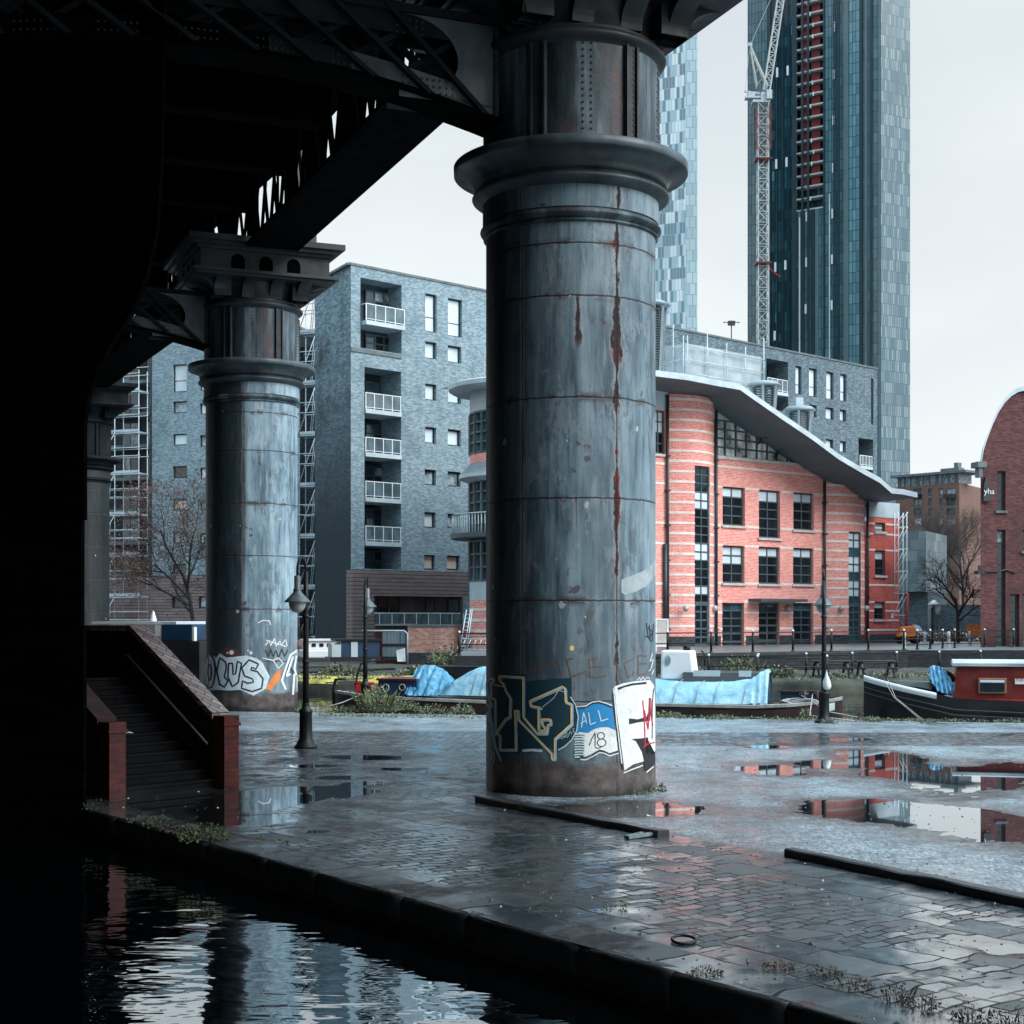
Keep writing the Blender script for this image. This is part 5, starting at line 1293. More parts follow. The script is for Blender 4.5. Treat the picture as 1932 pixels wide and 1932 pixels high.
# ------------------------------------------------------------------ iron columns
C1 = Vector((1.04,27.26)); C2 = Vector((-8.63,50.96)); C3 = Vector((-22.5,80.0))
B12 = (C2-C1).normalized(); B23 = (C3-C2).normalized()
def perp(b): return Vector((-b.y,b.x))        # towards the dark left side
def rivet(mb, c, n, r=.035):
    c = Vector(c); n = Vector(n).normalized(); t = n.orthogonal().normalized(); s = n.cross(t)
    ring = [c+(t*math.cos(2*math.pi*k/6)+s*math.sin(2*math.pi*k/6))*r for k in range(6)]
    ring2 = [c+(t*math.cos(2*math.pi*k/6)+s*math.sin(2*math.pi*k/6))*r*.6+n*r*.6 for k in range(6)]
    mb.grid([ring,ring2],0,True,close_u=True); mb.face(ring2)
def make_column(c, b, dz, seams, label, light=1.0, strips=(), pier=True, soot_shade=None):
    t = thing('iron_column', (c.x,c.y,0), label, 'column')
    joints = [9.30+dz,8.42,6.71,5.02,3.30,1.60]
    m = MB(); zs = [-.1+i*.25 for i in range(39)]; zs = [z for z in zs if z < 9.6]+[9.7+dz]
    m.lathe([(1.5,z) for z in zs],(c.x,c.y,0),96)
    mt = iron_column_mat('old_column_iron', 1.5, seams, joints, light, soot_shade)
    part(m,'shaft',mt,t)
    def arc(z0,z1,r,bul,n=8): return [(r+bul*math.sin(math.pi*i/n), z0+(z1-z0)*i/n) for i in range(n+1)]
    m = MB(); m.lathe([(1.5,9.70+dz)]+arc(9.74+dz,9.90+dz,1.53,.075)+[(1.56,9.91+dz)],(c.x,c.y,0),96)
    m.lathe(arc(9.66+dz,9.73+dz,1.5,.05,5),(c.x,c.y,0),96); part(m,'neck_ring',M['drum'],t)
    m = MB(); m.lathe([(1.56,9.91+dz),(1.56,10.30+dz)],(c.x,c.y,0),96); part(m,'collar',mt,t)
    m = MB(); ov = [(1.70+.36*(1-math.cos(math.pi/2*i/8)), 10.54+dz+.27*math.sin(math.pi/2*i/8)) for i in range(9)]
    m.lathe([(1.56,10.28+dz)]+arc(10.31+dz,10.50+dz,1.62,.13)+[(1.66,10.51+dz),(1.68,10.54+dz)]+ov+[(2.07,10.82+dz),(2.075,10.96+dz),(2.0,10.985+dz),(1.5,10.99+dz)],(c.x,c.y,0),96)
    part(m,'capital',M['iron_drum'],t)
    m = MB(); m.lathe([(1.55,10.97+dz),(1.55,12.72+dz)],(c.x,c.y,0),96); part(m,'drum',M['drum'],t)
    m = MB(); m.lathe([(1.55,12.66+dz)]+arc(12.70+dz,12.92+dz,1.58,.11)+[(1.60,12.93+dz),(1.52,13.0+dz),(1.50,13.25+dz),(1.62,13.5+dz)],(c.x,c.y,0),96); part(m,'drum_ring',M['iron_dark'],t)
    rv = MB()
    for a in strips:
        st = MB()
        n = Vector((math.cos(a),math.sin(a),0)); s = Vector((-n.y,n.x,0))
        o = Vector((c.x,c.y,0))+n*1.55
        st.obox((o.x+n.x*.0,o.y+n.y*.0),n[:2],s[:2],.035,.14,10.99+dz,12.68+dz)
        for q in (-.115,.115): st.obox((o.x+n.x*.03+s.x*q,o.y+n.y*.03+s.y*q),n[:2],s[:2],.06,.02,10.995+dz,12.675+dz)
        for k in range(17):
            for q in (-.055,.055): rivet(rv,o+s*q+n*.033+Vector((0,0,11.06+dz+k*.098)),n,.026)
        part(st,'drum_strip',M['iron_dark'],t); a2 = a-.52
        n = Vector((math.cos(a2),math.sin(a2),0)); s = Vector((-n.y,n.x,0)); o = Vector((c.x,c.y,0))+n*1.552
        for k in range(15):
            for q in (-.07,.07): rivet(rv,o+s*q+Vector((0,0,11.1+dz+k*.11)),n,.024)
    part(rv,'rivets',M['iron_dark'],t)
    w_ = perp(b)
    m = MB(); z = dz
    for h,z0,z1 in ((2.22,13.50,13.58),(2.34,13.582,13.68),(2.08,13.682,14.30),(2.18,14.302,14.40),(2.36,14.402,14.52),(2.50,14.522,14.70)):
        m.obox(c,b,w_,h,h,z0+z,z1+z)
    part(m,'cornice',M['cornice'],t)
    m = MB()
    for ax,ay in ((b,w_),(-b,w_),(w_,b),(-w_,b)):
        for q in (-1.35,-.45,.45,1.35):
            m = MB(); rows = []
            for i in range(9):
                f = i/8; rr = 1.5+.70*(1-math.cos(f*math.pi/2)); zz = 12.98+z+.52*math.sin(f*math.pi/2)
                base = c+Vector(ay)*q
                ins = 1.0
                rows.append([(*(base+Vector(ax)*ins+Vector(ay)*-.20),zz),(*(base+Vector(ax)*rr+Vector(ay)*-.20),zz),(*(base+Vector(ax)*rr+Vector(ay)*.20),zz),(*(base+Vector(ax)*ins+Vector(ay)*.20),zz)])
            m.grid(rows,0,False,close_u=True); part(m,'bracket',M['cornice'],t)
    m = MB()
    for ax,ay in ((b,w_),(-b,w_),(w_,b),(-w_,b)):
        for q in (-.9,0,.9):
            base = c+Vector(ay)*q+Vector(ax)*2.08
            pts = [(-.22,13.70),(.22,13.70)]+[(.22*math.cos(math.pi*k/8),13.98+.22*math.sin(math.pi*k/8)) for k in range(9)]
            m = MB(); m.face([(*(base+Vector(ay)*p+Vector(ax)*.006),zz+z) for p,zz in pts]); part(m,'niche_shade',M['iron_black'],t,fix=False)  # flat black face painted as the shade of a hollow
    if pier:
        o = c-w_*1.75+b*.4
        m = MB(); m.obox(o,b,w_,.55,.42,14.70+z,18.5+z); part(m,'parapet_pier',M['iron_drum'],t)
        m = MB(); m.obox(o,b,w_,.60,.47,14.702+z,14.95+z); part(m,'pier_foot',M['moss_stone'],t)
    return t, mt
fa_ = lambda c: math.atan2(-c.y,-c.x)
f1 = fa_(C1); f2 = fa_(C2); f3 = fa_(C3)
col1, mt1 = make_column(C1,B12,0,[(f1+.545,.135,1.0),(f1-.58,.022,.4),(f1+.08,.085,1.0,7.5,8.44),(f1+.06,.035,.8,4.35,5.1),(f1+.40,.02,.6,4.6,5.05)], 'near riveted iron bridge column with rust seam, flag and block letter graffiti', 1.0, strips=(f1+.70,f1-.35,f1+1.9,f1+3.1),soot_shade=(f1-1.05,1.5,.75,1.2))
col2, mt2 = make_column(C2,B12,.35,[(f2-.17,.09,.35),(f2+.94,.012,.2)], 'second iron bridge column in the middle distance with white bubble letter graffiti at its foot', 1.45, strips=(f2+.58,f2-.5,f2+1.9,f2+3.1),soot_shade=(f2-.22,.22,.88,.25))
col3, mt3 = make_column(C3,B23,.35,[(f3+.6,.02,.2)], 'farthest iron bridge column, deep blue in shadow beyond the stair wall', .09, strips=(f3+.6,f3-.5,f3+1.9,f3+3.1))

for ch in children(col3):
    if not ch.name.startswith(('shaft','collar')): ch.data.materials.clear(); ch.data.materials.append(M['iron_deep'])  # shaded copy of the iron, darkness put into the colour
# ------------------------------------------------------------------ viaduct over the columns
EZ = 14.76
br = thing('railway_viaduct', (C1.x,C1.y,EZ), 'dark iron railway viaduct overhead with lattice girders, spanning between the columns', 'bridge')
C0 = C1-B12*27.0; Cm = C0-B12*36; C4 = C3+B23*30
def long_girder(a, b, e0=-.7, e1=1.0, z0=EZ, z1=18.4, n=10, mat=None):
    d = (b-a); L = d.length; d.normalize(); nn = -perp(d); s0, s1 = 1.9, L-1.9
    at = lambda s,e,z: (*(a+d*s+nn*e),z)
    m = MB()
    def bx(s_0,s_1,ea,eb,za,zb): m.hexa([at(s_0,ea,za),at(s_1,ea,za),at(s_1,eb,za),at(s_0,eb,za),at(s_0,ea,zb),at(s_1,ea,zb),at(s_1,eb,zb),at(s_0,eb,zb)])
    bx(s0,s1,e0,e1,z0,z0+.12); bx(s0,s1,e0,e1,z1-.15,z1)
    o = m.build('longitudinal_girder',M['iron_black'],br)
    m = MB(); k = int(L/1.35)
    for e_ in (e0+.25,e1-.25):
        for i in range(k):
            q0 = s0+(s1-s0)*i/k; q1 = s0+(s1-s0)*(i+1)/k
            m.beam(at(q0,e_,z0+.1),at(q1,e_,z1-.1),.10,.05); m.beam(at(q1,e_+.06,z0+.1),at(q0,e_+.06,z1-.1),.10,.05)
            if e_ > 0 and i%3 != 1: bx(q0,q1,e_-.035,e_-.03,z0+.11,z1-.14)
            if i%3==0: bx(q0-.05,q0+.05,e_-.03,e_+.03,z0+.11,z1-.14)
    m.build('lattice_web',M['iron_black'],o)
    m = MB()
    for i in range(int(L/.45)):
        for e_ in (e0+.1,e1-.1): rivet(m,at(1.9+i*.45,e_,z0),(0,0,-1),.035)
    m.build('rivets',M['iron_black'],o)
long_girder(C1,C2); long_girder(C2,C3); long_girder(C0,C1); long_girder(C3,C4)
dkm = MB(); W_ = 46  # deck widened out of view to block sky light
nn12, nn23 = perp(B12), perp(B23)
L1 = [Cm-nn12*1.6, C1-nn12*1.6, C2-(nn12+nn23).normalized()*1.6, C3-nn23*1.6, C4-nn23*1.6]
L2 = [Cm+nn12*W_, C1+nn12*W_, C2+(nn12+nn23).normalized()*W_, C3+nn23*W_, C4+nn23*W_]
dkm.grid([[(*p,18.6) for p in L1],[(*p,18.6) for p in L2]],0,False); dkm.grid([[(*p,19.2) for p in L1],[(*p,19.2) for p in L2]],0,False); dkm.grid([[(*p,18.6) for p in L1],[(*p,19.2) for p in L1]],0,False)
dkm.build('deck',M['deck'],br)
xb = MB()
for a,b in ((C1,C2),(C2,C3)):
    d = (b-a); L = d.length; d.normalize(); n_ = perp(d); k = int(L/4.3)
    for i in range(1,k+1):
        s = L*i/(k+1); xb = MB()
        for z0,z1,hw in ((15.35,15.47,.28),(15.47,18.45,.05),(18.45,18.59,.24)): xb.obox(a+d*s+n_*10.9,d,n_,hw,9.9,z0,z1)
        for j in range(8): xb.obox(a+d*s+n_*(2+j*2.6),d,n_,.2,.04,15.48,18.44)
        xb.build('cross_bearer',M['iron_black'],br)
for nm_,q in (('parapet',0),):
    m = MB()
    for a,b in zip(L1,L1[1:]):
        d = b-a; L = d.length; d.normalize(); k = int(L/1.4)
        for i in range(k): m.beam((*(a+d*(L*i/k)),19.2),(*(a+d*(L*(i+1)/k)),20.4),.08); m.beam((*(a+d*(L*(i+1)/k)),19.2),(*(a+d*(L*i/k)),20.4),.08)
        m.beam((*a,20.45),(*b,20.45),.2,.14)
    m.build('parapet_lattice',M['iron_dark'],br)
# arched cross girders from each column to its partner on the dark side
def cross_girder(c, b, dz, label_mat):
    w_ = perp(b); span = 12.4; off = -.0
    at = lambda s,z,e=0.0: (*(c+w_*s+b*e),z)
    zlo = lambda s: 11.02+dz+1.06*(1-((s-span/2)/(span/2))**2)
    ZT_ = 13.22+dz
    S = [1.35+(span-2.7)*i/28 for i in range(29)]
    m = MB(); hwd = .42
    m.grid([[at(s,zlo(s),-hwd) for s in S],[at(s,zlo(s),hwd) for s in S],[at(s,zlo(s)+.09,hwd) for s in S],[at(s,zlo(s)+.09,-hwd) for s in S]],0,False,close_v=True)
    o = m.build('cross_girder',M['iron_black'],br)
    m = MB(); m.grid([[at(s,ZT_-.08,-hwd) for s in S],[at(s,ZT_-.08,hwd) for s in S],[at(s,ZT_+.06,hwd) for s in S],[at(s,ZT_+.06,-hwd) for s in S]],0,False,close_v=True)
    for e in (-.30,.30):
        m.grid([[at(s,ZT_-.42,e-.02) for s in S],[at(s,ZT_-.08,e-.02) for s in S]],0,False)
    m.build('upper_chord',M['iron_deep'],o)
    for S_,mt_ in ((S[:9],'iron_drum'),(S[8:13],'iron_deep'),(S[12:],'iron_black')):  # plates darken away from the column, shade put into their colours
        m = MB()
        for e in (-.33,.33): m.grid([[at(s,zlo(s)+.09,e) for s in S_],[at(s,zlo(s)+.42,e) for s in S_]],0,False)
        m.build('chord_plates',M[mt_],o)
    # end plates with a round opening
    m = MB()
    for e in (-.345,.345):
        cc = (3.25, 12.44+dz); ra, rb_ = 1.0, .70
        pts_o = []; n = 16
        for i in range(n+1):
            a = -math.pi/2+math.pi*i/n          # from bottom round the right (column) side to the top
            s_ = cc[0]-ra*math.cos(a); z_ = cc[1]+rb_*math.sin(a)
            zz = zlo(1.36)+.09 if i < 0 else z_
            pts_o.append((s_,z_))
        for (s0,z0),(s1,z1) in zip(pts_o,pts_o[1:]): m.face([at(1.36,z0,e),at(s0,z0,e),at(s1,z1,e),at(1.36,z1,e)])
        m.face([at(1.36,zlo(1.36)+.09,e),at(3.3,zlo(3.3)+.09,e),at(3.3,pts_o[0][1],e),at(1.36,pts_o[0][1],e)]); m.face([at(1.36,pts_o[-1][1],e),at(3.3,pts_o[-1][1],e),at(3.3,ZT_-.08,e),at(1.36,ZT_-.08,e)])
    m.build('end_plate',M['end_plate'],o)
    m = MB(); e_ = -.36
    for s_ in (1.42,1.56):
        m.beam(at(s_,zlo(s_)+.1,e_-.02),at(s_,ZT_-.1,e_-.02),.07,.05)
    for k in range(18): rivet(m,at(1.49,zlo(1.5)+.15+k*.10,-.35),(*(-b),0),.024)
    for i in range(9):
        for j in range(3): rivet(m,at(2.35+i*.11,zlo(2.5)+.16+j*.11,-.35),(*(-b),0),.022)
    for i in range(5):
        for j in range(3): rivet(m,at(2.9+i*.11,ZT_-.2-j*.11,-.36),(*(-b),0),.022)
    for q in range(1,6):
        for i in range(7):
            for j in range(2): rivet(m,at(2.6+q*1.25+i*.1,zlo(2.6+q*1.25+i*.1)+.17+j*.13,-.34),(*(-b),0),.02)
    m.build('rivets',M['iron_dark'],o)
    m = MB(); k = 0; s_ = 1.75
    while s_ < span-1.0:
        t_ = s_+1.75
        for e in (-.37,.30): m.beam(at(s_,zlo(s_)+.06,e),at(t_,ZT_+.0,e),.11,.05,up=(*b,0)); m.beam(at(s_+.06,zlo(s_)+.06,e-.05),at(t_+.06,ZT_,e-.05),.03,.08,up=(*b,0))
        for e in (-.22,.22): m.beam(at(t_,zlo(t_)+.1,e),at(s_+.1,ZT_-.1,e),.09,.03,up=(*b,0))
        if k%2 == 0: m.beam(at(s_+1.9,zlo(s_+1.9)+.1,-.1),at(s_+1.9,ZT_-.1,-.1),.13,.06,up=(*b,0))
        s_ += .98; k += 1
    m.build('lattice_bars',M['iron_deep'],o)
cross_girder(C1,B12,0,None); cross_girder(C2,B12,.35,None)
cross_girder(C3,B23,.35,None)

# ------------------------------------------------------------------ added near-black wall darkening the left edge, and unseen walls
blocker = MB(); hp = [(-34,-1.5)]+[(P(x,y,24.1).x,P(x,y,24.1).z) for x,y in ((157,1545),(157,1180),(153,1180),(153,980),(158,980),(158,800),(166,745),(186,690),(214,640),(246,590),(276,520),(296,430),(304,300),(306,150),(308,-120))]
hp += [(hp[-1][0],18.55),(-34,18.55)]; hp[1] = (hp[1][0],-1.5)
n_ = len(hp); blocker.face([(x,24.1,z) for x,z in hp]); blocker.face([(x,24.3,z) for x,z in reversed(hp)])
for i in range(n_): a_ = hp[i]; b_ = hp[(i+1)%n_]; blocker.face([(a_[0],24.1,a_[1]),(b_[0],24.1,b_[1]),(b_[0],24.3,b_[1]),(a_[0],24.3,a_[1])])
blocker.box(-34.6,-34.01,-30,64,-1.5,18.55); blocker.box(-34,14,-30.6,-30,-1.5,18.55)  # unseen left and back walls, added to block light
o = blocker.build('added_dark_wall',M['soot_shade']); tag(o,'added near-black wall darkening the left edge, with unseen light-blocking walls','wall')

# ------------------------------------------------------------------ brick stairs
SU = Vector((-.75,.66)).normalized(); SV = Vector((.66,.75)).normalized()
SR = Vector((-5.08,27.3)); SL_ = Vector((-6.66,25.6)); SW = (SR-SL_).dot(SV)
stg = thing('brick_staircase', (SR.x,SR.y,0), 'dark brick steps climbing left between parapet walls with red end piers', 'stairs')
q = lambda o,l,v,z: (*(o+SU*l+SV*v),z)
def parapet(o, hw, top_l, ztop, flat, name):
    z0 = 1.22; m = MB()
    pr = [(.15,z0),(top_l,ztop-.10),(top_l+flat,ztop-.10)]
    for sgn in (-1,1):
        m.face([q(o,.15,sgn*hw,-.05)]+[q(o,l,sgn*hw,z) for l,z in pr]+[q(o,top_l+flat,sgn*hw,-.05)])
    w_ = m.build(name,M['brick_stair_wall'],stg)
    c = MB(); hw2 = hw+.06
    for (l0,za),(l1,zb_) in zip(pr,pr[1:]):
        c.hexa([q(o,l0,-hw2,za),q(o,l1,-hw2,zb_),q(o,l1,hw2,zb_),q(o,l0,hw2,za),q(o,l0,-hw2,za+.11),q(o,l1,-hw2,zb_+.11),q(o,l1,hw2,zb_+.11),q(o,l0,hw2,za+.11)])
    c.build('coping',M['coping'] if name == 'parapet_wall' and flat > 1 and o is SR else M['brick_stair_wall'],w_)
    p = MB(); p.obox(o,SU,SV,.16,.16,-.05,1.10); pi_ = p.build('end_pier',M['brick_stair'],w_)
    p = MB(); p.obox(o,SU,SV,.185,.185,1.102,1.16); p.obox(o,SU,SV,.165,.165,1.162,1.28); p.build('pier_cap',M['brick_stair'],w_)
    return w_
wr = parapet(SR,.13,2.65,2.86,6.0,'parapet_wall'); wl_ = parapet(SL_,.13,2.65,2.86,.3,'parapet_wall')
m = MB(); m.tube([q(SR,.25,-.22,.78),q(SR,2.65,-.22,2.30),q(SR,2.9,-.22,2.32)],.022,8); m.build('handrail',M['teal_metal'],wr)
stone_step = pm('wet_stone_step',(.0014,.0018,.0025),(.005,.006,.008),2,.5,.3,spec=.12)  # left-edge darkness also put into the wet step colour
SC = (SR+SL_)/2
for i in range(12):
    m = MB(); l0 = .12+i*.245; z1 = .158*(i+1)
    m.hexa([q(SC,l0,-SW/2+.16,max(-.05,z1-.30)),q(SC,l0+.245+.05,-SW/2+.16,max(-.05,z1-.30)),q(SC,l0+.295,SW/2-.15,max(-.05,z1-.30)),q(SC,l0,SW/2-.15,max(-.05,z1-.30)),q(SC,l0,-SW/2+.16,z1-.045),q(SC,l0+.295,-SW/2+.16,z1-.045),q(SC,l0+.295,SW/2-.15,z1-.045),q(SC,l0,SW/2-.15,z1-.045)])
    m.hexa([q(SC,l0-.03,-SW/2+.16,z1-.044),q(SC,l0+.24,-SW/2+.16,z1-.044),q(SC,l0+.24,SW/2-.15,z1-.044),q(SC,l0-.03,SW/2-.15,z1-.044),q(SC,l0-.03,-SW/2+.16,z1),q(SC,l0+.24,-SW/2+.16,z1),q(SC,l0+.24,SW/2-.15,z1),q(SC,l0-.03,SW/2-.15,z1)])
    m.build('step',stone_step,stg)
m = MB(); m.hexa([q(SC,3.0,-SW/2+.16,-.05),q(SC,8,-SW/2+.16,-.05),q(SC,8,SW/2-.15,-.05),q(SC,3.0,SW/2-.15,-.05),q(SC,3.06,-SW/2+.16,1.89),q(SC,8,-SW/2+.16,1.89),q(SC,8,SW/2-.15,1.89),q(SC,3.06,SW/2-.15,1.89)]); m.build('landing',M['soot_shade'],stg)

# ------------------------------------------------------------------ street lamps
def make_lamp(pos, arm, label, scale=1.0):
    x, y = pos; t = thing('street_lamp',(x,y,0),label,'street lamp','street lamps on the quay')
    c = (x,y,0)
    m = MB(); m.lathe([(.001,0),(.27,0),(.27,.05),(.23,.08),(.20,.14),(.155,.22),(.145,.80),(.16,.82),(.16,.87),(.10,.93),(.075,1.0)],c,20); m.build('pedestal',M['black_metal'],t)
    m = MB(); m.tube([(x,y,.95),(x,y,2.2),(x,y,3.3),(x,y,4.1)],[.078,.068,.06,.055],12)
    for z in (1.0,2.0,3.05): m.lathe([(.06,z-.05),(.085,z-.03),(.085,z+.03),(.06,z+.05)],c,12)
    ax = Vector((arm[0],arm[1],0)); r_ = .17; top = Vector((x,y,4.1))
    m.tube([top]+[top+ax*(r_*(1-math.cos(math.pi*k/10)))+Vector((0,0,.30*math.sin(math.pi*k/10))) for k in range(1,11)]+[top+ax*2*r_+Vector((0,0,-.12))],.032,10)
    m.build('post',M['black_metal'],t)
    h = top+ax*2*r_; hc = (h.x,h.y,0)
    m = MB(); m.lathe([(.03,4.0),(.075,3.97),(.075,3.70),(.095,3.68),(.095,3.64)],hc,16); m.lathe([(.09,3.64),(.11,3.59),(.21,3.485),(.30,3.395),(.305,3.375),(.28,3.37),(.02,3.42)],hc,28)
    m.build('lamp_shade',M['teal_metal'],t)
    m = MB(); m.lathe([(.20,3.37)]+[(.20*math.cos(a),3.36-.23*math.sin(a)) for a in [math.pi/2*k/8 for k in range(9)][:-1]]+[(.001,3.13)],hc,20); m.build('lamp_globe',M['globe'],t)
    return t
l1 = G(577,1411); l2 = G(689,1341); l3 = G(1554.5,1364)
make_lamp((l1.x,l1.y),(-.45,-.89),'tall black street lamp standing in the wet paving, left of the near column')
make_lamp((l2.x,l2.y),(.12,.99),'black street lamp rising from pale weeds in front of the blue tarpaulin barge')
make_lamp((l3.x,l3.y),(.15,.99),'black street lamp by the canal edge with a white bag tied to its post')
lf = P(1759,1150,104)
t_ = thing('street_lamp',(lf.x,lf.y,1.0),'small distant street lamp with a white cone top beside the bare tree','street lamp')
m = MB(); m.tube([(lf.x,lf.y,1.0),(lf.x,lf.y,3.7)],.09,8); m.build('post',M['black_metal'],t_)
m = MB(); m.lathe([(.05,4.25),(.42,3.97),(.38,3.93),(.001,3.95)],(lf.x+.1,lf.y,0),14); m.build('lamp_shade',M['white_metal'],t_)
m = MB(); m.lathe([(.18,3.9),(.22,3.6),(.15,3.3),(.001,3.25)],(lf.x+.4,lf.y,0),12); m.build('lamp_globe',M['globe'],t_)

# ------------------------------------------------------------------ timber kerbs along the paving
def kerb(a, b, hgt, wd, label):
    a = G(*a); b = G(*b); t = (b-a).normalized(); s = Vector((-t.y,t.x,0)); n = 14; rows = []
    for i in range(n+1):
        c = a.lerp(b,i/n); j = mnoise.noise(c*1.5)*.018; k = mnoise.noise(c*1.9+Vector((9,0,0)))*.014
        rows.append([c-s*(wd/2+j)+Vector((0,0,-.04)),c-s*(wd/2+j*.6)+Vector((0,0,hgt+k-.015)),c-s*(wd/2-.02)+Vector((0,0,hgt+k)),c+s*(wd/2-.02)+Vector((0,0,hgt+k*.6)),c+s*(wd/2-j)+Vector((0,0,hgt-.02)),c+s*wd/2+Vector((0,0,-.04))])
    m = MB(); m.grid(rows,0,False); m.face(rows[0]); m.face(rows[-1])
    o = m.build('timber_kerb',M['wood_dark'],loc=tuple(a)); tag(o,label,'kerb','black timber kerbs along the paving')
kerb((906,1512),(1252,1580),.10,.20,'black wet timber kerb running from the near column foot')
kerb((1490,1616),(1716,1662),.105,.18,'black timber kerb middle piece between the broken end and the right edge')
kerb((1718,1662),(1990,1722),.11,.20,'black timber kerb piece leaving the frame at the right edge')
a = G(1184,1584); b = G(1238,1578)
m = MB(); s_ = (b-a).normalized(); n_ = Vector((-s_.y,s_.x,0))
up = Vector((0,0,.03))
m.beam(a+up,b+up*1.5,.07,.04); m.beam(a+up+n_*.04,b+n_*.22+up,.05,.04); m.beam(b+up*1.5,b+n_*.24+up,.06,.05); m.beam(a.lerp(b,.55)+up,a.lerp(b,.6)+n_*.15+up,.04,.04)
tag(m.build('iron_bracket',M['wood_grey'],loc=tuple(a)),'small broken iron bracket lying by the end of the timber kerb','debris')
c = G(1290,1779); m = MB(); m.tube([c+Vector((.11*math.cos(x*.3927),.13*math.sin(x*.3927),.03+.012*math.sin(x*.39))) for x in range(17)],.014,8)
tag(m.build('mooring_ring',M['black_metal'],loc=tuple(c)),'small iron mooring ring lying on the wet paving near the water','ring')
# ------------------------------------------------------------------ graffiti lies on the curved iron
def cyl_hit(px, py, c, r):
    d = Vector(((px-CX)/FOC,1.0)); a = d.dot(d); b = -2*d.dot(c); k = c.dot(c)-r*r; D = b*b-4*a*k
    if D < 0: D = 0
    t = (-b-math.sqrt(D))/(2*a); p = d*t
    if (b*b-4*a*k) < 0: p = c+(p-c).normalized()*r
    return (p.x,p.y,HC+(HY-py)*p.y/FOC)
class Paint:
    def __init__(s, c, conv, parent): s.c = c; s.k = conv; s.p = parent; s.layer = 0; s.bms = {}
    def poly(s, pts, mat, off):
        bm = bmesh.new(); vs = [bm.verts.new((*s.k(x,y),0)) for x,y in pts]
        try: f = bm.faces.new(vs)
        except ValueError: bm.free(); return None
        bmesh.ops.triangulate(bm, faces=[f])
        xs = [v.co.x for v in vs]; x0, x1 = min(xs), max(xs); st = 6.0; x = math.ceil(x0/st)*st
        while x < x1:
            bmesh.ops.bisect_plane(bm, geom=bm.verts[:]+bm.edges[:]+bm.faces[:], plane_co=(x,0,0), plane_no=(1,0,0)); x += st
        for v in bm.verts: v.co = cyl_hit(v.co.x, v.co.y, s.c, 1.5+off)
        return bm
    def add(s, name, mat, shapes, off, label=None):
        me = bpy.data.meshes.new(name); tot = bmesh.new()
        for sh in shapes:
            bm = s.poly(sh, mat, off)
            if bm is None: continue
            tmp = bpy.data.meshes.new('tmp'); bm.to_mesh(tmp); bm.free(); tot.from_mesh(tmp); bpy.data.meshes.remove(tmp)
        base = s.p.location
        for v in tot.verts: v.co -= base
        for f in tot.faces: f.smooth = True
        bmesh.ops.recalc_face_normals(tot, faces=tot.faces); tot.to_mesh(me); tot.free(); me.materials.append(mat)
        o = bpy.data.objects.new(name, me); col.objects.link(o); o.parent = s.p
        if label: o['label'] = label
        return o
def stroke(pts, w, jit=.12):
    out = []; pp = [Vector(p) for p in pts]; q = []
    for a,b in zip(pp,pp[1:]):
        n = max(1,int((b-a).length/14))
        for i in range(n): q.append(a.lerp(b,i/n))
    q.append(pp[-1])
    L = []; Rr = []
    for i,p in enumerate(q):
        t = (q[min(i+1,len(q)-1)]-q[max(i-1,0)])
        if t.length < 1e-6: t = Vector((1,0))
        t.normalize(); n = Vector((-t.y,t.x)); ww = w/2*(1+jit*mnoise.noise(Vector((p.x*.05,p.y*.05,w))))
        L.append(p+n*ww); Rr.append(p-n*ww)
    for i in range(len(q)-1): out.append([tuple(L[i]),tuple(L[i+1]),tuple(Rr[i+1]),tuple(Rr[i])])
    return out
def strokes(ls, w):
    o = []
    for l in ls: o += stroke(l,w)
    return o
def loop(cx,cy,rx,ry,a0=0,a1=360,n=18): return [(cx+rx*math.cos(R(a0+(a1-a0)*i/n)),cy+ry*math.sin(R(a0+(a1-a0)*i/n))) for i in range(n+1)]
g1 = Paint(C1, lambda x,y: (881.4+.2212*x, 1175.2+.2212*y), col1)
teal = [[(170,470),(330,440),(490,438),(500,500),(700,480),(890,470),(893,640),(930,700),(948,800),(940,900),(900,985),(820,1065),(770,1085),(700,1060),(470,1078),(440,1120),(265,1115),(230,1000),(175,860),(160,640)]]
g1.add('graffiti_ground',M['p_teal'],teal,.004)
g1.add('graffiti_ground',M['p_blue'],[[(470,960),(560,1000),(650,1070),(520,1075),(470,1040)]] ,.0055) if False else None
yl = [(270,450),(475,460),(475,800),(592,940),(675,940),(685,868),(710,862),(705,820),(630,820),(637,870),(662,892),(655,915),(605,915),(605,730),(630,720),(537,705),(532,665),(812,540),(832,560),(837,672),(887,690),(887,862),(745,990),(745,1160),(718,1160),(716,1112),(432,820),(432,745),(402,748),(408,800),(412,1080),(275,1080),(275,962),(248,930),(322,820),(360,800),(366,640),(322,572),(305,515),(275,492),(270,450)]
out_ = [(x+9,y+10) for x,y in yl]
sl_l = [[(185,475),(228,478),(225,508),(200,515),(205,640),(240,655),(243,960),(212,965)],[(212,965),(215,870),(195,800),(190,730),(205,700),(175,610),(165,520),(183,478)],[(165,700),(215,715)],[(170,760),(215,930),(240,1060),(290,1180)]]
g1.add('graffiti_outline',M['p_slate'],strokes([out_]+sl_l,22),.006)
g1.add('graffiti_outline',M['p_yellow'],strokes([yl,[(222,525),(312,545)],[(205,640),(240,652)]],9.5),.0085)
g1.add('graffiti_arc',M['p_pale'],strokes([[(880,630),(925,700),(948,800),(935,920),(890,1000),(830,1055),(775,1085)]],9)+strokes([[(470,1090),(560,1084),(640,1092)]],22)+strokes([[(640,720),(740,640),(780,575),(830,590)]],5),.009)
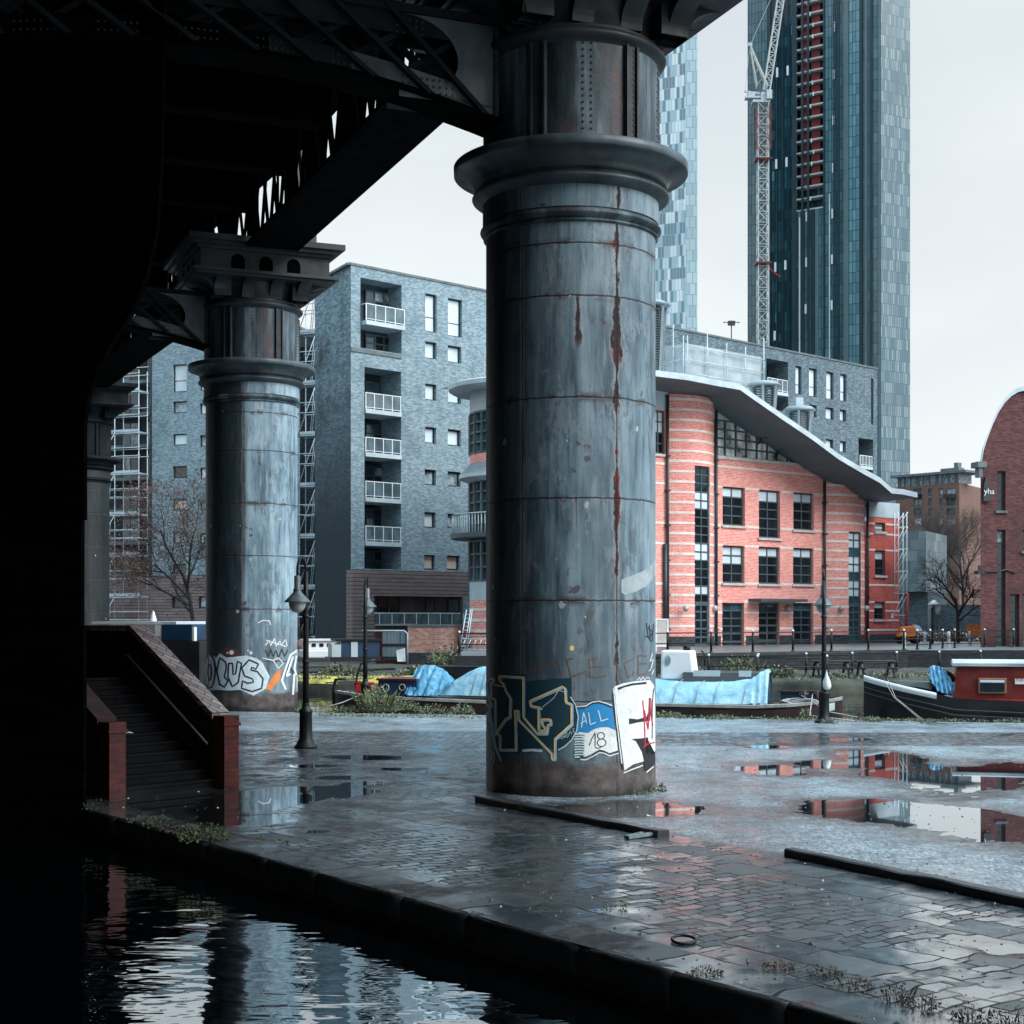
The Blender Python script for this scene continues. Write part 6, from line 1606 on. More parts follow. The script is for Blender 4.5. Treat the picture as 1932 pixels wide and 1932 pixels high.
flag_b = [(932,725),(1010,720),(1060,695),(1120,682),(1180,700),(1238,722),(1262,915),(1200,892),(1120,893),(1070,910),(1030,938),(940,925),(948,830)]
flag_w = [(950,930),(1030,940),(1075,910),(1130,892),(1200,890),(1268,918),(1285,1092),(1210,1112),(1130,1088),(1050,1138),(985,1155),(1000,1040)]
g1.add('flag_blue_half',M['p_blue'],[flag_b],.005); g1.add('flag_white_half',M['p_white'],[flag_w],.006)
fr_w = []; fr_t = []
for k,y in enumerate(range(945,1150,22)): fr_w += stroke([(912+6*(k%2),y+4),(960,y),(1010,y+5)],12); fr_t += stroke([(930,y+12),(1000-8*(k%2),y+14)],6)
g1.add('flag_fringe',M['p_pale'],fr_w,.0065); g1.add('flag_fringe',M['p_teal'],fr_t,.008)
g1.add('flag_edge',M['p_black'],strokes([[(965,1142),(1010,1148),(1060,1125),(1130,1085),(1170,1095),(1215,1117),(1290,1092)],[(935,728),(1010,722),(1065,690),(1125,680),(1180,698),(1238,722)]],10),.009)
g1.add('flag_edge',M['p_white'],strokes([[(965,1165),(1010,1168),(1065,1143),(1130,1106),(1170,1112),(1215,1135),(1290,1112)],[(935,716),(1010,710),(1065,676),(1125,668),(1180,684),(1238,706)]],9),.0095)
g1.add('flag_word',M['p_pale'],strokes([[(975,892),(992,762),(1020,858)],[(968,858),(1018,828)],[(1036,765),(1050,868),(1098,848)],[(1118,745),(1142,838),(1202,818)]],9),.010)
g1.add('flag_number',M['p_black'],strokes([[(1042,1045),(1065,985),(1092,938),(1092,1052)],loop(1142,962,30,28,0,360),loop(1148,1022,37,32,0,360),[(1090,1062),(1120,1070),(1152,1055)]],7.5),.010)
g1.add('graffiti_signature',M['p_pale'],strokes([[(795,990),(815,985),(800,965)],[(820,980),(835,958),(815,965),(838,972)],[(838,978),(842,935),(862,945),(845,955),(868,962),(850,978)],[(868,955),(880,918),(892,950)],[(895,905),(912,902),(900,935),(915,925)]],4.5),.010)
letter = [(1252,545),(1330,515),(1440,497),(1560,488),(1592,530),(1603,640),(1605,1090),(1575,1135),(1530,1135),(1500,1100),(1505,1180),(1420,1205),(1340,1258),(1300,1030),(1270,800)]
g1.add('letter_fill',M['p_white'],[letter],.007)
g1.add('letter_shade',M['p_black'],strokes([[(1250,600),(1262,740),(1285,900),(1305,1060),(1330,1250)]],22)+strokes([[(1285,565),(1340,540),(1420,522),(1530,512)]],20)+[[(1380,815),(1455,822),(1532,800),(1545,760),(1550,640),(1568,640),(1560,835),(1455,850),(1382,866)]]+[[(1400,990),(1480,985),(1545,975),(1545,1000),(1502,1012),(1480,1060),(1500,1080),(1560,1145),(1602,1110),(1603,1195),(1560,1255),(1520,1262),(1508,1180),(1490,1100),(1440,1010)]]+strokes([[(1590,560),(1580,700),(1578,990)]],8),.009)
g1.add('letter_halo',M['p_white'],strokes([[(1335,1280),(1420,1245),(1500,1215)],[(1245,560),(1255,620),(1278,860),(1320,1200)],[(1530,1275),(1590,1225)],[(1290,545),(1400,512),(1560,494)]],9),.0105)
g1.add('red_scrawl',M['p_red'],strokes([[(1498,660),(1512,820),(1520,1045)],[(1512,745),(1545,912),(1556,650)],[(1580,650),(1570,780),(1585,880)],[(1502,1062),(1540,1034),(1602,1018)]],10),.0115)
g1.add('faded_word',M['p_rust'],strokes([[(765,310),(785,380),(802,452)],[(560,420),(700,350),(760,320)],[(905,300),(850,318),(868,390),(885,460),(950,440),(1010,412)],[(1042,310),(1050,465),(1110,460),(1188,452)],[(1040,312),(1110,305)],[(1035,382),(1190,368)],[(1278,350),(1300,420),(1315,482)],[(1418,310),(1338,345),(1355,410),(1372,470),(1424,428)],[(1532,283),(1458,278),(1460,450),(1532,430)],[(1455,352),(1535,345)],[(310,280),(322,410)]],10),.004)
g1.add('black_scrawl',M['p_black'],strokes([[(1530,0),(1542,110),(1568,160)],[(1555,20),(1562,140)],[(1590,10),(1580,160)],[(1520,110),(1560,130),(1590,60)],[(1540,40),(1590,80)]],8),.004)
g1.add('white_scrawl',M['p_white'],strokes([[(1580,260),(1560,330),(1590,310),(1565,400),(1550,410)],[(1450,490),(1470,465),(1480,490),(1500,460),(1515,485),(1540,460),(1560,480)],[(1592,400),(1575,440)],[(200,1075),(205,1180),(225,1090),(235,1150),(205,1240)],[(165,1150),(185,1120),(190,1200)]],6),.0045)
g1.add('paint_patch',M['p_pale'],[[(1000,-50),(1010,-60),(1015,-40)]],.004)
gs = lambda x,y: ((x*.4657+1680)/1.872, (y*.4657+1300)/1.872)
g1b = Paint(C1, gs, col1)
g1b.add('pale_paint_patch',flat('pale_grey_cover_paint',(.34,.40,.43),wear=.2),[[(1105,1605),(1180,1575),(1270,1540),(1330,1495),(1362,1450),(1366,1570),(1300,1650),(1220,1695),(1130,1720),(1105,1700)]],.004)
g1.add('yellow_spot',M['p_yellow'],[loop(893,215,20,24,0,345,10)],.004)
# second column
g2 = Paint(C2, lambda x,y: (.2765*x, 1121.8+.2765*y), col2)
g2.add('graffiti_dome',M['p_maroon'],[[(1488,430),(1500,385),(1545,360),(1600,365),(1640,395),(1650,430)]],.004)
g2.add('graffiti_ground',M['p_pale'],[[(1395,470),(1430,395),(1475,430),(1500,400),(1545,430),(1600,425),(1680,415),(1750,435),(1790,460),(1840,560),(1815,640),(1730,690),(1640,650),(1560,655),(1480,650),(1430,655),(1396,600)]],.006)
g2.add('graffiti_letters',M['p_black'],strokes([loop(1430,520,38,118,-60,300,22),loop(1430,530,12,55,0,360,12),[(1540,462),(1500,430),(1480,520),(1498,610),(1530,632),(1556,590),(1530,560),(1545,500),(1540,462)],[(1560,470),(1555,560),(1585,628),(1625,600),(1648,470),(1620,455),(1608,540),(1590,545),(1588,470),(1560,470)],[(1765,475),(1700,445),(1650,500),(1668,555),(1722,575),(1730,598),(1690,605),(1655,590),(1648,640),(1720,662),(1785,640),(1795,575),(1755,525),(1712,515),(1718,495),(1745,510),(1765,475)],[(1410,430),(1425,400),(1460,440),(1500,620)]],11),.009)
g2.add('graffiti_bubbles',M['p_white'],[loop(1580,395,16,16,0,340,10),loop(1552,398,7,7,0,340,8),loop(1712,398,12,12,0,340,10),loop(1692,382,7,7,0,340,8)],.0075)
k2 = lambda x,y: (480.8+.24884*x, 1121.8+.24884*y)
g2b = Paint(C2, k2, col2)
g2b.add('flame_patch',M['p_orange'],[[(80,715),(120,650),(150,600),(200,560),(190,640),(150,690),(120,725)]],.006)
g2b.add('white_letters',M['p_white'],strokes([[(235,720),(205,650),(235,560),(270,460),(325,420)],[(290,470),(240,620),(270,600)],[(300,600),(290,760)],[(322,430),(300,560),(325,640),(318,740)]],15)+strokes([[(80,385),(110,345),(120,390),(150,330),(160,395),(190,350),(200,380),(235,340),(245,390)],[(60,480),(140,500),(180,480),(215,520),(180,560),(140,500)],[(25,215),(60,195),(110,200),(120,230)],[(85,345),(240,395)]],7),.008)
g2b.add('black_scrawl',M['p_black'],strokes([[(80,420),(105,470),(120,410),(140,475),(160,420),(180,480),(205,410),(225,470),(250,420)],[(230,600),(260,520),(290,600)]],9),.007)

# ------------------------------------------------------------------ boats
def hull(parent, name, mat, pts, depth, zb, mat2=None):
    """pts: list of (x, y, ztop) along the near side, depth vector per point"""
    pass
QD = FE                                                  # along the far edge of the quay
# --- barge under blue tarpaulin
bA = P(612.5,HY,51.6); bB = P(1588,HY,47.6); bd = Vector((bB.x-bA.x,bB.y-bA.y)); BL = bd.length; bd.normalize(); bn = Vector((-bd.y,bd.x))
barge = thing('canal_barge',(bA.x,bA.y,WZ),'long black and rust red barge covered with pale blue tarpaulin, moored behind the near column','boat')
BP = Plane(bA,bB)
bq = lambda l,v,z: (*(Vector((bA.x,bA.y))+bd*l+bn*v),z)
bu = lambda px: BP.u(px); bz = lambda px,py: BP.z(px,py)
sheer = [(bu(613),bz(613,1303)),(bu(640),bz(640,1306)),(bu(700),bz(700,1312)),(bu(800),bz(800,1317)),(bu(915),bz(915,1322)),(bu(1240),bz(1240,1327)),(bu(1420),bz(1420,1331)),(bu(1500),bz(1500,1328)),(bu(1560),bz(1560,1322)),(bu(1586),bz(1586,1318))]
def shz_(l):
    for a,b in zip(sheer,sheer[1:]):
        if a[0] <= l <= b[0]: return a[1]+(b[1]-a[1])*(l-a[0])/(b[0]-a[0])
    return sheer[-1][1]
BW = 2.2
def plan(l):
    e = min(l,BL-l); return BW/2*min(1,math.sqrt(max(0,1-(1-min(1,e/2.2))**2)))
m = MB(); ls = [BL*i/70 for i in range(71)]
rows = [[bq(l,BW/2-plan(l)*f-.0,z) for l in ls] for f,z in ()]
rows = []
for f,zf in ((.80,WZ-.3),(.93,WZ+.1),(1,None)):
    rows.append([bq(l,BW/2-max(.04,plan(l))*f,(shz_(l) if zf is None else zf)) for l in ls])
m.grid(rows,0,True)
rows = [[bq(l,BW/2+max(.04,plan(l))*f,(shz_(l) if zf is None else zf)) for l in ls] for f,zf in ((1,None),(.93,WZ+.1),(.8,WZ-.3))]
m.grid(rows,0,True); part(m,'hull',M['hull_rust'],barge)
m = MB(); m.grid([[bq(l,BW/2-max(.04,plan(l)),shz_(l)-.03) for l in ls],[bq(l,BW/2+max(.04,plan(l)),shz_(l)-.03) for l in ls]],0,False); part(m,'deck',M['wood_dark'],barge)
m = MB(); m.grid([[bq(l,BW/2-max(.04,plan(l))-.03,shz_(l)-.09) for l in ls],[bq(l,BW/2-max(.04,plan(l))-.04,shz_(l)) for l in ls],[bq(l,BW/2-max(.04,plan(l))+.06,shz_(l)+.012) for l in ls]],0,False); part(m,'gunwale',M['rope'],barge)
for l0,l1 in ((3.6,4.6),(6.0,6.8),(7.4,8.6),(10.8,11.6),(12.4,13.5),(14.2,15.6)):
    m = MB(); m.grid([[bq(l,BW/2-max(.04,plan(l))*.99-.012,shz_(l)-.38) for l in (l0,(l0+l1)/2,l1)],[bq(l,BW/2-max(.04,plan(l))-.012,shz_(l)-.16) for l in (l0,(l0+l1)/2,l1)]],0,False); part(m,'red_panel',M['hull_rust'],barge)
# cabin front with two portholes
m = MB(); c0, c1 = bu(709), bu(782); zc0, zc1 = bz(709,1312), bz(709,1284)
m.hexa([bq(c0,.25,zc0),bq(c1,.25,zc0),bq(c1,1.95,zc0),bq(c0,1.95,zc0),bq(c0,.25,zc1),bq(c1,.25,zc1),bq(c1,1.95,zc1),bq(c0,1.95,zc1)]); cab = part(m,'cabin',M['hull_blue'],barge)
m = MB(); m.hexa([bq(c0-.06,.2,zc1),bq(c1,.2,zc1),bq(c1,2,zc1),bq(c0-.06,2,zc1),bq(c0-.06,.2,zc1+.06),bq(c1,.2,zc1+.06),bq(c1,2,zc1+.06),bq(c0-.06,2,zc1+.06)]); part(m,'cabin_roof',M['cabin_red'],cab)
for px,py in ((728,1297),(759,1297)):
    u,z = BP.uz(px,py,-.25); m = MB(); r1, r0 = .125,.085
    m.grid([[bq(u+r1*math.cos(a),.235,z+r1*math.sin(a)) for a in [2*math.pi*k/20 for k in range(21)]],[bq(u+(r0+r1)/2*math.cos(a),.20,z+(r0+r1)/2*math.sin(a)) for a in [2*math.pi*k/20 for k in range(21)]],[bq(u+r0*math.cos(a),.235,z+r0*math.sin(a)) for a in [2*math.pi*k/20 for k in range(21)]]],0,True)
    o = part(m,'porthole',M['globe'],cab); m = MB(); m.face([bq(u+r0*math.cos(a),.238,z+r0*math.sin(a)) for a in [2*math.pi*k/20 for k in range(20)]]); part(m,'pane',M['g_dark'],o,fix=False)
# tarpaulin: ridge and folds
tl0, tl1 = bu(768), bu(1449)
rp_ = [(826,1300,1311),(838,1290,1311),(850,1284,1311),(872,1271,1311),(890,1263,1312),(906,1259,1312),(1000,1262,1316),(1100,1270,1320),(1228,1284,1325),(1290,1288,1326),(1350,1289,1327),(1415,1284,1328),(1432,1270,1328),(1443,1265,1329),(1449,1270,1329)]
tl0 = bu(826)
NS = 150; rows = []
def rpi(px,k):
    for a,b in zip(rp_,rp_[1:]):
        if a[0] <= px <= b[0]: f=(px-a[0])/(b[0]-a[0]); return a[k]+(b[k]-a[k])*f
    return rp_[-1][k]
for j in range(17):
    v = j/16; r = []
    for i in range(NS+1):
        px = 826+(1449-826)*i/NS; l = tl0+(tl1-tl0)*i/NS
        zt_ = bz(px,rpi(px,1)); zb_ = bz(px,rpi(px,2)+1.0)
        wob = mnoise.fractal(Vector((l*1.6,v*3,1)),.8,2.1,4)*.035*math.sin(math.pi*v)
        drape = math.sin(math.pi*v)
        prof_ = min(1,math.sin(math.pi*v)*1.25)
        y_ = .06+ (BW-.12)*v+wob*.8
        if px > 1415: wob += .06*math.sin((px-1415)*.5)*(1-v)
        z = zb_+(zt_-zb_)*prof_**.8+wob
        r.append(bq(l+wob*.5,y_,z))
    rows.append(r)
m = MB(); m.grid(rows,0,True)
part(m,'tarpaulin',M['tarp'],barge)
def hung(A_, B_, pt, amp, fr, nu_=49, nv_=15):
    rows = []; n = len(A_)-1
    for j in range(nv_):
        f = j/(nv_-1); r = []
        for i in range(nu_):
            q_ = i/(nu_-1)*n; a_ = min(n-1,int(q_)); g_ = q_-a_; g_ = g_*g_*(3-2*g_)*.5+g_*.5
            px = (A_[a_][0]*(1-g_)+A_[a_+1][0]*g_)*(1-f)+(B_[a_][0]*(1-g_)+B_[a_+1][0]*g_)*f; py = (A_[a_][1]*(1-g_)+A_[a_+1][1]*g_)*(1-f)+(B_[a_][1]*(1-g_)+B_[a_+1][1]*g_)*f
            wob = mnoise.fractal(Vector((px*.16,py*.10,4)),.9,2.1,4)
            r.append(pt(px,py,f,wob*amp+amp*1.1*math.sin(i*fr+f*1.2+wob*1.5)*(.35+.65*f)))
        rows.append(r)
    m = MB(); m.grid(rows,0,True); return m
def bpt(px,py,f,w): return bq(bu(px)+w*.25,.95-.98*f+w,bz(px,py)+w*.1)
part(hung([(770,1263),(785,1256),(806,1257),(824,1266),(842,1284)],[(763,1309),(778,1313),(800,1312),(826,1312),(850,1293)],bpt,.05,.62),'tarpaulin_drape',M['tarp_deep'],barge)
m = MB()
for px in (888,905,1268,1310,1345,1400): 
    l = bu(px); m = MB(); m.tube([bq(l+.25,1.1,bz(px,rpi(px,1))+.07),bq(l+.12,.45,bz(px,rpi(px,1))*.75+bz(px,rpi(px,2))*.25+.1),bq(l,.0,bz(px,rpi(px,2)))],.012,5); part(m,'tie_rope',M['rope'],barge)
m = MB(); l0,l1 = bu(1280),bu(1446); z0,z1 = bz(1300,1290),bz(1300,1268)
m.hexa([bq(l0,.7,z0-.3),bq(l1,.7,z0-.3),bq(l1,1.6,z0-.3),bq(l0,1.6,z0-.3),bq(l0,1.1,z1-.06),bq(l1,1.1,z1-.06),bq(l1,1.6,z1),bq(l0,1.6,z1)]); part(m,'coaming',M['hull_black'],barge)
for xa_,xb_,mt_ in ((1300,1352,'panel_grey'),(1388,1412,'panel_grey')):
    m = MB(); l0,l1 = bu(xa_),bu(xb_); m.hexa([bq(l0,1.0,z0-.05),bq(l1,1.0,z0-.05),bq(l1,1.06,z0-.05),bq(l0,1.06,z0-.05),bq(l0,1.05,z1+.02),bq(l1,1.05,z1+.02),bq(l1,1.11,z1+.02),bq(l0,1.11,z1+.02)]); part(m,'coaming_board',M[mt_],barge)
m = MB(); l0,l1 = bu(786),bu(892); m.hexa([bq(l0,1.0,bz(820,1311)),bq(l1,1.0,bz(820,1311)),bq(l1,1.7,bz(820,1311)),bq(l0,1.7,bz(820,1311)),bq(l0,1.25,bz(820,1259)),bq(l1,1.25,bz(820,1259)),bq(l1,1.7,bz(820,1259)),bq(l0,1.7,bz(820,1259))]); part(m,'hold_bulkhead',M['hull_black'],barge)
m = MB(); l0,l1 = bu(1236),bu(1298); z0,z1 = bz(1260,1285),bz(1260,1229)
m.hexa([bq(l0,1.2,z0),bq(l1+.06,1.2,z0),bq(l1+.06,2.6,z0),bq(l0,2.6,z0),bq(l0,1.3,z1),bq(l1-.06,1.3,z1),bq(l1-.06,2.5,z1),bq(l0,2.5,z1)]); wh_ = part(m,'wheelhouse',M['boat_white'],barge,bevel=.06)
m = MB(); u,z = BP.uz(1260,1246,-1.25); m.face([bq(u+.10*math.cos(a),1.22,z+.17*math.sin(a)) for a in [2*math.pi*k/18 for k in range(18)]]); part(m,'porthole',M['g_curtain'],wh_,fix=False)
m = MB(); l_ = bu(1283); m.tube([bq(l_,1.7,z1),bq(l_,1.7,z1+.16)],.12,10); m.tube([bq(l_+.5,1.5,z1),bq(l_+.6,1.5,z1-.1),bq(l_+.62,1.5,z1-.5)],.03,6); part(m,'flue',M['black_metal'],wh_)
# deck gear at both ends
m = MB(); l_ = bu(664); z_ = shz_(l_)
m.hexa([bq(l_-.15,.7,z_),bq(l_+.45,.7,z_),bq(l_+.45,1.3,z_),bq(l_-.15,1.3,z_),bq(l_-.12,.75,z_+.28),bq(l_+.4,.75,z_+.28),bq(l_+.4,1.25,z_+.28),bq(l_-.12,1.25,z_+.28)]); m.tube([bq(l_-.2,.8,z_+.3),bq(l_+.5,.8,z_+.33)],.05,8); part(m,'red_winch',M['red_paint'],barge)
m = MB(); m.tube([bq(-.05,1.1,WZ),bq(-.1,1.1,.55),bq(-.02,1.1,.9),bq(.35,1.1,.95)],.06,8); m.tube([bq(.7,1.1,.5),bq(.75,1.1,1.0),bq(.9,1.1,1.45),bq(1.4,1.1,1.6)],.035,8); part(m,'stem_post',M['hull_black'],barge)
m = MB(); l_ = bu(1470); z_ = shz_(l_)
m.hexa([bq(l_,.8,z_),bq(l_+1.15,.8,z_),bq(l_+1.15,1.5,z_),bq(l_,1.5,z_),bq(l_,.8,z_+.34),bq(l_+1.15,.8,z_+.34),bq(l_+1.15,1.5,z_+.34),bq(l_,1.5,z_+.34)]); part(m,'deck_box',M['hull_blue'],barge)
m = MB(); m.hexa([bq(l_-.1,.75,z_+.342),bq(l_+1.2,.75,z_+.342),bq(l_+1.2,.9,z_+.342),bq(l_-.1,.9,z_+.342),bq(l_-.1,.75,z_+.40),bq(l_+1.2,.75,z_+.40),bq(l_+1.2,.9,z_+.40),bq(l_-.1,.9,z_+.40)])
for q_ in (.75,1.15): m.tube([bq(l_+q_,.5,z_-.05),bq(l_+q_,.5,z_+.42)],.07,8); m.tube([bq(l_+q_-.14,.5,z_+.30),bq(l_+q_+.14,.5,z_+.30)],.05,8)
part(m,'mooring_bitts',M['hull_rust'],barge)
m = MB()
for q_ in range(5): m.tube([bq(l_+.3+.5*math.cos(a)*(.6+.1*q_)+.1*q_,.35+.18*math.sin(a),z_+.04+.02*q_+.05*math.sin(a*2+q_)) for a in [2*math.pi*k/14 for k in range(14)]],.025,5)
e_ = G(1612,1362); m.tube([bq(l_+1.0,.5,z_+.3),(e_.x-1.2,e_.y+.5,.15),(e_.x,e_.y,.03)],.018,5); m.tube([bq(l_+.6,.5,z_+.3),bq(l_+1.5,-.1,z_-.2),bq(l_+2.4,-.15,z_-.35)],.018,5)
s0 = bq(.5,.6,shz_(.5)); e_ = G(608,1343); m.tube([bq(1.6,.7,shz_(1.6)+.2),(e_.x+.6,e_.y+.3,.28),(e_.x,e_.y,.12)],.02,5)
part(m,'ropes',M['rope'],barge)
m = MB(); u0,u1 = bu(1548),bu(1574); m.grid([[bq(l,BW/2-max(.04,plan(l))*.97-.03,shz_(l)-.36) for l in (u0,(u0+u1)/2,u1)],[bq(l,BW/2-max(.04,plan(l))*.99-.03,shz_(l)-.12) for l in (u0,(u0+u1)/2,u1)]],0,False); part(m,'name_plate',M['white_paint'],barge)

# --- black and red narrowboat at the right
nA = P(1628,HY,46.6); nB = P(2080,HY,44.9); nd = Vector((nB.x-nA.x,nB.y-nA.y)); NL = 11.5; nd.normalize(); nn_ = Vector((-nd.y,nd.x))
nb = thing('narrowboat',(nA.x,nA.y,WZ),'black hulled narrowboat with red cabin and blue tarpaulin over its bow, at the right edge','boat')
NP = Plane(nA,(nA.x+nd.x*10,nA.y+nd.y*10)); nq = lambda l,v,z: (*(Vector((nA.x,nA.y))+nd*l+nn_*v),z)
nz = lambda px,py: NP.z(px,py); nu = lambda px: NP.u(px)
she = [(0,nz(1629,1277)),(nu(1650),nz(1650,1283)),(nu(1700),nz(1700,1295)),(nu(1767),nz(1767,1309)),(nu(1800),nz(1800,1317)),(nu(1932),nz(1932,1323)),(NL,nz(1932,1323))]
def shn(l):
    for a,b in zip(she,she[1:]):
        if a[0] <= l <= b[0]: return a[1]+(b[1]-a[1])*(l-a[0])/(b[0]-a[0])
    return she[-1][1]
NW = 2.1
def pln(l): return NW/2*(math.sin(min(1,(l+.06)/2.6)*math.pi/2)**.75)
ls = [NL*(i/60)**1.3 for i in range(61)]
m = MB(); rows = [[nq(l+(.25*(1-f) if l < 1 else 0),NW/2-max(.03,pln(l))*f2,(shn(l) if zf is None else zf)) for l in ls] for f,f2,zf in ((.6,.78,WZ-.3),(.9,.9,WZ+.12),(1,.97,.15),(1,1,None))]
m.grid(rows,0,True); rows = [[nq(l,NW/2+max(.03,pln(l))*f2,(shn(l) if zf is None else zf)) for l in ls] for f2,zf in ((1,None),(.8,WZ-.3))]; m.grid(rows,0,True)
part(m,'hull',M['hull_black'],nb)
m = MB(); m.grid([[nq(l,NW/2-max(.03,pln(l)),shn(l)-.05) for l in ls],[nq(l,NW/2+max(.03,pln(l)),shn(l)-.05) for l in ls]],0,False); part(m,'deck',M['wood_grey'],nb)
lw = [nu(1767)*i/24 for i in range(25)]
m = MB(); m.grid([[nq(l,NW/2-max(.03,pln(l))*.985-.02,shn(l)-.16) for l in lw],[nq(l,NW/2-max(.03,pln(l))-.035,shn(l)-.08) for l in lw],[nq(l,NW/2-max(.03,pln(l))-.03,shn(l)+.01) for l in lw],[nq(l,NW/2-max(.03,pln(l))+.12,shn(l)+.02) for l in lw]],0,True); m.grid([[nq(l,NW/2+max(.03,pln(l)),shn(l)) for l in lw],[nq(l,NW/2+max(.03,pln(l))-.12,shn(l)+.02) for l in lw]],0,True); part(m,'bow_rail',M['white_paint'],nb)
m = MB(); lg = [NL*i/40 for i in range(41)]
for dz_ in (-.36,-.52): m.grid([[nq(l,NW/2-max(.03,pln(l))*.99-.02,shn(l)+dz_-.03) for l in lg],[nq(l,NW/2-max(.03,pln(l))*.99-.05,shn(l)+dz_) for l in lg],[nq(l,NW/2-max(.03,pln(l))*.99-.02,shn(l)+dz_+.03) for l in lg]],0,True)
part(m,'rubbing_strakes',M['hull_black'],nb)
c0 = nu(1799); zc0 = nz(1820,1322); zc1 = nz(1820,1254)
m = MB(); m.hexa([nq(c0,.16,zc0),nq(NL-1,.16,zc0),nq(NL-1,NW-.16,zc0),nq(c0,NW-.16,zc0),nq(c0+.12,.26,zc1),nq(NL-1,.26,zc1),nq(NL-1,NW-.26,zc1),nq(c0+.12,NW-.26,zc1)]); cb = part(m,'cabin',M['cabin_red'],nb)
rows = [[nq(l,.16+(NW-.32)*v,zc1+.02+.12*math.sin(math.pi*v)) for l in (c0-.02,c0+2,c0+4,NL-.9)] for v in (0,.2,.4,.6,.8,1)]
m = MB(); m.grid(rows,0,True); m.grid([[nq(l,.14,zc1-.05) for l in (c0-.03,NL-.9)],[nq(l,.14,zc1+.04) for l in (c0-.03,NL-.9)]],0,False); m.grid([[nq(c0-.03,.14+(NW-.28)*v,zc1-.05) for v in (0,.2,.4,.6,.8,1)],[nq(c0-.03,.14+(NW-.28)*v,zc1+.02+.12*math.sin(math.pi*v)) for v in (0,.2,.4,.6,.8,1)]],0,False); part(m,'cabin_roof',pm('scuffed_boat_roof',(.16,.20,.22),(.62,.68,.71),1.1,.4,.2,stretch=(.5,.5,1)),cb)
m = MB(); m.hexa([nq(c0,.13,zc0-.02),nq(NL-1,.13,zc0-.02),nq(NL-1,.159,zc0-.02),nq(c0,.159,zc0-.02),nq(c0,.13,zc0+.05),nq(NL-1,.13,zc0+.05),nq(NL-1,.159,zc0+.05),nq(c0,.159,zc0+.05)]); part(m,'cabin_skirting',M['red_paint'],cb)
ND = Plane(nq(0,.17,0)[:2],nq(5,.17,0)[:2])
r = ND.rect(1845,1279,1899,1309)
def wn_(r,nm):
    m = MB(); ND.box(m,r[0],r[1],r[2],r[3],-.02,.05); 
    o = part(m,nm,pm('bronze_window_frame',(.16,.07,.04),(.26,.12,.07),2,.45,.1),cb,bevel=.03)
    g = MB(); ND.box(g,r[0]+.06,r[1]-.06,r[2]+.06,r[2]+(r[3]-r[2])*.68,.0,.056); part(g,'pane',M['g_dark'],o)
    g = MB(); ND.box(g,r[0]+.06,r[1]-.06,r[2]+(r[3]-r[2])*.72,r[3]-.06,.0,.056); part(g,'top_light',M['g_blind'],o)
    return o
wn_(r,'cabin_window')
r2 = ND.rect(1915,1280.5,1960,1291); m = MB(); ND.box(m,r2[0],r2[1],r2[2],r2[3],.0,.012); sgn = part(m,'sale_notice',M['sign_white'],cb)
fm = bpy.data.curves.new('letters','FONT'); fm.body = 'FOR SALE'; fm.size = .115; fm.extrude = .002
fo = bpy.data.objects.new('letters_curve',fm); col.objects.link(fo); dg = bpy.context.evaluated_depsgraph_get(); tm = bpy.data.meshes.new_from_object(fo.evaluated_get(dg)); bpy.data.objects.remove(fo)
for v in tm.vertices:
    c = ND.pt(r2[0]+.03+v.co.x,r2[2]+.09+v.co.y,.015+v.co.z); v.co = c-Vector(nb.location)
tm.materials.clear(); tm.materials.append(M['p_red']); o = bpy.data.objects.new('letters',tm); col.objects.link(o); o.parent = sgn
m = MB(); r3 = ND.rect(1916,1281,1960,1285); 
# bow tarpaulin and gear
for A_,B_,v_ in (([(1752,1262),(1760,1256),(1775,1258),(1785,1266)],[(1756,1284),(1770,1304),(1787,1310),(1797,1301)],.12),([(1775,1291),(1788,1288),(1800,1289),(1812,1285)],[(1776,1308),(1788,1312),(1801,1307),(1815,1310)],.04)):
    part(hung(A_,B_,lambda px,py,f,w: nq(nu(px)+w*.2,.45-v_*2*f+w+.16*(1-f),nz(px,py)+w*.15),.055,.9,37),'bow_tarpaulin',M['tarp_deep'],nb)
m = MB(); l_ = nu(1780); z_ = nz(1780,1290); m.tube([nq(l_+.33*math.cos(a),.9+.05*math.sin(a),z_+.33*math.sin(a)) for a in [2*math.pi*k/20 for k in range(21)]],.07,8); part(m,'tyre_fender',M['black_metal'],nb)
m = MB(); s_ = nq(nu(1668),.35,shn(nu(1668))+.05); e_ = G(1738,1361)
for dx in (0,.12): m.tube([Vector(s_)+Vector((dx,0,0)),Vector(s_).lerp(Vector((e_.x+dx,e_.y,.05)),.35)+Vector((-.08,0,-.12)),Vector((e_.x+dx*.5,e_.y,.04))],.011,6)
m.tube([nq(nu(1690),.5,shn(nu(1690))),nq(nu(1730),.8,shn(nu(1730))+.03),nq(nu(1750),.5,shn(nu(1750)))],.02,5); part(m,'mooring_rope',M['rope'],nb)
m = MB(); l0 = nu(1690); m.hexa([nq(l0,.45,shn(l0)-.02),nq(l0+1.1,.45,shn(l0)-.1),nq(l0+1.1,1.5,shn(l0)-.1),nq(l0,1.5,shn(l0)-.02),nq(l0+.1,.55,shn(l0)+.1),nq(l0+1.1,.55,shn(l0)+.08),nq(l0+1.1,1.4,shn(l0)+.08),nq(l0+.1,1.4,shn(l0)+.1)]); part(m,'foredeck_hatch',M['wood_dark'],nb)

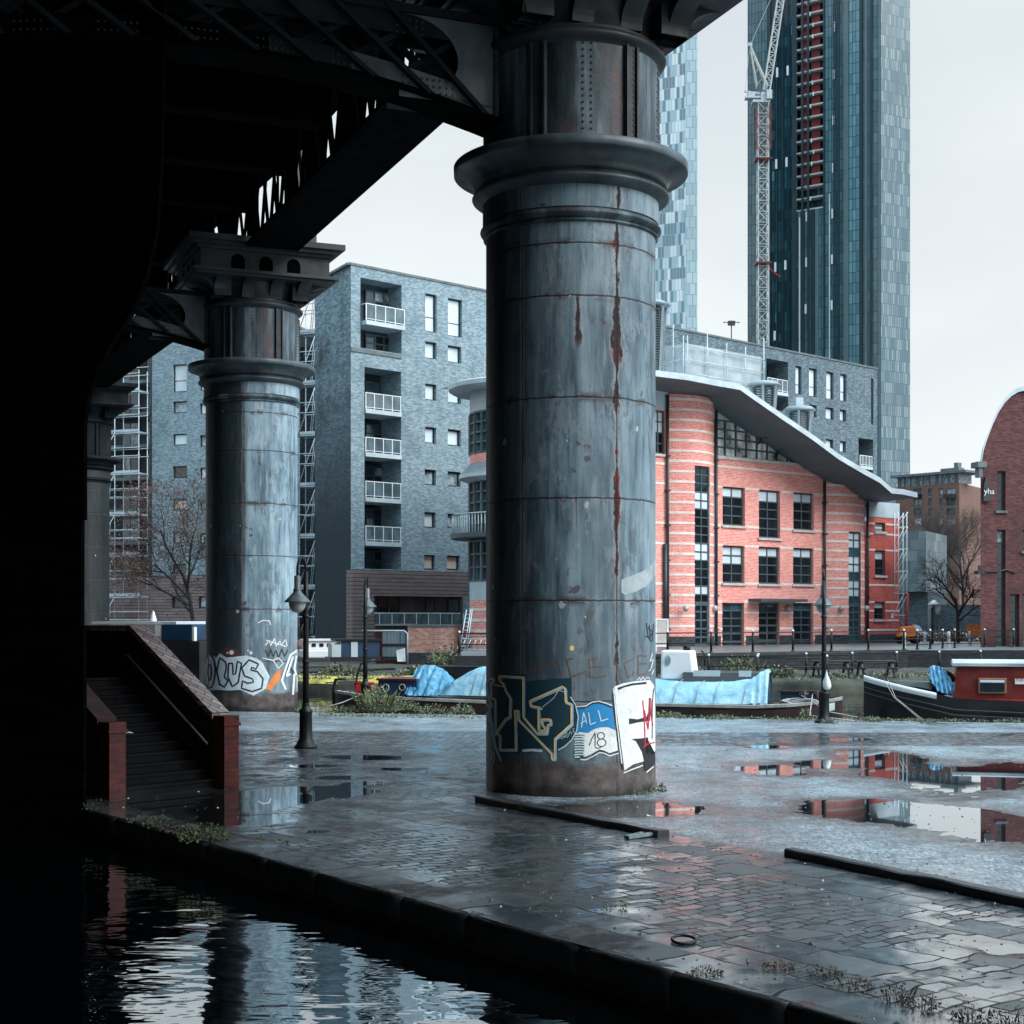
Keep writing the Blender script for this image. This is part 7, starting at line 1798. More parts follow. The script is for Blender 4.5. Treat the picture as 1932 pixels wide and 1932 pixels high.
# --- blue bowed boat behind the stairs
fx = thing('narrowboat', tuple(P(330,HY,64)[:2])+(WZ,), 'navy blue boat end with white corners showing above the brick stair wall', 'boat')
fp_ = Plane(P(150,HY,66),P(384,HY,64))
m = MB(); r = fp_.rect(304,1178,362,1209); fp_.box(m,r[0],r[1],r[2],r[3],-6,0)
part(m,'blue_cabin',M['hull_blue'],fx,bevel=.03)
m = MB(); r1 = fp_.rect(292,1179,304,1200); fp_.box(m,r1[0],r1[1]-.01,r1[2],r1[3],-5,-.02); r1 = fp_.rect(362,1183,366,1209); fp_.box(m,r1[0]+.01,r1[1],r1[2],r1[3],-.22,-.02); part(m,'white_corner',M['white_paint'],fx)
m = MB(); r1 = fp_.rect(170,1207,388,1250); fp_.box(m,r1[0],r1[1],WZ-.2,fp_.z(300,1209),-6,.5); part(m,'hull',M['hull_black'],fx)
m = MB(); r1 = fp_.rect(170,1172.5,330,1177.5); fp_.box(m,r1[0],r1[1],r1[2],r1[3],-6,-.1); part(m,'cabin_roof',M['zinc_roof'],fx)
m = MB(); u,z = fp_.uz(289,1176,-.5); b_ = fp_.pt(u,z,-.5); m.lathe([(.001,b_.z+.55),(.05,b_.z+.48),(.09,b_.z+.34),(.15,b_.z+.16),(.13,b_.z),(.001,b_.z)],(b_.x,b_.y,0),10)
tag(m.build('white_bag',M['white_paint'],loc=(b_.x,b_.y,b_.z)),'white plastic bag standing on the boat roof above the stair wall','bag')
# --- white cruiser and dark covered boat in the arm behind
def far_boat(x0,x1,y0,y1,d,label,mat,kind):
    pl = Plane(P(x0,HY,d),P(x1,HY,d+.6)); r = pl.rect(x0,y0,x1,y1); t = thing('moored_boat' if kind else 'cabin_cruiser',tuple(pl.pt((r[0]+r[1])/2,0,0)[:2])+(BZ,),label,'boat'); return pl,r,t
pl,r,t = far_boat(572,652,1206,1242,84,'white cabin cruiser with small windows moored behind the left lamp post',None,0)
m = MB(); h = r[3]-r[2]; pl.box(m,r[0],r[1],r[2],r[2]+h*.45,-2.2,0); part(m,'hull',M['boat_white'],t,bevel=.08)
m = MB(); pl.box(m,r[0]+.2,r[1]-.3,r[2]+h*.45+.003,r[2]+h*.9,-2,-.2); cb = part(m,'cabin',M['boat_white'],t,bevel=.06)
m = MB()
for k in range(4): u = r[0]+.5+k*.42; m = MB(); pl.box(m,u,u+.22,r[2]+h*.6,r[2]+h*.78,-.25,-.17); part(m,'window',M['g_dark'],cb)
m = MB(); pl.box(m,r[0]+.1,r[1]-.2,r[2]+h*.9+.003,r[2]+h,-2.05,-.1); part(m,'cabin_roof',M['white_paint'],cb)
pl,r,t = far_boat(626,716,1205,1247,80,'dark covered boat with pale blue end panels beside the brick shed',None,1)
h = r[3]-r[2]; m = MB(); pl.box(m,r[0]+.5,r[1],r[2]+h*.18,r[3]-.14,-2,0); part(m,'cover',M['hull_blue'],t); m = MB(); pl.box(m,r[0]-.1,r[1]+.1,r[2],r[2]+h*.17,-2.1,.06); part(m,'hull',M['hull_black'],t)
m = MB(); pl.box(m,r[0],r[0]+.48,r[2]+h*.18,r[3]-.3,-1.6,.03); part(m,'end_panel',M['panel_grey'],t); m = MB(); pl.box(m,r[0]+1.0,r[0]+1.35,r[2]+h*.18,r[3]-.16,.002,.05); part(m,'end_panel',M['panel_grey'],t); m = MB(); pl.box(m,r[0]+.2,r[1]+.1,r[3]-.13,r[3]-.02,-2.1,.1); part(m,'roof_rail',M['black_metal'],t)

# ------------------------------------------------------------------ brick shed and clutter on the far bank
sh0, sh1 = P(709,HY,92.5), P(856,HY,91.5); SP = Plane(sh0,sh1)
shd = thing('brick_shed',(sh0.x,sh0.y,BZ),'small flat roofed pink brick shed with grey wooden doors on the far bank','shed')
kx = lambda x: 480.8+.24884*x; ky = lambda y: 1121.8+.24884*y
r = SP.rect(kx(960),ky(245),kx(1150),ky(495)); zt_ = SP.z(kx(920),ky(236)); zb_ = SP.z(kx(1200),ky(535)); ucr = SP.u(kx(1160))
m = MB(); SP.wall(m,0,ucr,BZ-.2,zt_,[(*r,.25)],.25); part(m,'door_wall',M['brick_stair'],shd)
m = MB(); SP.box(m,ucr+.002,SP.len,zb_+.75,zt_-.05,-4,.0); part(m,'side_wall',M['brick_shed'],shd)
m = MB(); SP.box(m,ucr+.002,SP.len+.03,BZ-.2,zb_+.748,-4,.03); part(m,'plinth',M['brick_blue'],shd)
m = MB(); SP.box(m,-.05,ucr,zt_+.001,zt_+.10,-4,.06); SP.box(m,ucr+.003,SP.len+.05,zt_-.049,zt_+.06,-4.05,.05); part(m,'flat_roof',M['lead'],shd)
um = (r[0]+r[1])/2+.35
for a,b in ((r[0]+.03,um-.03),(um+.03,r[1]-.03)):
    m = MB(); SP.box(m,a,b,r[2],r[3]-.05,-.2,-.12); o = part(m,'shed_door',M['wood_grey'],shd)
    m = MB()
    for q_ in (.03,.42,.93): SP.box(m,a,b,r[2]+(r[3]-r[2])*q_,r[2]+(r[3]-r[2])*q_+.14,-.12,-.08)
    part(m,'door_battens',M['wood_dark'],o)
m = MB(); u_ = SP.u(kx(1178)); m.tube([SP.pt(u_-2.8,SP.z(kx(870),ky(275)),.6),SP.pt(u_-.2,SP.z(kx(1160),ky(275)),.6),SP.pt(u_,SP.z(kx(1178),ky(295)),.6),SP.pt(u_,BZ,.6)],.055,8); tag(m.build('pipe_rail',M['galv'],loc=tuple(SP.pt(u_,BZ,.6))),'bent galvanised pipe rail in front of the shed doors','rail')
m = MB(); u_ = SP.u(kx(1118)); m.hexa([SP.pt(u_-.15,BZ+.15,.5),SP.pt(u_+.3,BZ+.15,.5),SP.pt(u_+.33,BZ+.15,.44),SP.pt(u_-.12,BZ+.15,.44),SP.pt(u_-.3,BZ+.8,.3),SP.pt(u_+.2,BZ+.95,.3),SP.pt(u_+.23,BZ+.95,.24),SP.pt(u_-.27,BZ+.8,.24)]); tag(m.build('white_sheet',M['white_paint'],loc=tuple(SP.pt(u_,BZ,.9))),'white board leaning against the shed doorway','board')
# ladders and hurdles leaning by the rotunda
lp = P(878,1150,86)
m = MB()
for dx in (0,.28,.40): m.tube([(lp.x-.35+dx,lp.y,TZ-.2),(lp.x+.05+dx*.8,lp.y+.5,3.5)],.03,6)
for k in range(10): q_=k/10; m.tube([(lp.x-.35+.4*q_,lp.y+.5*q_,TZ+2.2*q_),(lp.x-.07+.36*q_,lp.y+.5*q_,TZ+2.2*q_)],.018,5)
for k in range(9): m.tube([(lp.x-.2+k*.3,lp.y-1.5,TZ+.05),(lp.x+.05+k*.3,lp.y-1.5,TZ+.62)],.03,5)
m.tube([(lp.x-.2,lp.y-1.5,TZ+.62),(lp.x+2.6,lp.y-1.5,TZ+.62)],.035,5); m.tube([(lp.x-.2,lp.y-1.5,TZ+.05),(lp.x+2.6,lp.y-1.5,TZ+.05)],.035,5)
tag(m.build('ladder_stack',M['galv'],loc=(lp.x,lp.y,TZ)),'pale ladders and a hurdle leaning beside the rotunda left of the near column','ladders')
# terrace wall and railings
def railing(pts, h, spacing, name, label, rails=(1.0,.62,.28), cap=True, z=TZ):
    t = thing(name,(pts[0][0],pts[0][1],z),label,'railing'); rl = MB()
    for a,b in zip(pts,pts[1:]):
        a = Vector(a); b = Vector(b); L = (b-a).length; n = max(1,round(L/spacing))
        for i in range(n+(1 if b == Vector(pts[-1]) else 0)):
            c = a.lerp(b,i/n); po = MB(); po.tube([(c.x,c.y,z-.02),(c.x,c.y,z+h)],.06,8); po.lathe([(.11,z),(.09,z+.08),(.06,z+.12)],(c.x,c.y,0),8)
            p_ = part(po,'post',M['black_metal'],t); cp_ = MB(); cp_.ball((c.x,c.y,z+h+.04),.065,8); part(cp_,'post_cap',M['white_paint'],p_)
        for q_ in rails: rl = MB(); rl.tube([(a.x,a.y,z+h*q_-.04),(b.x,b.y,z+h*q_-.04)],.03,6); part(rl,'rail',M['black_metal'],t)
    return t
tdir = (TB-TA).normalized(); tin = Vector((-tdir.y,tdir.x))*.25
railing([(-2.5,73.0),tuple(TA+tin),tuple(TB+tin)],1.08,3.05,'terrace_railing','black railing with white knobs along the terrace before the red office',(1.0,.52))
railing([tuple(TB+tin),(26.5,92),(31,95)],1.05,2.2,'terrace_railing','black railing with white knobs beside the far end of the terrace, left of the warehouse',(1.0,.62,.3))
lw0 = P(1337,HY,71.5); lw1 = P(1850,HY,80)
railing([(lw0.x,lw0.y),(lw1.x,lw1.y)],.98,2.7,'bank_railing','lower black railing with white knobs along the grassy bank below the terrace wall',(1.0,.55),z=BZ)
lw0 = P(1433,HY,70.2); lw1 = P(1560,HY,71.0)
railing([(lw0.x,lw0.y+.6),(lw1.x,lw1.y)],.95,3.2,'bank_railing','short front run of black railing at the water edge right of the lamp post',(1.0,.55),z=BZ)
m = MB(); wp = Plane(TA,TB); m.face([wp.pt(0,-.2,.02),wp.pt(wp.len,-.2,.02),wp.pt(wp.len,TZ-.12,.02),wp.pt(0,TZ-.12,.02)]); wp.box(m,-.1,wp.len,TZ-.12,TZ+.03,-.5,.09,1)
tag(m.build('canal_wall',[M['brick_canal'],M['stone_wet']],loc=(TA.x,TA.y,0)),'dark brick retaining wall under the terrace railing','wall')
# board stand on the terrace
bs = P(1249,HY,82); t = thing('notice_board',(bs.x,bs.y,TZ),'white framed notice board standing on the terrace right of the near column','notice board')
pl = Plane((bs.x-.36,bs.y),(bs.x+.36,bs.y+.1)); m = MB(); z0 = TZ+.1; z1 = HC+(HY-1182)*82/FOC
z1 = TZ+1.75
pl.box(m,0,.08,TZ,z1,-.03,.03); pl.box(m,pl.len-.08,pl.len,TZ,z1,-.03,.03); pl.box(m,.08,pl.len-.08,z1-.08,z1,-.03,.03); pl.box(m,.08,pl.len-.08,TZ+.25,TZ+.33,-.03,.03); part(m,'frame',M['white_metal'],t)
m = MB(); pl.box(m,.08,pl.len-.08,TZ+.33,z1-.08,-.01,.01); part(m,'board',M['sill'],t)
# picnic tables on the bank
tlabels = ['dark wooden picnic table on the bank, left of the pair by the narrowboat bow','dark wooden picnic table on the bank, nearer the blue bow tarpaulin']
for k,(px,py) in enumerate(((1568,1268),(1652,1266))):
    c = P(px,HY,71.8); t = thing('picnic_table',(c.x,c.y,BZ),tlabels[k],'picnic table','picnic tables on the bank')
    m = MB(); m.box(c.x-.95,c.x+.95,c.y-.4,c.y+.4,BZ+.70,BZ+.76); part(m,'table_top',M['wood_dark'],t)
    for s_ in (-1,1): m = MB(); m.box(c.x-.95,c.x+.95,c.y+s_*.85-.14,c.y+s_*.85+.14,BZ+.42,BZ+.47); part(m,'bench_seat',M['wood_dark'],t)
    for s_ in (-.7,.7):
        m = MB(); m.beam((c.x+s_,c.y-.75,BZ),(c.x+s_,c.y-.25,BZ+.7),.09); m.beam((c.x+s_,c.y+.75,BZ),(c.x+s_,c.y+.25,BZ+.7),.09); m.beam((c.x+s_,c.y-.95,BZ+.38),(c.x+s_,c.y+.95,BZ+.38),.08); part(m,'trestle',M['wood_dark'],t)
# orange machine, bollards, barrier far right
c = P(1716,HY,108); t = thing('orange_digger',(c.x,c.y,TZ),'small orange site machine with a pale screen beyond the terrace railing','site machine')
m = MB(); m.hexa([(c.x-.75,c.y,TZ+.45),(c.x+.75,c.y,TZ+.45),(c.x+.75,c.y+1,TZ+.45),(c.x-.75,c.y+1,TZ+.45),(c.x-.55,c.y+.1,TZ+1.15),(c.x+.35,c.y+.1,TZ+1.25),(c.x+.35,c.y+.9,TZ+1.25),(c.x-.55,c.y+.9,TZ+1.15)]); part(m,'body',M['orange'],t,bevel=.06)
m = MB(); m.hexa([(c.x+.4,c.y+.1,TZ+.8),(c.x+1.1,c.y+.1,TZ+.7),(c.x+1.1,c.y+.9,TZ+.7),(c.x+.4,c.y+.9,TZ+.8),(c.x+.4,c.y+.2,TZ+1.35),(c.x+.75,c.y+.2,TZ+1.25),(c.x+.75,c.y+.8,TZ+1.25),(c.x+.4,c.y+.8,TZ+1.35)]); part(m,'screen',M['g_blind'],t)
m = MB()
for sx in (-.5,.5): m = MB(); m.tube([(c.x+sx,c.y-.08,TZ+.28),(c.x+sx,c.y+1.08,TZ+.28)],.28,14); part(m,'wheel',M['black_metal'],t)
c = P(1839,HY,112); t = thing('lit_sign',(c.x,c.y,1.0),'small orange board low beside the warehouse corner','sign'); m = MB(); m.box(c.x-.55,c.x+.6,c.y,c.y+.1,TZ+.5,TZ+1.3); part(m,'board',M['orange'],t); [part((lambda m: (m.box(c.x+q_,c.x+q_+.1,c.y+.02,c.y+.08,1,TZ+.5),m)[1])(MB()),'leg',M['black_metal'],t) for q_ in (-.45,.4)]
bl = ['white capped grey bollard just right of the red office corner','white capped bollard left of the bare tree trunk','short pale bollard beneath the distant lamp','pale bollard nearest the warehouse']
for k,px in enumerate((1706,1790,1745,1830)):
    c = P(px,HY,94+k*2); t = thing('bollard',(c.x,c.y,TZ),bl[k],'bollard','bollards at the end of the terrace'); m = MB(); m.lathe([(.12,TZ),(.10,TZ+.7),(.13,TZ+.74),(.10,TZ+.8)],(c.x,c.y,0),10); part(m,'post',M['galv'],t); m = MB(); m.ball((c.x,c.y,TZ+.87),.11,8); part(m,'cap',M['white_paint'],t)
# thin white access tower at the corner of the red office
zz = [TZ+i*1.9 for i in range(6)]; c = P(1703,HY,111.5); t = thing('access_tower',(c.x,c.y,TZ),'thin white access tower with red base pole at the red office corner','scaffold')
m = MB(); hw = .38; top = HC+(HY-965)*111/FOC
for sx in (-hw,hw):
    for sy in (0,1.1): m.tube([(c.x+sx*.8,c.y+sy,TZ+(3.2 if sx<0 else 1)),(c.x+sx*.8,c.y+sy,top)],.032,6)
z = TZ+2
while z < top:
    for sy in (0,1.1): m.tube([(c.x-hw,c.y+sy,z),(c.x+hw,c.y+sy,z)],.026,5); m.tube([(c.x-hw,c.y+sy,z),(c.x+hw,c.y+sy,min(top,z+1.6))],.024,5)
    z += 1.6
part(m,'tower_frame',M['white_metal'],t)
m = MB(); m.tube([(c.x+.2,c.y-.1,TZ),(c.x+.35,c.y-.1,TZ+3.6)],.09,8); m.tube([(c.x-.4,c.y-.1,TZ+2),(c.x+.45,c.y-.1,TZ+.1)],.06,8); part(m,'base_pole',M['red_paint'],t)
# white bag on the third lamp post
c = Vector((l3.x+.06,l3.y-.12,1.02)); m = MB()
m.lathe([(.001,1.55),(.02,1.48),(.045,1.36),(.10,1.18),(.125,1.06),(.10,.98),(.001,.95)],(c.x,c.y,0),12)
for i in range(len(m.v)): m.v[i] += Vector((mnoise.noise(m.v[i]*6)*.03,mnoise.noise(m.v[i]*6+Vector((5,0,0)))*.03,0))
tag(m.build('plastic_bag',M['white_paint'],loc=tuple(c)),'white plastic bag tied to the post of the right lamp','bag')

# ------------------------------------------------------------------ trees and weeds
def tree(pos, h, spread, seed, label, bark, twig, leaf=None, leafn=0, levels=5, group=None, lean=(0,0), up=.25, trunk=.14, first=.22, dense=0):
    rnd = random.Random(seed); t = thing('bare_tree',pos,label,'tree',group); base = Vector(pos); tr = MB(); tw = MB(); lf = MB(); tips = []
    def grow(p, d, L, r, lev):
        n = 3 if lev > 1 else 2; pts = [p]; dd = d.copy()
        for i in range(n):
            dd = (dd+Vector((rnd.uniform(-1,1),rnd.uniform(-1,1),rnd.uniform(-.5,.7)))*.16+Vector((0,0,up*.12))).normalized(); pts.append(pts[-1]+dd*L/n)
        (tr if lev >= levels-2 else tw).tube(pts,[r*(1-.42*i/n) for i in range(n+1)],6 if lev >= levels-1 else 3,cap=False)
        if lev == 0: tips.append(pts[-1]); return
        k = 6 if lev == levels else (4 if lev > 1 else 3+dense)
        for j in range(k):
            f = .35+.65*(j+.6)/k if lev < levels else .45+.55*(j+.5)/k
            idx = min(n-1,int(f*n)); q_ = pts[idx].lerp(pts[idx+1],f*n-idx)
            a = rnd.uniform(0,2*math.pi); s = dd.orthogonal().normalized(); s2 = dd.cross(s)
            nd_ = (dd*rnd.uniform(.5,.9)+(s*math.cos(a)+s2*math.sin(a))*spread*rnd.uniform(.6,1.1)).normalized()
            grow(q_,nd_,L*rnd.uniform(.52,.74),r*.5,lev-1)
    grow(base,Vector((lean[0],lean[1],1)).normalized(),h*.46,h*trunk*.1,levels)
    part(tr,'trunk',bark,t); part(tw,'twigs',twig,t,fix=False)
    if leaf:
        for k in range(leafn):
            p = rnd.choice(tips)+Vector((rnd.gauss(0,.28),rnd.gauss(0,.28),rnd.gauss(0,.28))); a = Vector((rnd.uniform(-1,1),rnd.uniform(-1,1),rnd.uniform(-1,1))).normalized(); b = a.orthogonal(); s = rnd.uniform(.04,.10); lf.face([p,p+a*s+b*s*.5,p+a*s*2,p+a*s-b*s*.5])
        part(lf,'withered_leaves',leaf,t,fix=False)
    return t
p_ = P(375,HY,112); tree((p_.x,p_.y,BZ),13.5,.75,3,'rusty brown tree with withered leaves between the far and second columns',M['bark'],M['twig_brown'],M['leaf_brown'],9000,levels=6,lean=(-.1,0),dense=1)
p_ = P(1808,HY,112); tree((p_.x,p_.y,1.0),7.6,.85,11,'small dark bare tree with a round crown left of the warehouse',M['bark'],M['bark'],levels=6,trunk=.2,up=.15,dense=1)
p_ = P(1770,HY,300); tree((p_.x,p_.y,1.0),26,.5,21,'tall thin bare tree in front of the distant brown flats, left one',M['bark'],M['twig_brown'],levels=6,up=.5,dense=1)
p_ = P(1822,HY,290); tree((p_.x,p_.y,1.0),27,.55,31,'tall thin bare tree in front of the distant brown flats, right one',M['bark'],M['bark'],levels=6,up=.5,dense=1)
p_ = P(1730,HY,310); tree((p_.x,p_.y,1.0),24,.55,41,'pale brown bare tree just right of the glass tower foot',M['twig_brown'],M['twig_brown'],levels=6,up=.5,dense=1)
hb = MB()
rnd = random.Random(5)
def leaves(mb, c, r, h, n, s0, s1, rnd, flatten=.5, mi=(0,)):
    c = Vector(c)
    for k in range(n):
        a = rnd.uniform(0,2*math.pi); q_ = rnd.random()**.6*r; z = rnd.random()**1.4*h*(1-.6*(q_/r)**2)
        p = c+Vector((q_*math.cos(a),q_*math.sin(a),z)); d = Vector((math.cos(a)*rnd.uniform(.2,1),math.sin(a)*rnd.uniform(.2,1),rnd.uniform(-.2,1))).normalized(); w_ = d.orthogonal().normalized()
        ang = rnd.uniform(0,6.28); w_ = (w_*math.cos(ang)+d.cross(w_)*math.sin(ang)); s = rnd.uniform(s0,s1)
        mb.face([p,p+d*s*.5+w_*s*.28,p+d*s,p+d*s*.5-w_*s*.28],rnd.choice(mi))
def stalks(mb, c, r, h, n, rnd, mi=0):
    c = Vector(c)
    for k in range(n):
        a = rnd.uniform(0,2*math.pi); q_ = rnd.random()*r; p = c+Vector((q_*math.cos(a),q_*math.sin(a),-.01)); t = Vector((math.cos(a)*rnd.uniform(0,.5),math.sin(a)*rnd.uniform(0,.5),1)).normalized(); L = h*rnd.uniform(.4,1)
        s = Vector((-math.sin(a),math.cos(a),0))*.006; mb.face([p-s,p+s,p+t*L*.6+s*.7+Vector((0,0,0)),p+t*L+Vector((math.cos(a),math.sin(a),-.2))*L*.15],mi)
for k in range(60):
    x = rnd.uniform(P(1700,HY,118).x,P(1850,HY,118).x); leaves(hb,(x,118+rnd.uniform(-1,1),1.0),.9,1.3,60,.12,.28,rnd,mi=(0,1))
tag(hb.build('hedge',[M['bark'],M['twig_brown']],loc=(30,118,1.0),fix=False),'low dark hedge behind the far railing under the bare trees','hedge')
def weed(px, py, r, h, n, label, mats, s=(.05,.12), z=None, st=0, grp=None, d=None, stk=0):
    c = G(px,py) if d is None else P(px,HY,d)
    zz = gz(c.x,c.y) if z is None else z
    m = MB(); rr = random.Random(int(px*7+py)); leaves(m,(c.x,c.y,zz),r,h,n,s[0],s[1],rr,mi=tuple(range(len(mats))))
    if stk: stalks(m,(c.x,c.y,zz),r,h*1.1,stk,rr)
    return tag(m.build('weed_plant',mats,loc=(c.x,c.y,zz),fix=False),label,'plant',grp)
GP = [M['leaf_green'],M['leaf_pale']]; DP = [M['leaf_dead'],M['leaf_green']]
weed(712,1342,.62,.85,900,'large pale green weed bush around the foot of the middle lamp',GP,(.06,.15),z=0,stk=60)
weed(760,1340,.55,.35,450,'low sprawl of pale weeds right of the middle lamp bush',GP,(.05,.12),z=0)
weed(655,1342,.5,.22,260,'thin fringe of weeds left of the middle lamp',GP,(.05,.1),z=0)
weed(570,1344,.20,.30,160,'small weed clump at the right foot of the second column',GP,(.05,.1),z=0)
weed(1240,1494,.14,.14,150,'little green tuft at the right foot of the near column',[M['leaf_green']],(.03,.06)); weed(1208,1500,.16,.09,120,'flat yellow green tuft in front of the near column foot',GP,(.02,.05))
weed(1450,1356,.16,.42,200,'upright weed in front of the barge stern',GP,(.05,.1),z=0) if False else weed(1519,1358,.13,.38,170,'upright pale weed in front of the barge hull, left of the right lamp',GP,(.05,.1),z=0)
weed(1260,1352,.5,.16,260,'low weeds along the quay edge right of the near column',GP,(.04,.1),z=0); weed(1360,1357,.45,.14,200,'low weeds along the quay edge before the barge tarpaulin',GP,(.04,.1),z=0); weed(1648,1362,.25,.16,120,'low weeds on the quay edge at the narrowboat bow',GP,(.04,.1),z=0); weed(1565,1366,.22,.14,100,'small weeds round the base of the right lamp',GP,(.03,.08),z=0); weed(1745,1364,.3,.10,100,'few weeds by the narrowboat mooring rope',DP,(.03,.08),z=0)
for k,(px,r_,lb) in enumerate(((815,.5,'weeds on the quay edge left of the near column, by the barge hull'),(870,.4,'leafy weeds on the quay edge close left of the near column'))): weed(px,1346,r_,.30,280,lb,GP,(.05,.11),z=0)
# weeds on the near edge
weed(382,1585,.32,.24,420,'leafy green clump on the dark near canal edge, right of the stairs',[M['leaf_shade'],M['leaf_green']],(.03,.075)); weed(300,1558,.22,.14,170,'small green tuft on the near canal edge before the stairs',[M['leaf_shade']],(.03,.06)); weed(265,1552,.2,.12,110,'thin tuft on the near canal edge at the left',[M['leaf_shade']],(.03,.06)); weed(340,1570,.25,.12,150,'straggling tuft on the near canal edge between two clumps',[M['leaf_shade'],M['leaf_dead']],(.03,.06)); weed(178,1528,.18,.2,90,'dim weed in the shade at the far left of the canal edge',[M['leaf_shade']],(.02,.05))
for k,(px,py,lb) in enumerate(((488,1588,'dead brown weed on the canal edge right of the green clump'),(535,1592,'dry weed near the canal edge among the cobbles'),(1145,1722,'tiny pale weed on the paving near the water, left one'),(1172,1712,'tiny pale weed on the paving near the water, right one'),(1030,1697,'tiny weed on the coping below the near column'))): weed(px,py,.05,.09,26,lb,GP if k > 1 else DP,(.02,.05))
for k,(px,py,h_,lb) in enumerate(((1470,1828,.10,'dark dead weeds in the lower right paving, far left of the row'),(1560,1842,.16,'dark dead weeds in the lower right paving, second of the row'),(1610,1868,.20,'dark bushy dead weed in the lower right paving'),(1690,1890,.28,'tallest dark dead weed stalk in the lower right paving'),(1740,1905,.22,'dark dead weed clump in the lower right near a puddle'),(1830,1922,.2,'dark dead weeds at the bottom right corner'),(1905,1930,.2,'dark dead weeds at the right end of the row'),(1330,1838,.08,'small dead tuft on the coping at the lower centre'))):
    weed(px,py,.15,h_*.6,150,lb,[M['leaf_dead'],M['leaf_dead'],M['leaf_green']],(.015,.035),stk=14)
# ground cover on the banks and along the quay edge: nobody could count it
m = MB(); rr = random.Random(8)
for k in range(900):
    px = rr.uniform(600,1930)
    if 915 < px < 1238: continue
    y0 = 1347+(px-600)*.0115 if px < 1500 else 1359+ (px-1500)*.006
    c = G(px, y0+rr.uniform(-1.5,2.0)+ (rr.uniform(0,6) if px < 920 else 0)); leaves(m,(c.x,c.y,-.005),.14,.07,5,.03,.08,rr,mi=(0,1))
tag(m.build('verge_grass',GP,fix=False),'thin pale weeds and grass along the far edge of the quay','grass',kind='stuff')
m = MB(); rr = random.Random(18)
for k in range(1500):
    x = rr.uniform(-22,24); y = bank_y(x)+rr.uniform(.1,5)**1.0
    hgt = .12 if rr.random() < .8 else .35
    leaves(m,(x,y,BZ-.06),.3,hgt,7,.06,.16,rr,mi=(0,0,1,2))
tag(m.build('bank_grass',[M['leaf_green'],M['leaf_pale'],M['leaf_dead']],fix=False),'rough weeds and grass covering the far canal bank','grass',kind='stuff')
m = MB(); rws = []
for x in [-19.5+.35*i for i in range(52)]:
    y = bank_y(x); f = max(0,min(1,(x+19)/2))*max(0,min(1,(-1.7-x)/2))
    rws.append([(x,y+dy,z-.06+f*.075+mnoise.fractal(Vector((x*1.3,dy*1.5,3)),1,2,4)*.05) for dy,z in ((.06,.03),(.25,.2),(1.0,BZ),(2.2,BZ+.01),(3.4,BZ-.02))])
m.grid(rws,0,True); tag(m.build('moss_strip',M['moss']),'yellow green moss along the far bank edge left of the near column','moss',kind='stuff')
for k,(px,d_,r_,h_,lb) in enumerate(((1395,72.5,1.0,1.05,'bushy pale weeds on the bank below the terrace wall, left of the right lamp'),(1470,72.2,.7,.6,'low bushy weeds on the bank right of the right lamp'),(1310,72.5,.7,.5,'weeds at the foot of the terrace wall near the tarpaulin'),(850,88,1.3,1.3,'scrubby weeds at the right corner of the brick shed'),(790,74,.8,.5,'weeds on the mossy bank below the brick shed'),(640,73.5,.9,.6,'weeds on the mossy bank behind the middle lamp'))):
    weed(px,1200+k,r_,h_,420,lb,[M['leaf_green'],M['leaf_pale'],M['leaf_dead']],(.10,.24),z=BZ-.05,d=d_,stk=40)
# palm like plant in a pot beside the dark-footed wall
c = P(568,HY,98); t = thing('potted_plant',(c.x,c.y,1.0),'spiky potted plant beside the dark-footed wall behind the left lamp','plant')
m = MB(); m.lathe([(.001,1.0),(.32,1.0),(.42,1.55),(.38,1.6),(.001,1.58)],(c.x,c.y,0),14); part(m,'pot',M['brick_shed'],t)
m = MB(); rr = random.Random(2)
for k in range(70):
    a = rr.uniform(0,6.28); e_ = rr.uniform(.2,1.3); L = rr.uniform(.7,1.2); s = Vector((-math.sin(a),math.cos(a),0))*.03; o_ = Vector((c.x,c.y,1.7)); d = Vector((math.cos(a)*math.cos(e_),math.sin(a)*math.cos(e_),math.sin(e_))); m.face([o_-s,o_+s,o_+d*L*.6+s,o_+d*L+Vector((0,0,-.2*L)),o_+d*L*.6-s])
part(m,'fronds',M['leaf_dead'],t,fix=False)

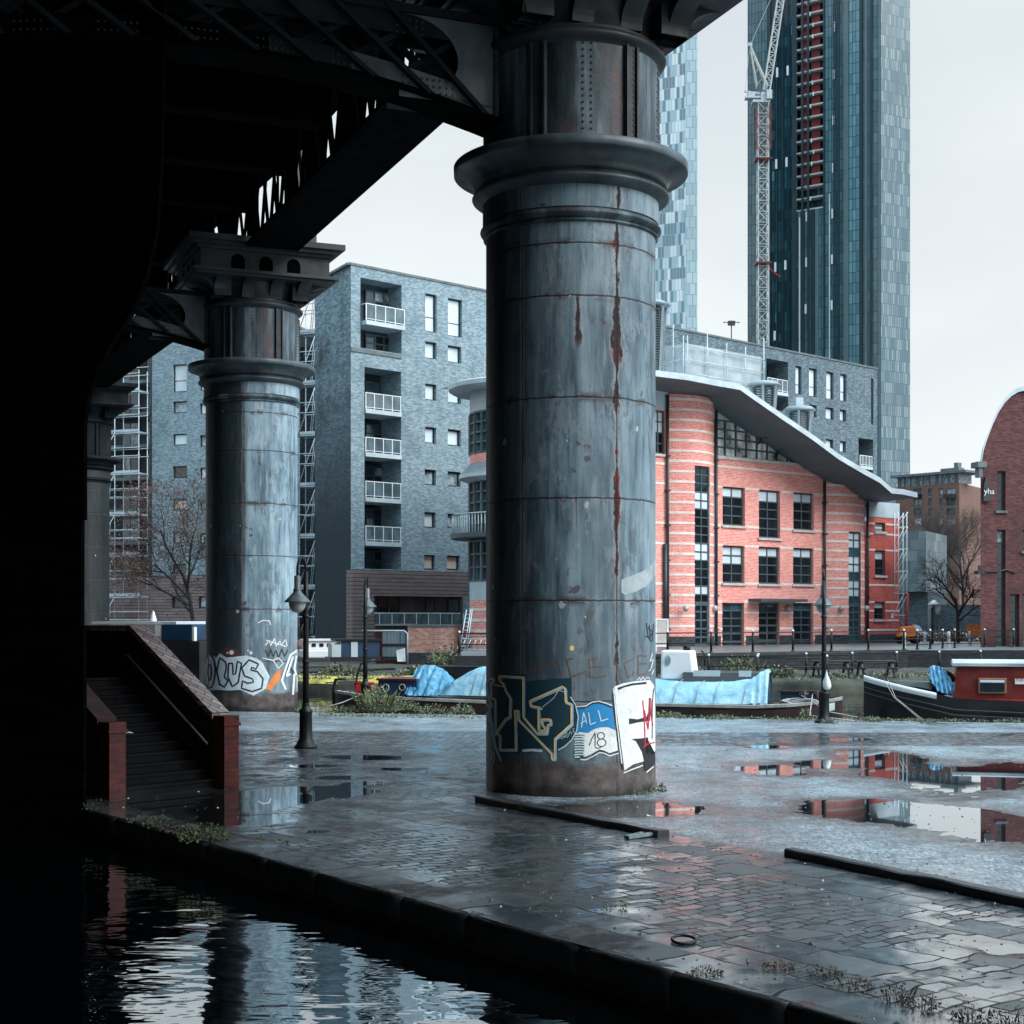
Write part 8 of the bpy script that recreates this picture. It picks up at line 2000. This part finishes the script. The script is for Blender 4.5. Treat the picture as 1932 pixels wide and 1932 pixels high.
# grit, dead leaves and twigs strewn over the paving: nobody could count it
m = MB(); rr = random.Random(77)
for k in range(5200):
    y = 10.5+rr.random()**1.3*30; x = rr.uniform(-.33*y,.34*y); p = Vector((x,y)); t_ = (p-E0).dot(EN)
    if t_ < .08 or (p-C1).length < 1.55: continue
    if mnoise.noise(Vector((x*.6,y*.5,4.4)))+rr.uniform(-.5,.5) < .0: continue
    z = max(gz(x,y),-.0115); s = rr.uniform(.006,.020)*(1 if rr.random() < .95 else 1.7); a = rr.uniform(0,6.28); c_ = Vector((x,y,z))
    u_ = Vector((math.cos(a),math.sin(a),0)); v_ = Vector((-math.sin(a),math.cos(a),0)); i = len(m.v)
    h = s*rr.uniform(.3,.9); mi = rr.choice((0,0,0,0,0,0,0,0,2,2,2,1))
    q4 = [c_-u_*s-v_*s*.7,c_+u_*s-v_*s*.8,c_+u_*s*.8+v_*s*.7,c_-u_*s+v_*s*.6]; ap = c_+Vector((0,0,h))
    for b_ in range(4): m.face([q4[b_],q4[(b_+1)%4],ap],mi)
tag(m.build('grit',[M['stone_wet'],M['concrete'],M['leaf_dead']],fix=False),'small grit, dead leaves and chips strewn over the wet paving','grit',kind='stuff')
# planks and rubble left on the far bank
for k,(px,d_,L_,a_,lb) in enumerate(((655,76,2.6,.05,'dark weathered plank lying on the mossy bank, left of the shed'),(690,78,3.0,-.08,'second dark plank lying on the mossy bank nearer the shed'),(610,75,2.2,.12,'short dark plank on the bank behind the left lamp'))):
    c = P(px,HY,d_); m = MB(); u_ = Vector((math.cos(a_),math.sin(a_),0)); m.beam(c*1-u_*L_/2+Vector((0,0,BZ+.09-c.z)),c+u_*L_/2+Vector((0,0,BZ+.16-c.z)),.28,.10)
    tag(m.build('plank',M['wood_dark'],loc=(c.x,c.y,BZ)),lb,'plank','planks on the far bank')
for px,py,lb in ((176,1420,'scrap of white litter on the middle steps of the stairs'),(150,1382,'smaller scrap of litter on the upper steps of the stairs')):
    i_ = 5 if py > 1400 else 8; c = Vector(q(SC,.12+i_*.245+.05,.1 if i_ == 5 else -.05,.158*(i_+1)+.004)); m = MB(); m.face([c+Vector((-.08,0,0)),c+Vector((.0,-.03,.01)),c+Vector((.1,.0,.0)),c+Vector((.02,.04,.03))]); tag(m.build('litter',M['white_paint'],loc=tuple(c),fix=False),lb,'litter')
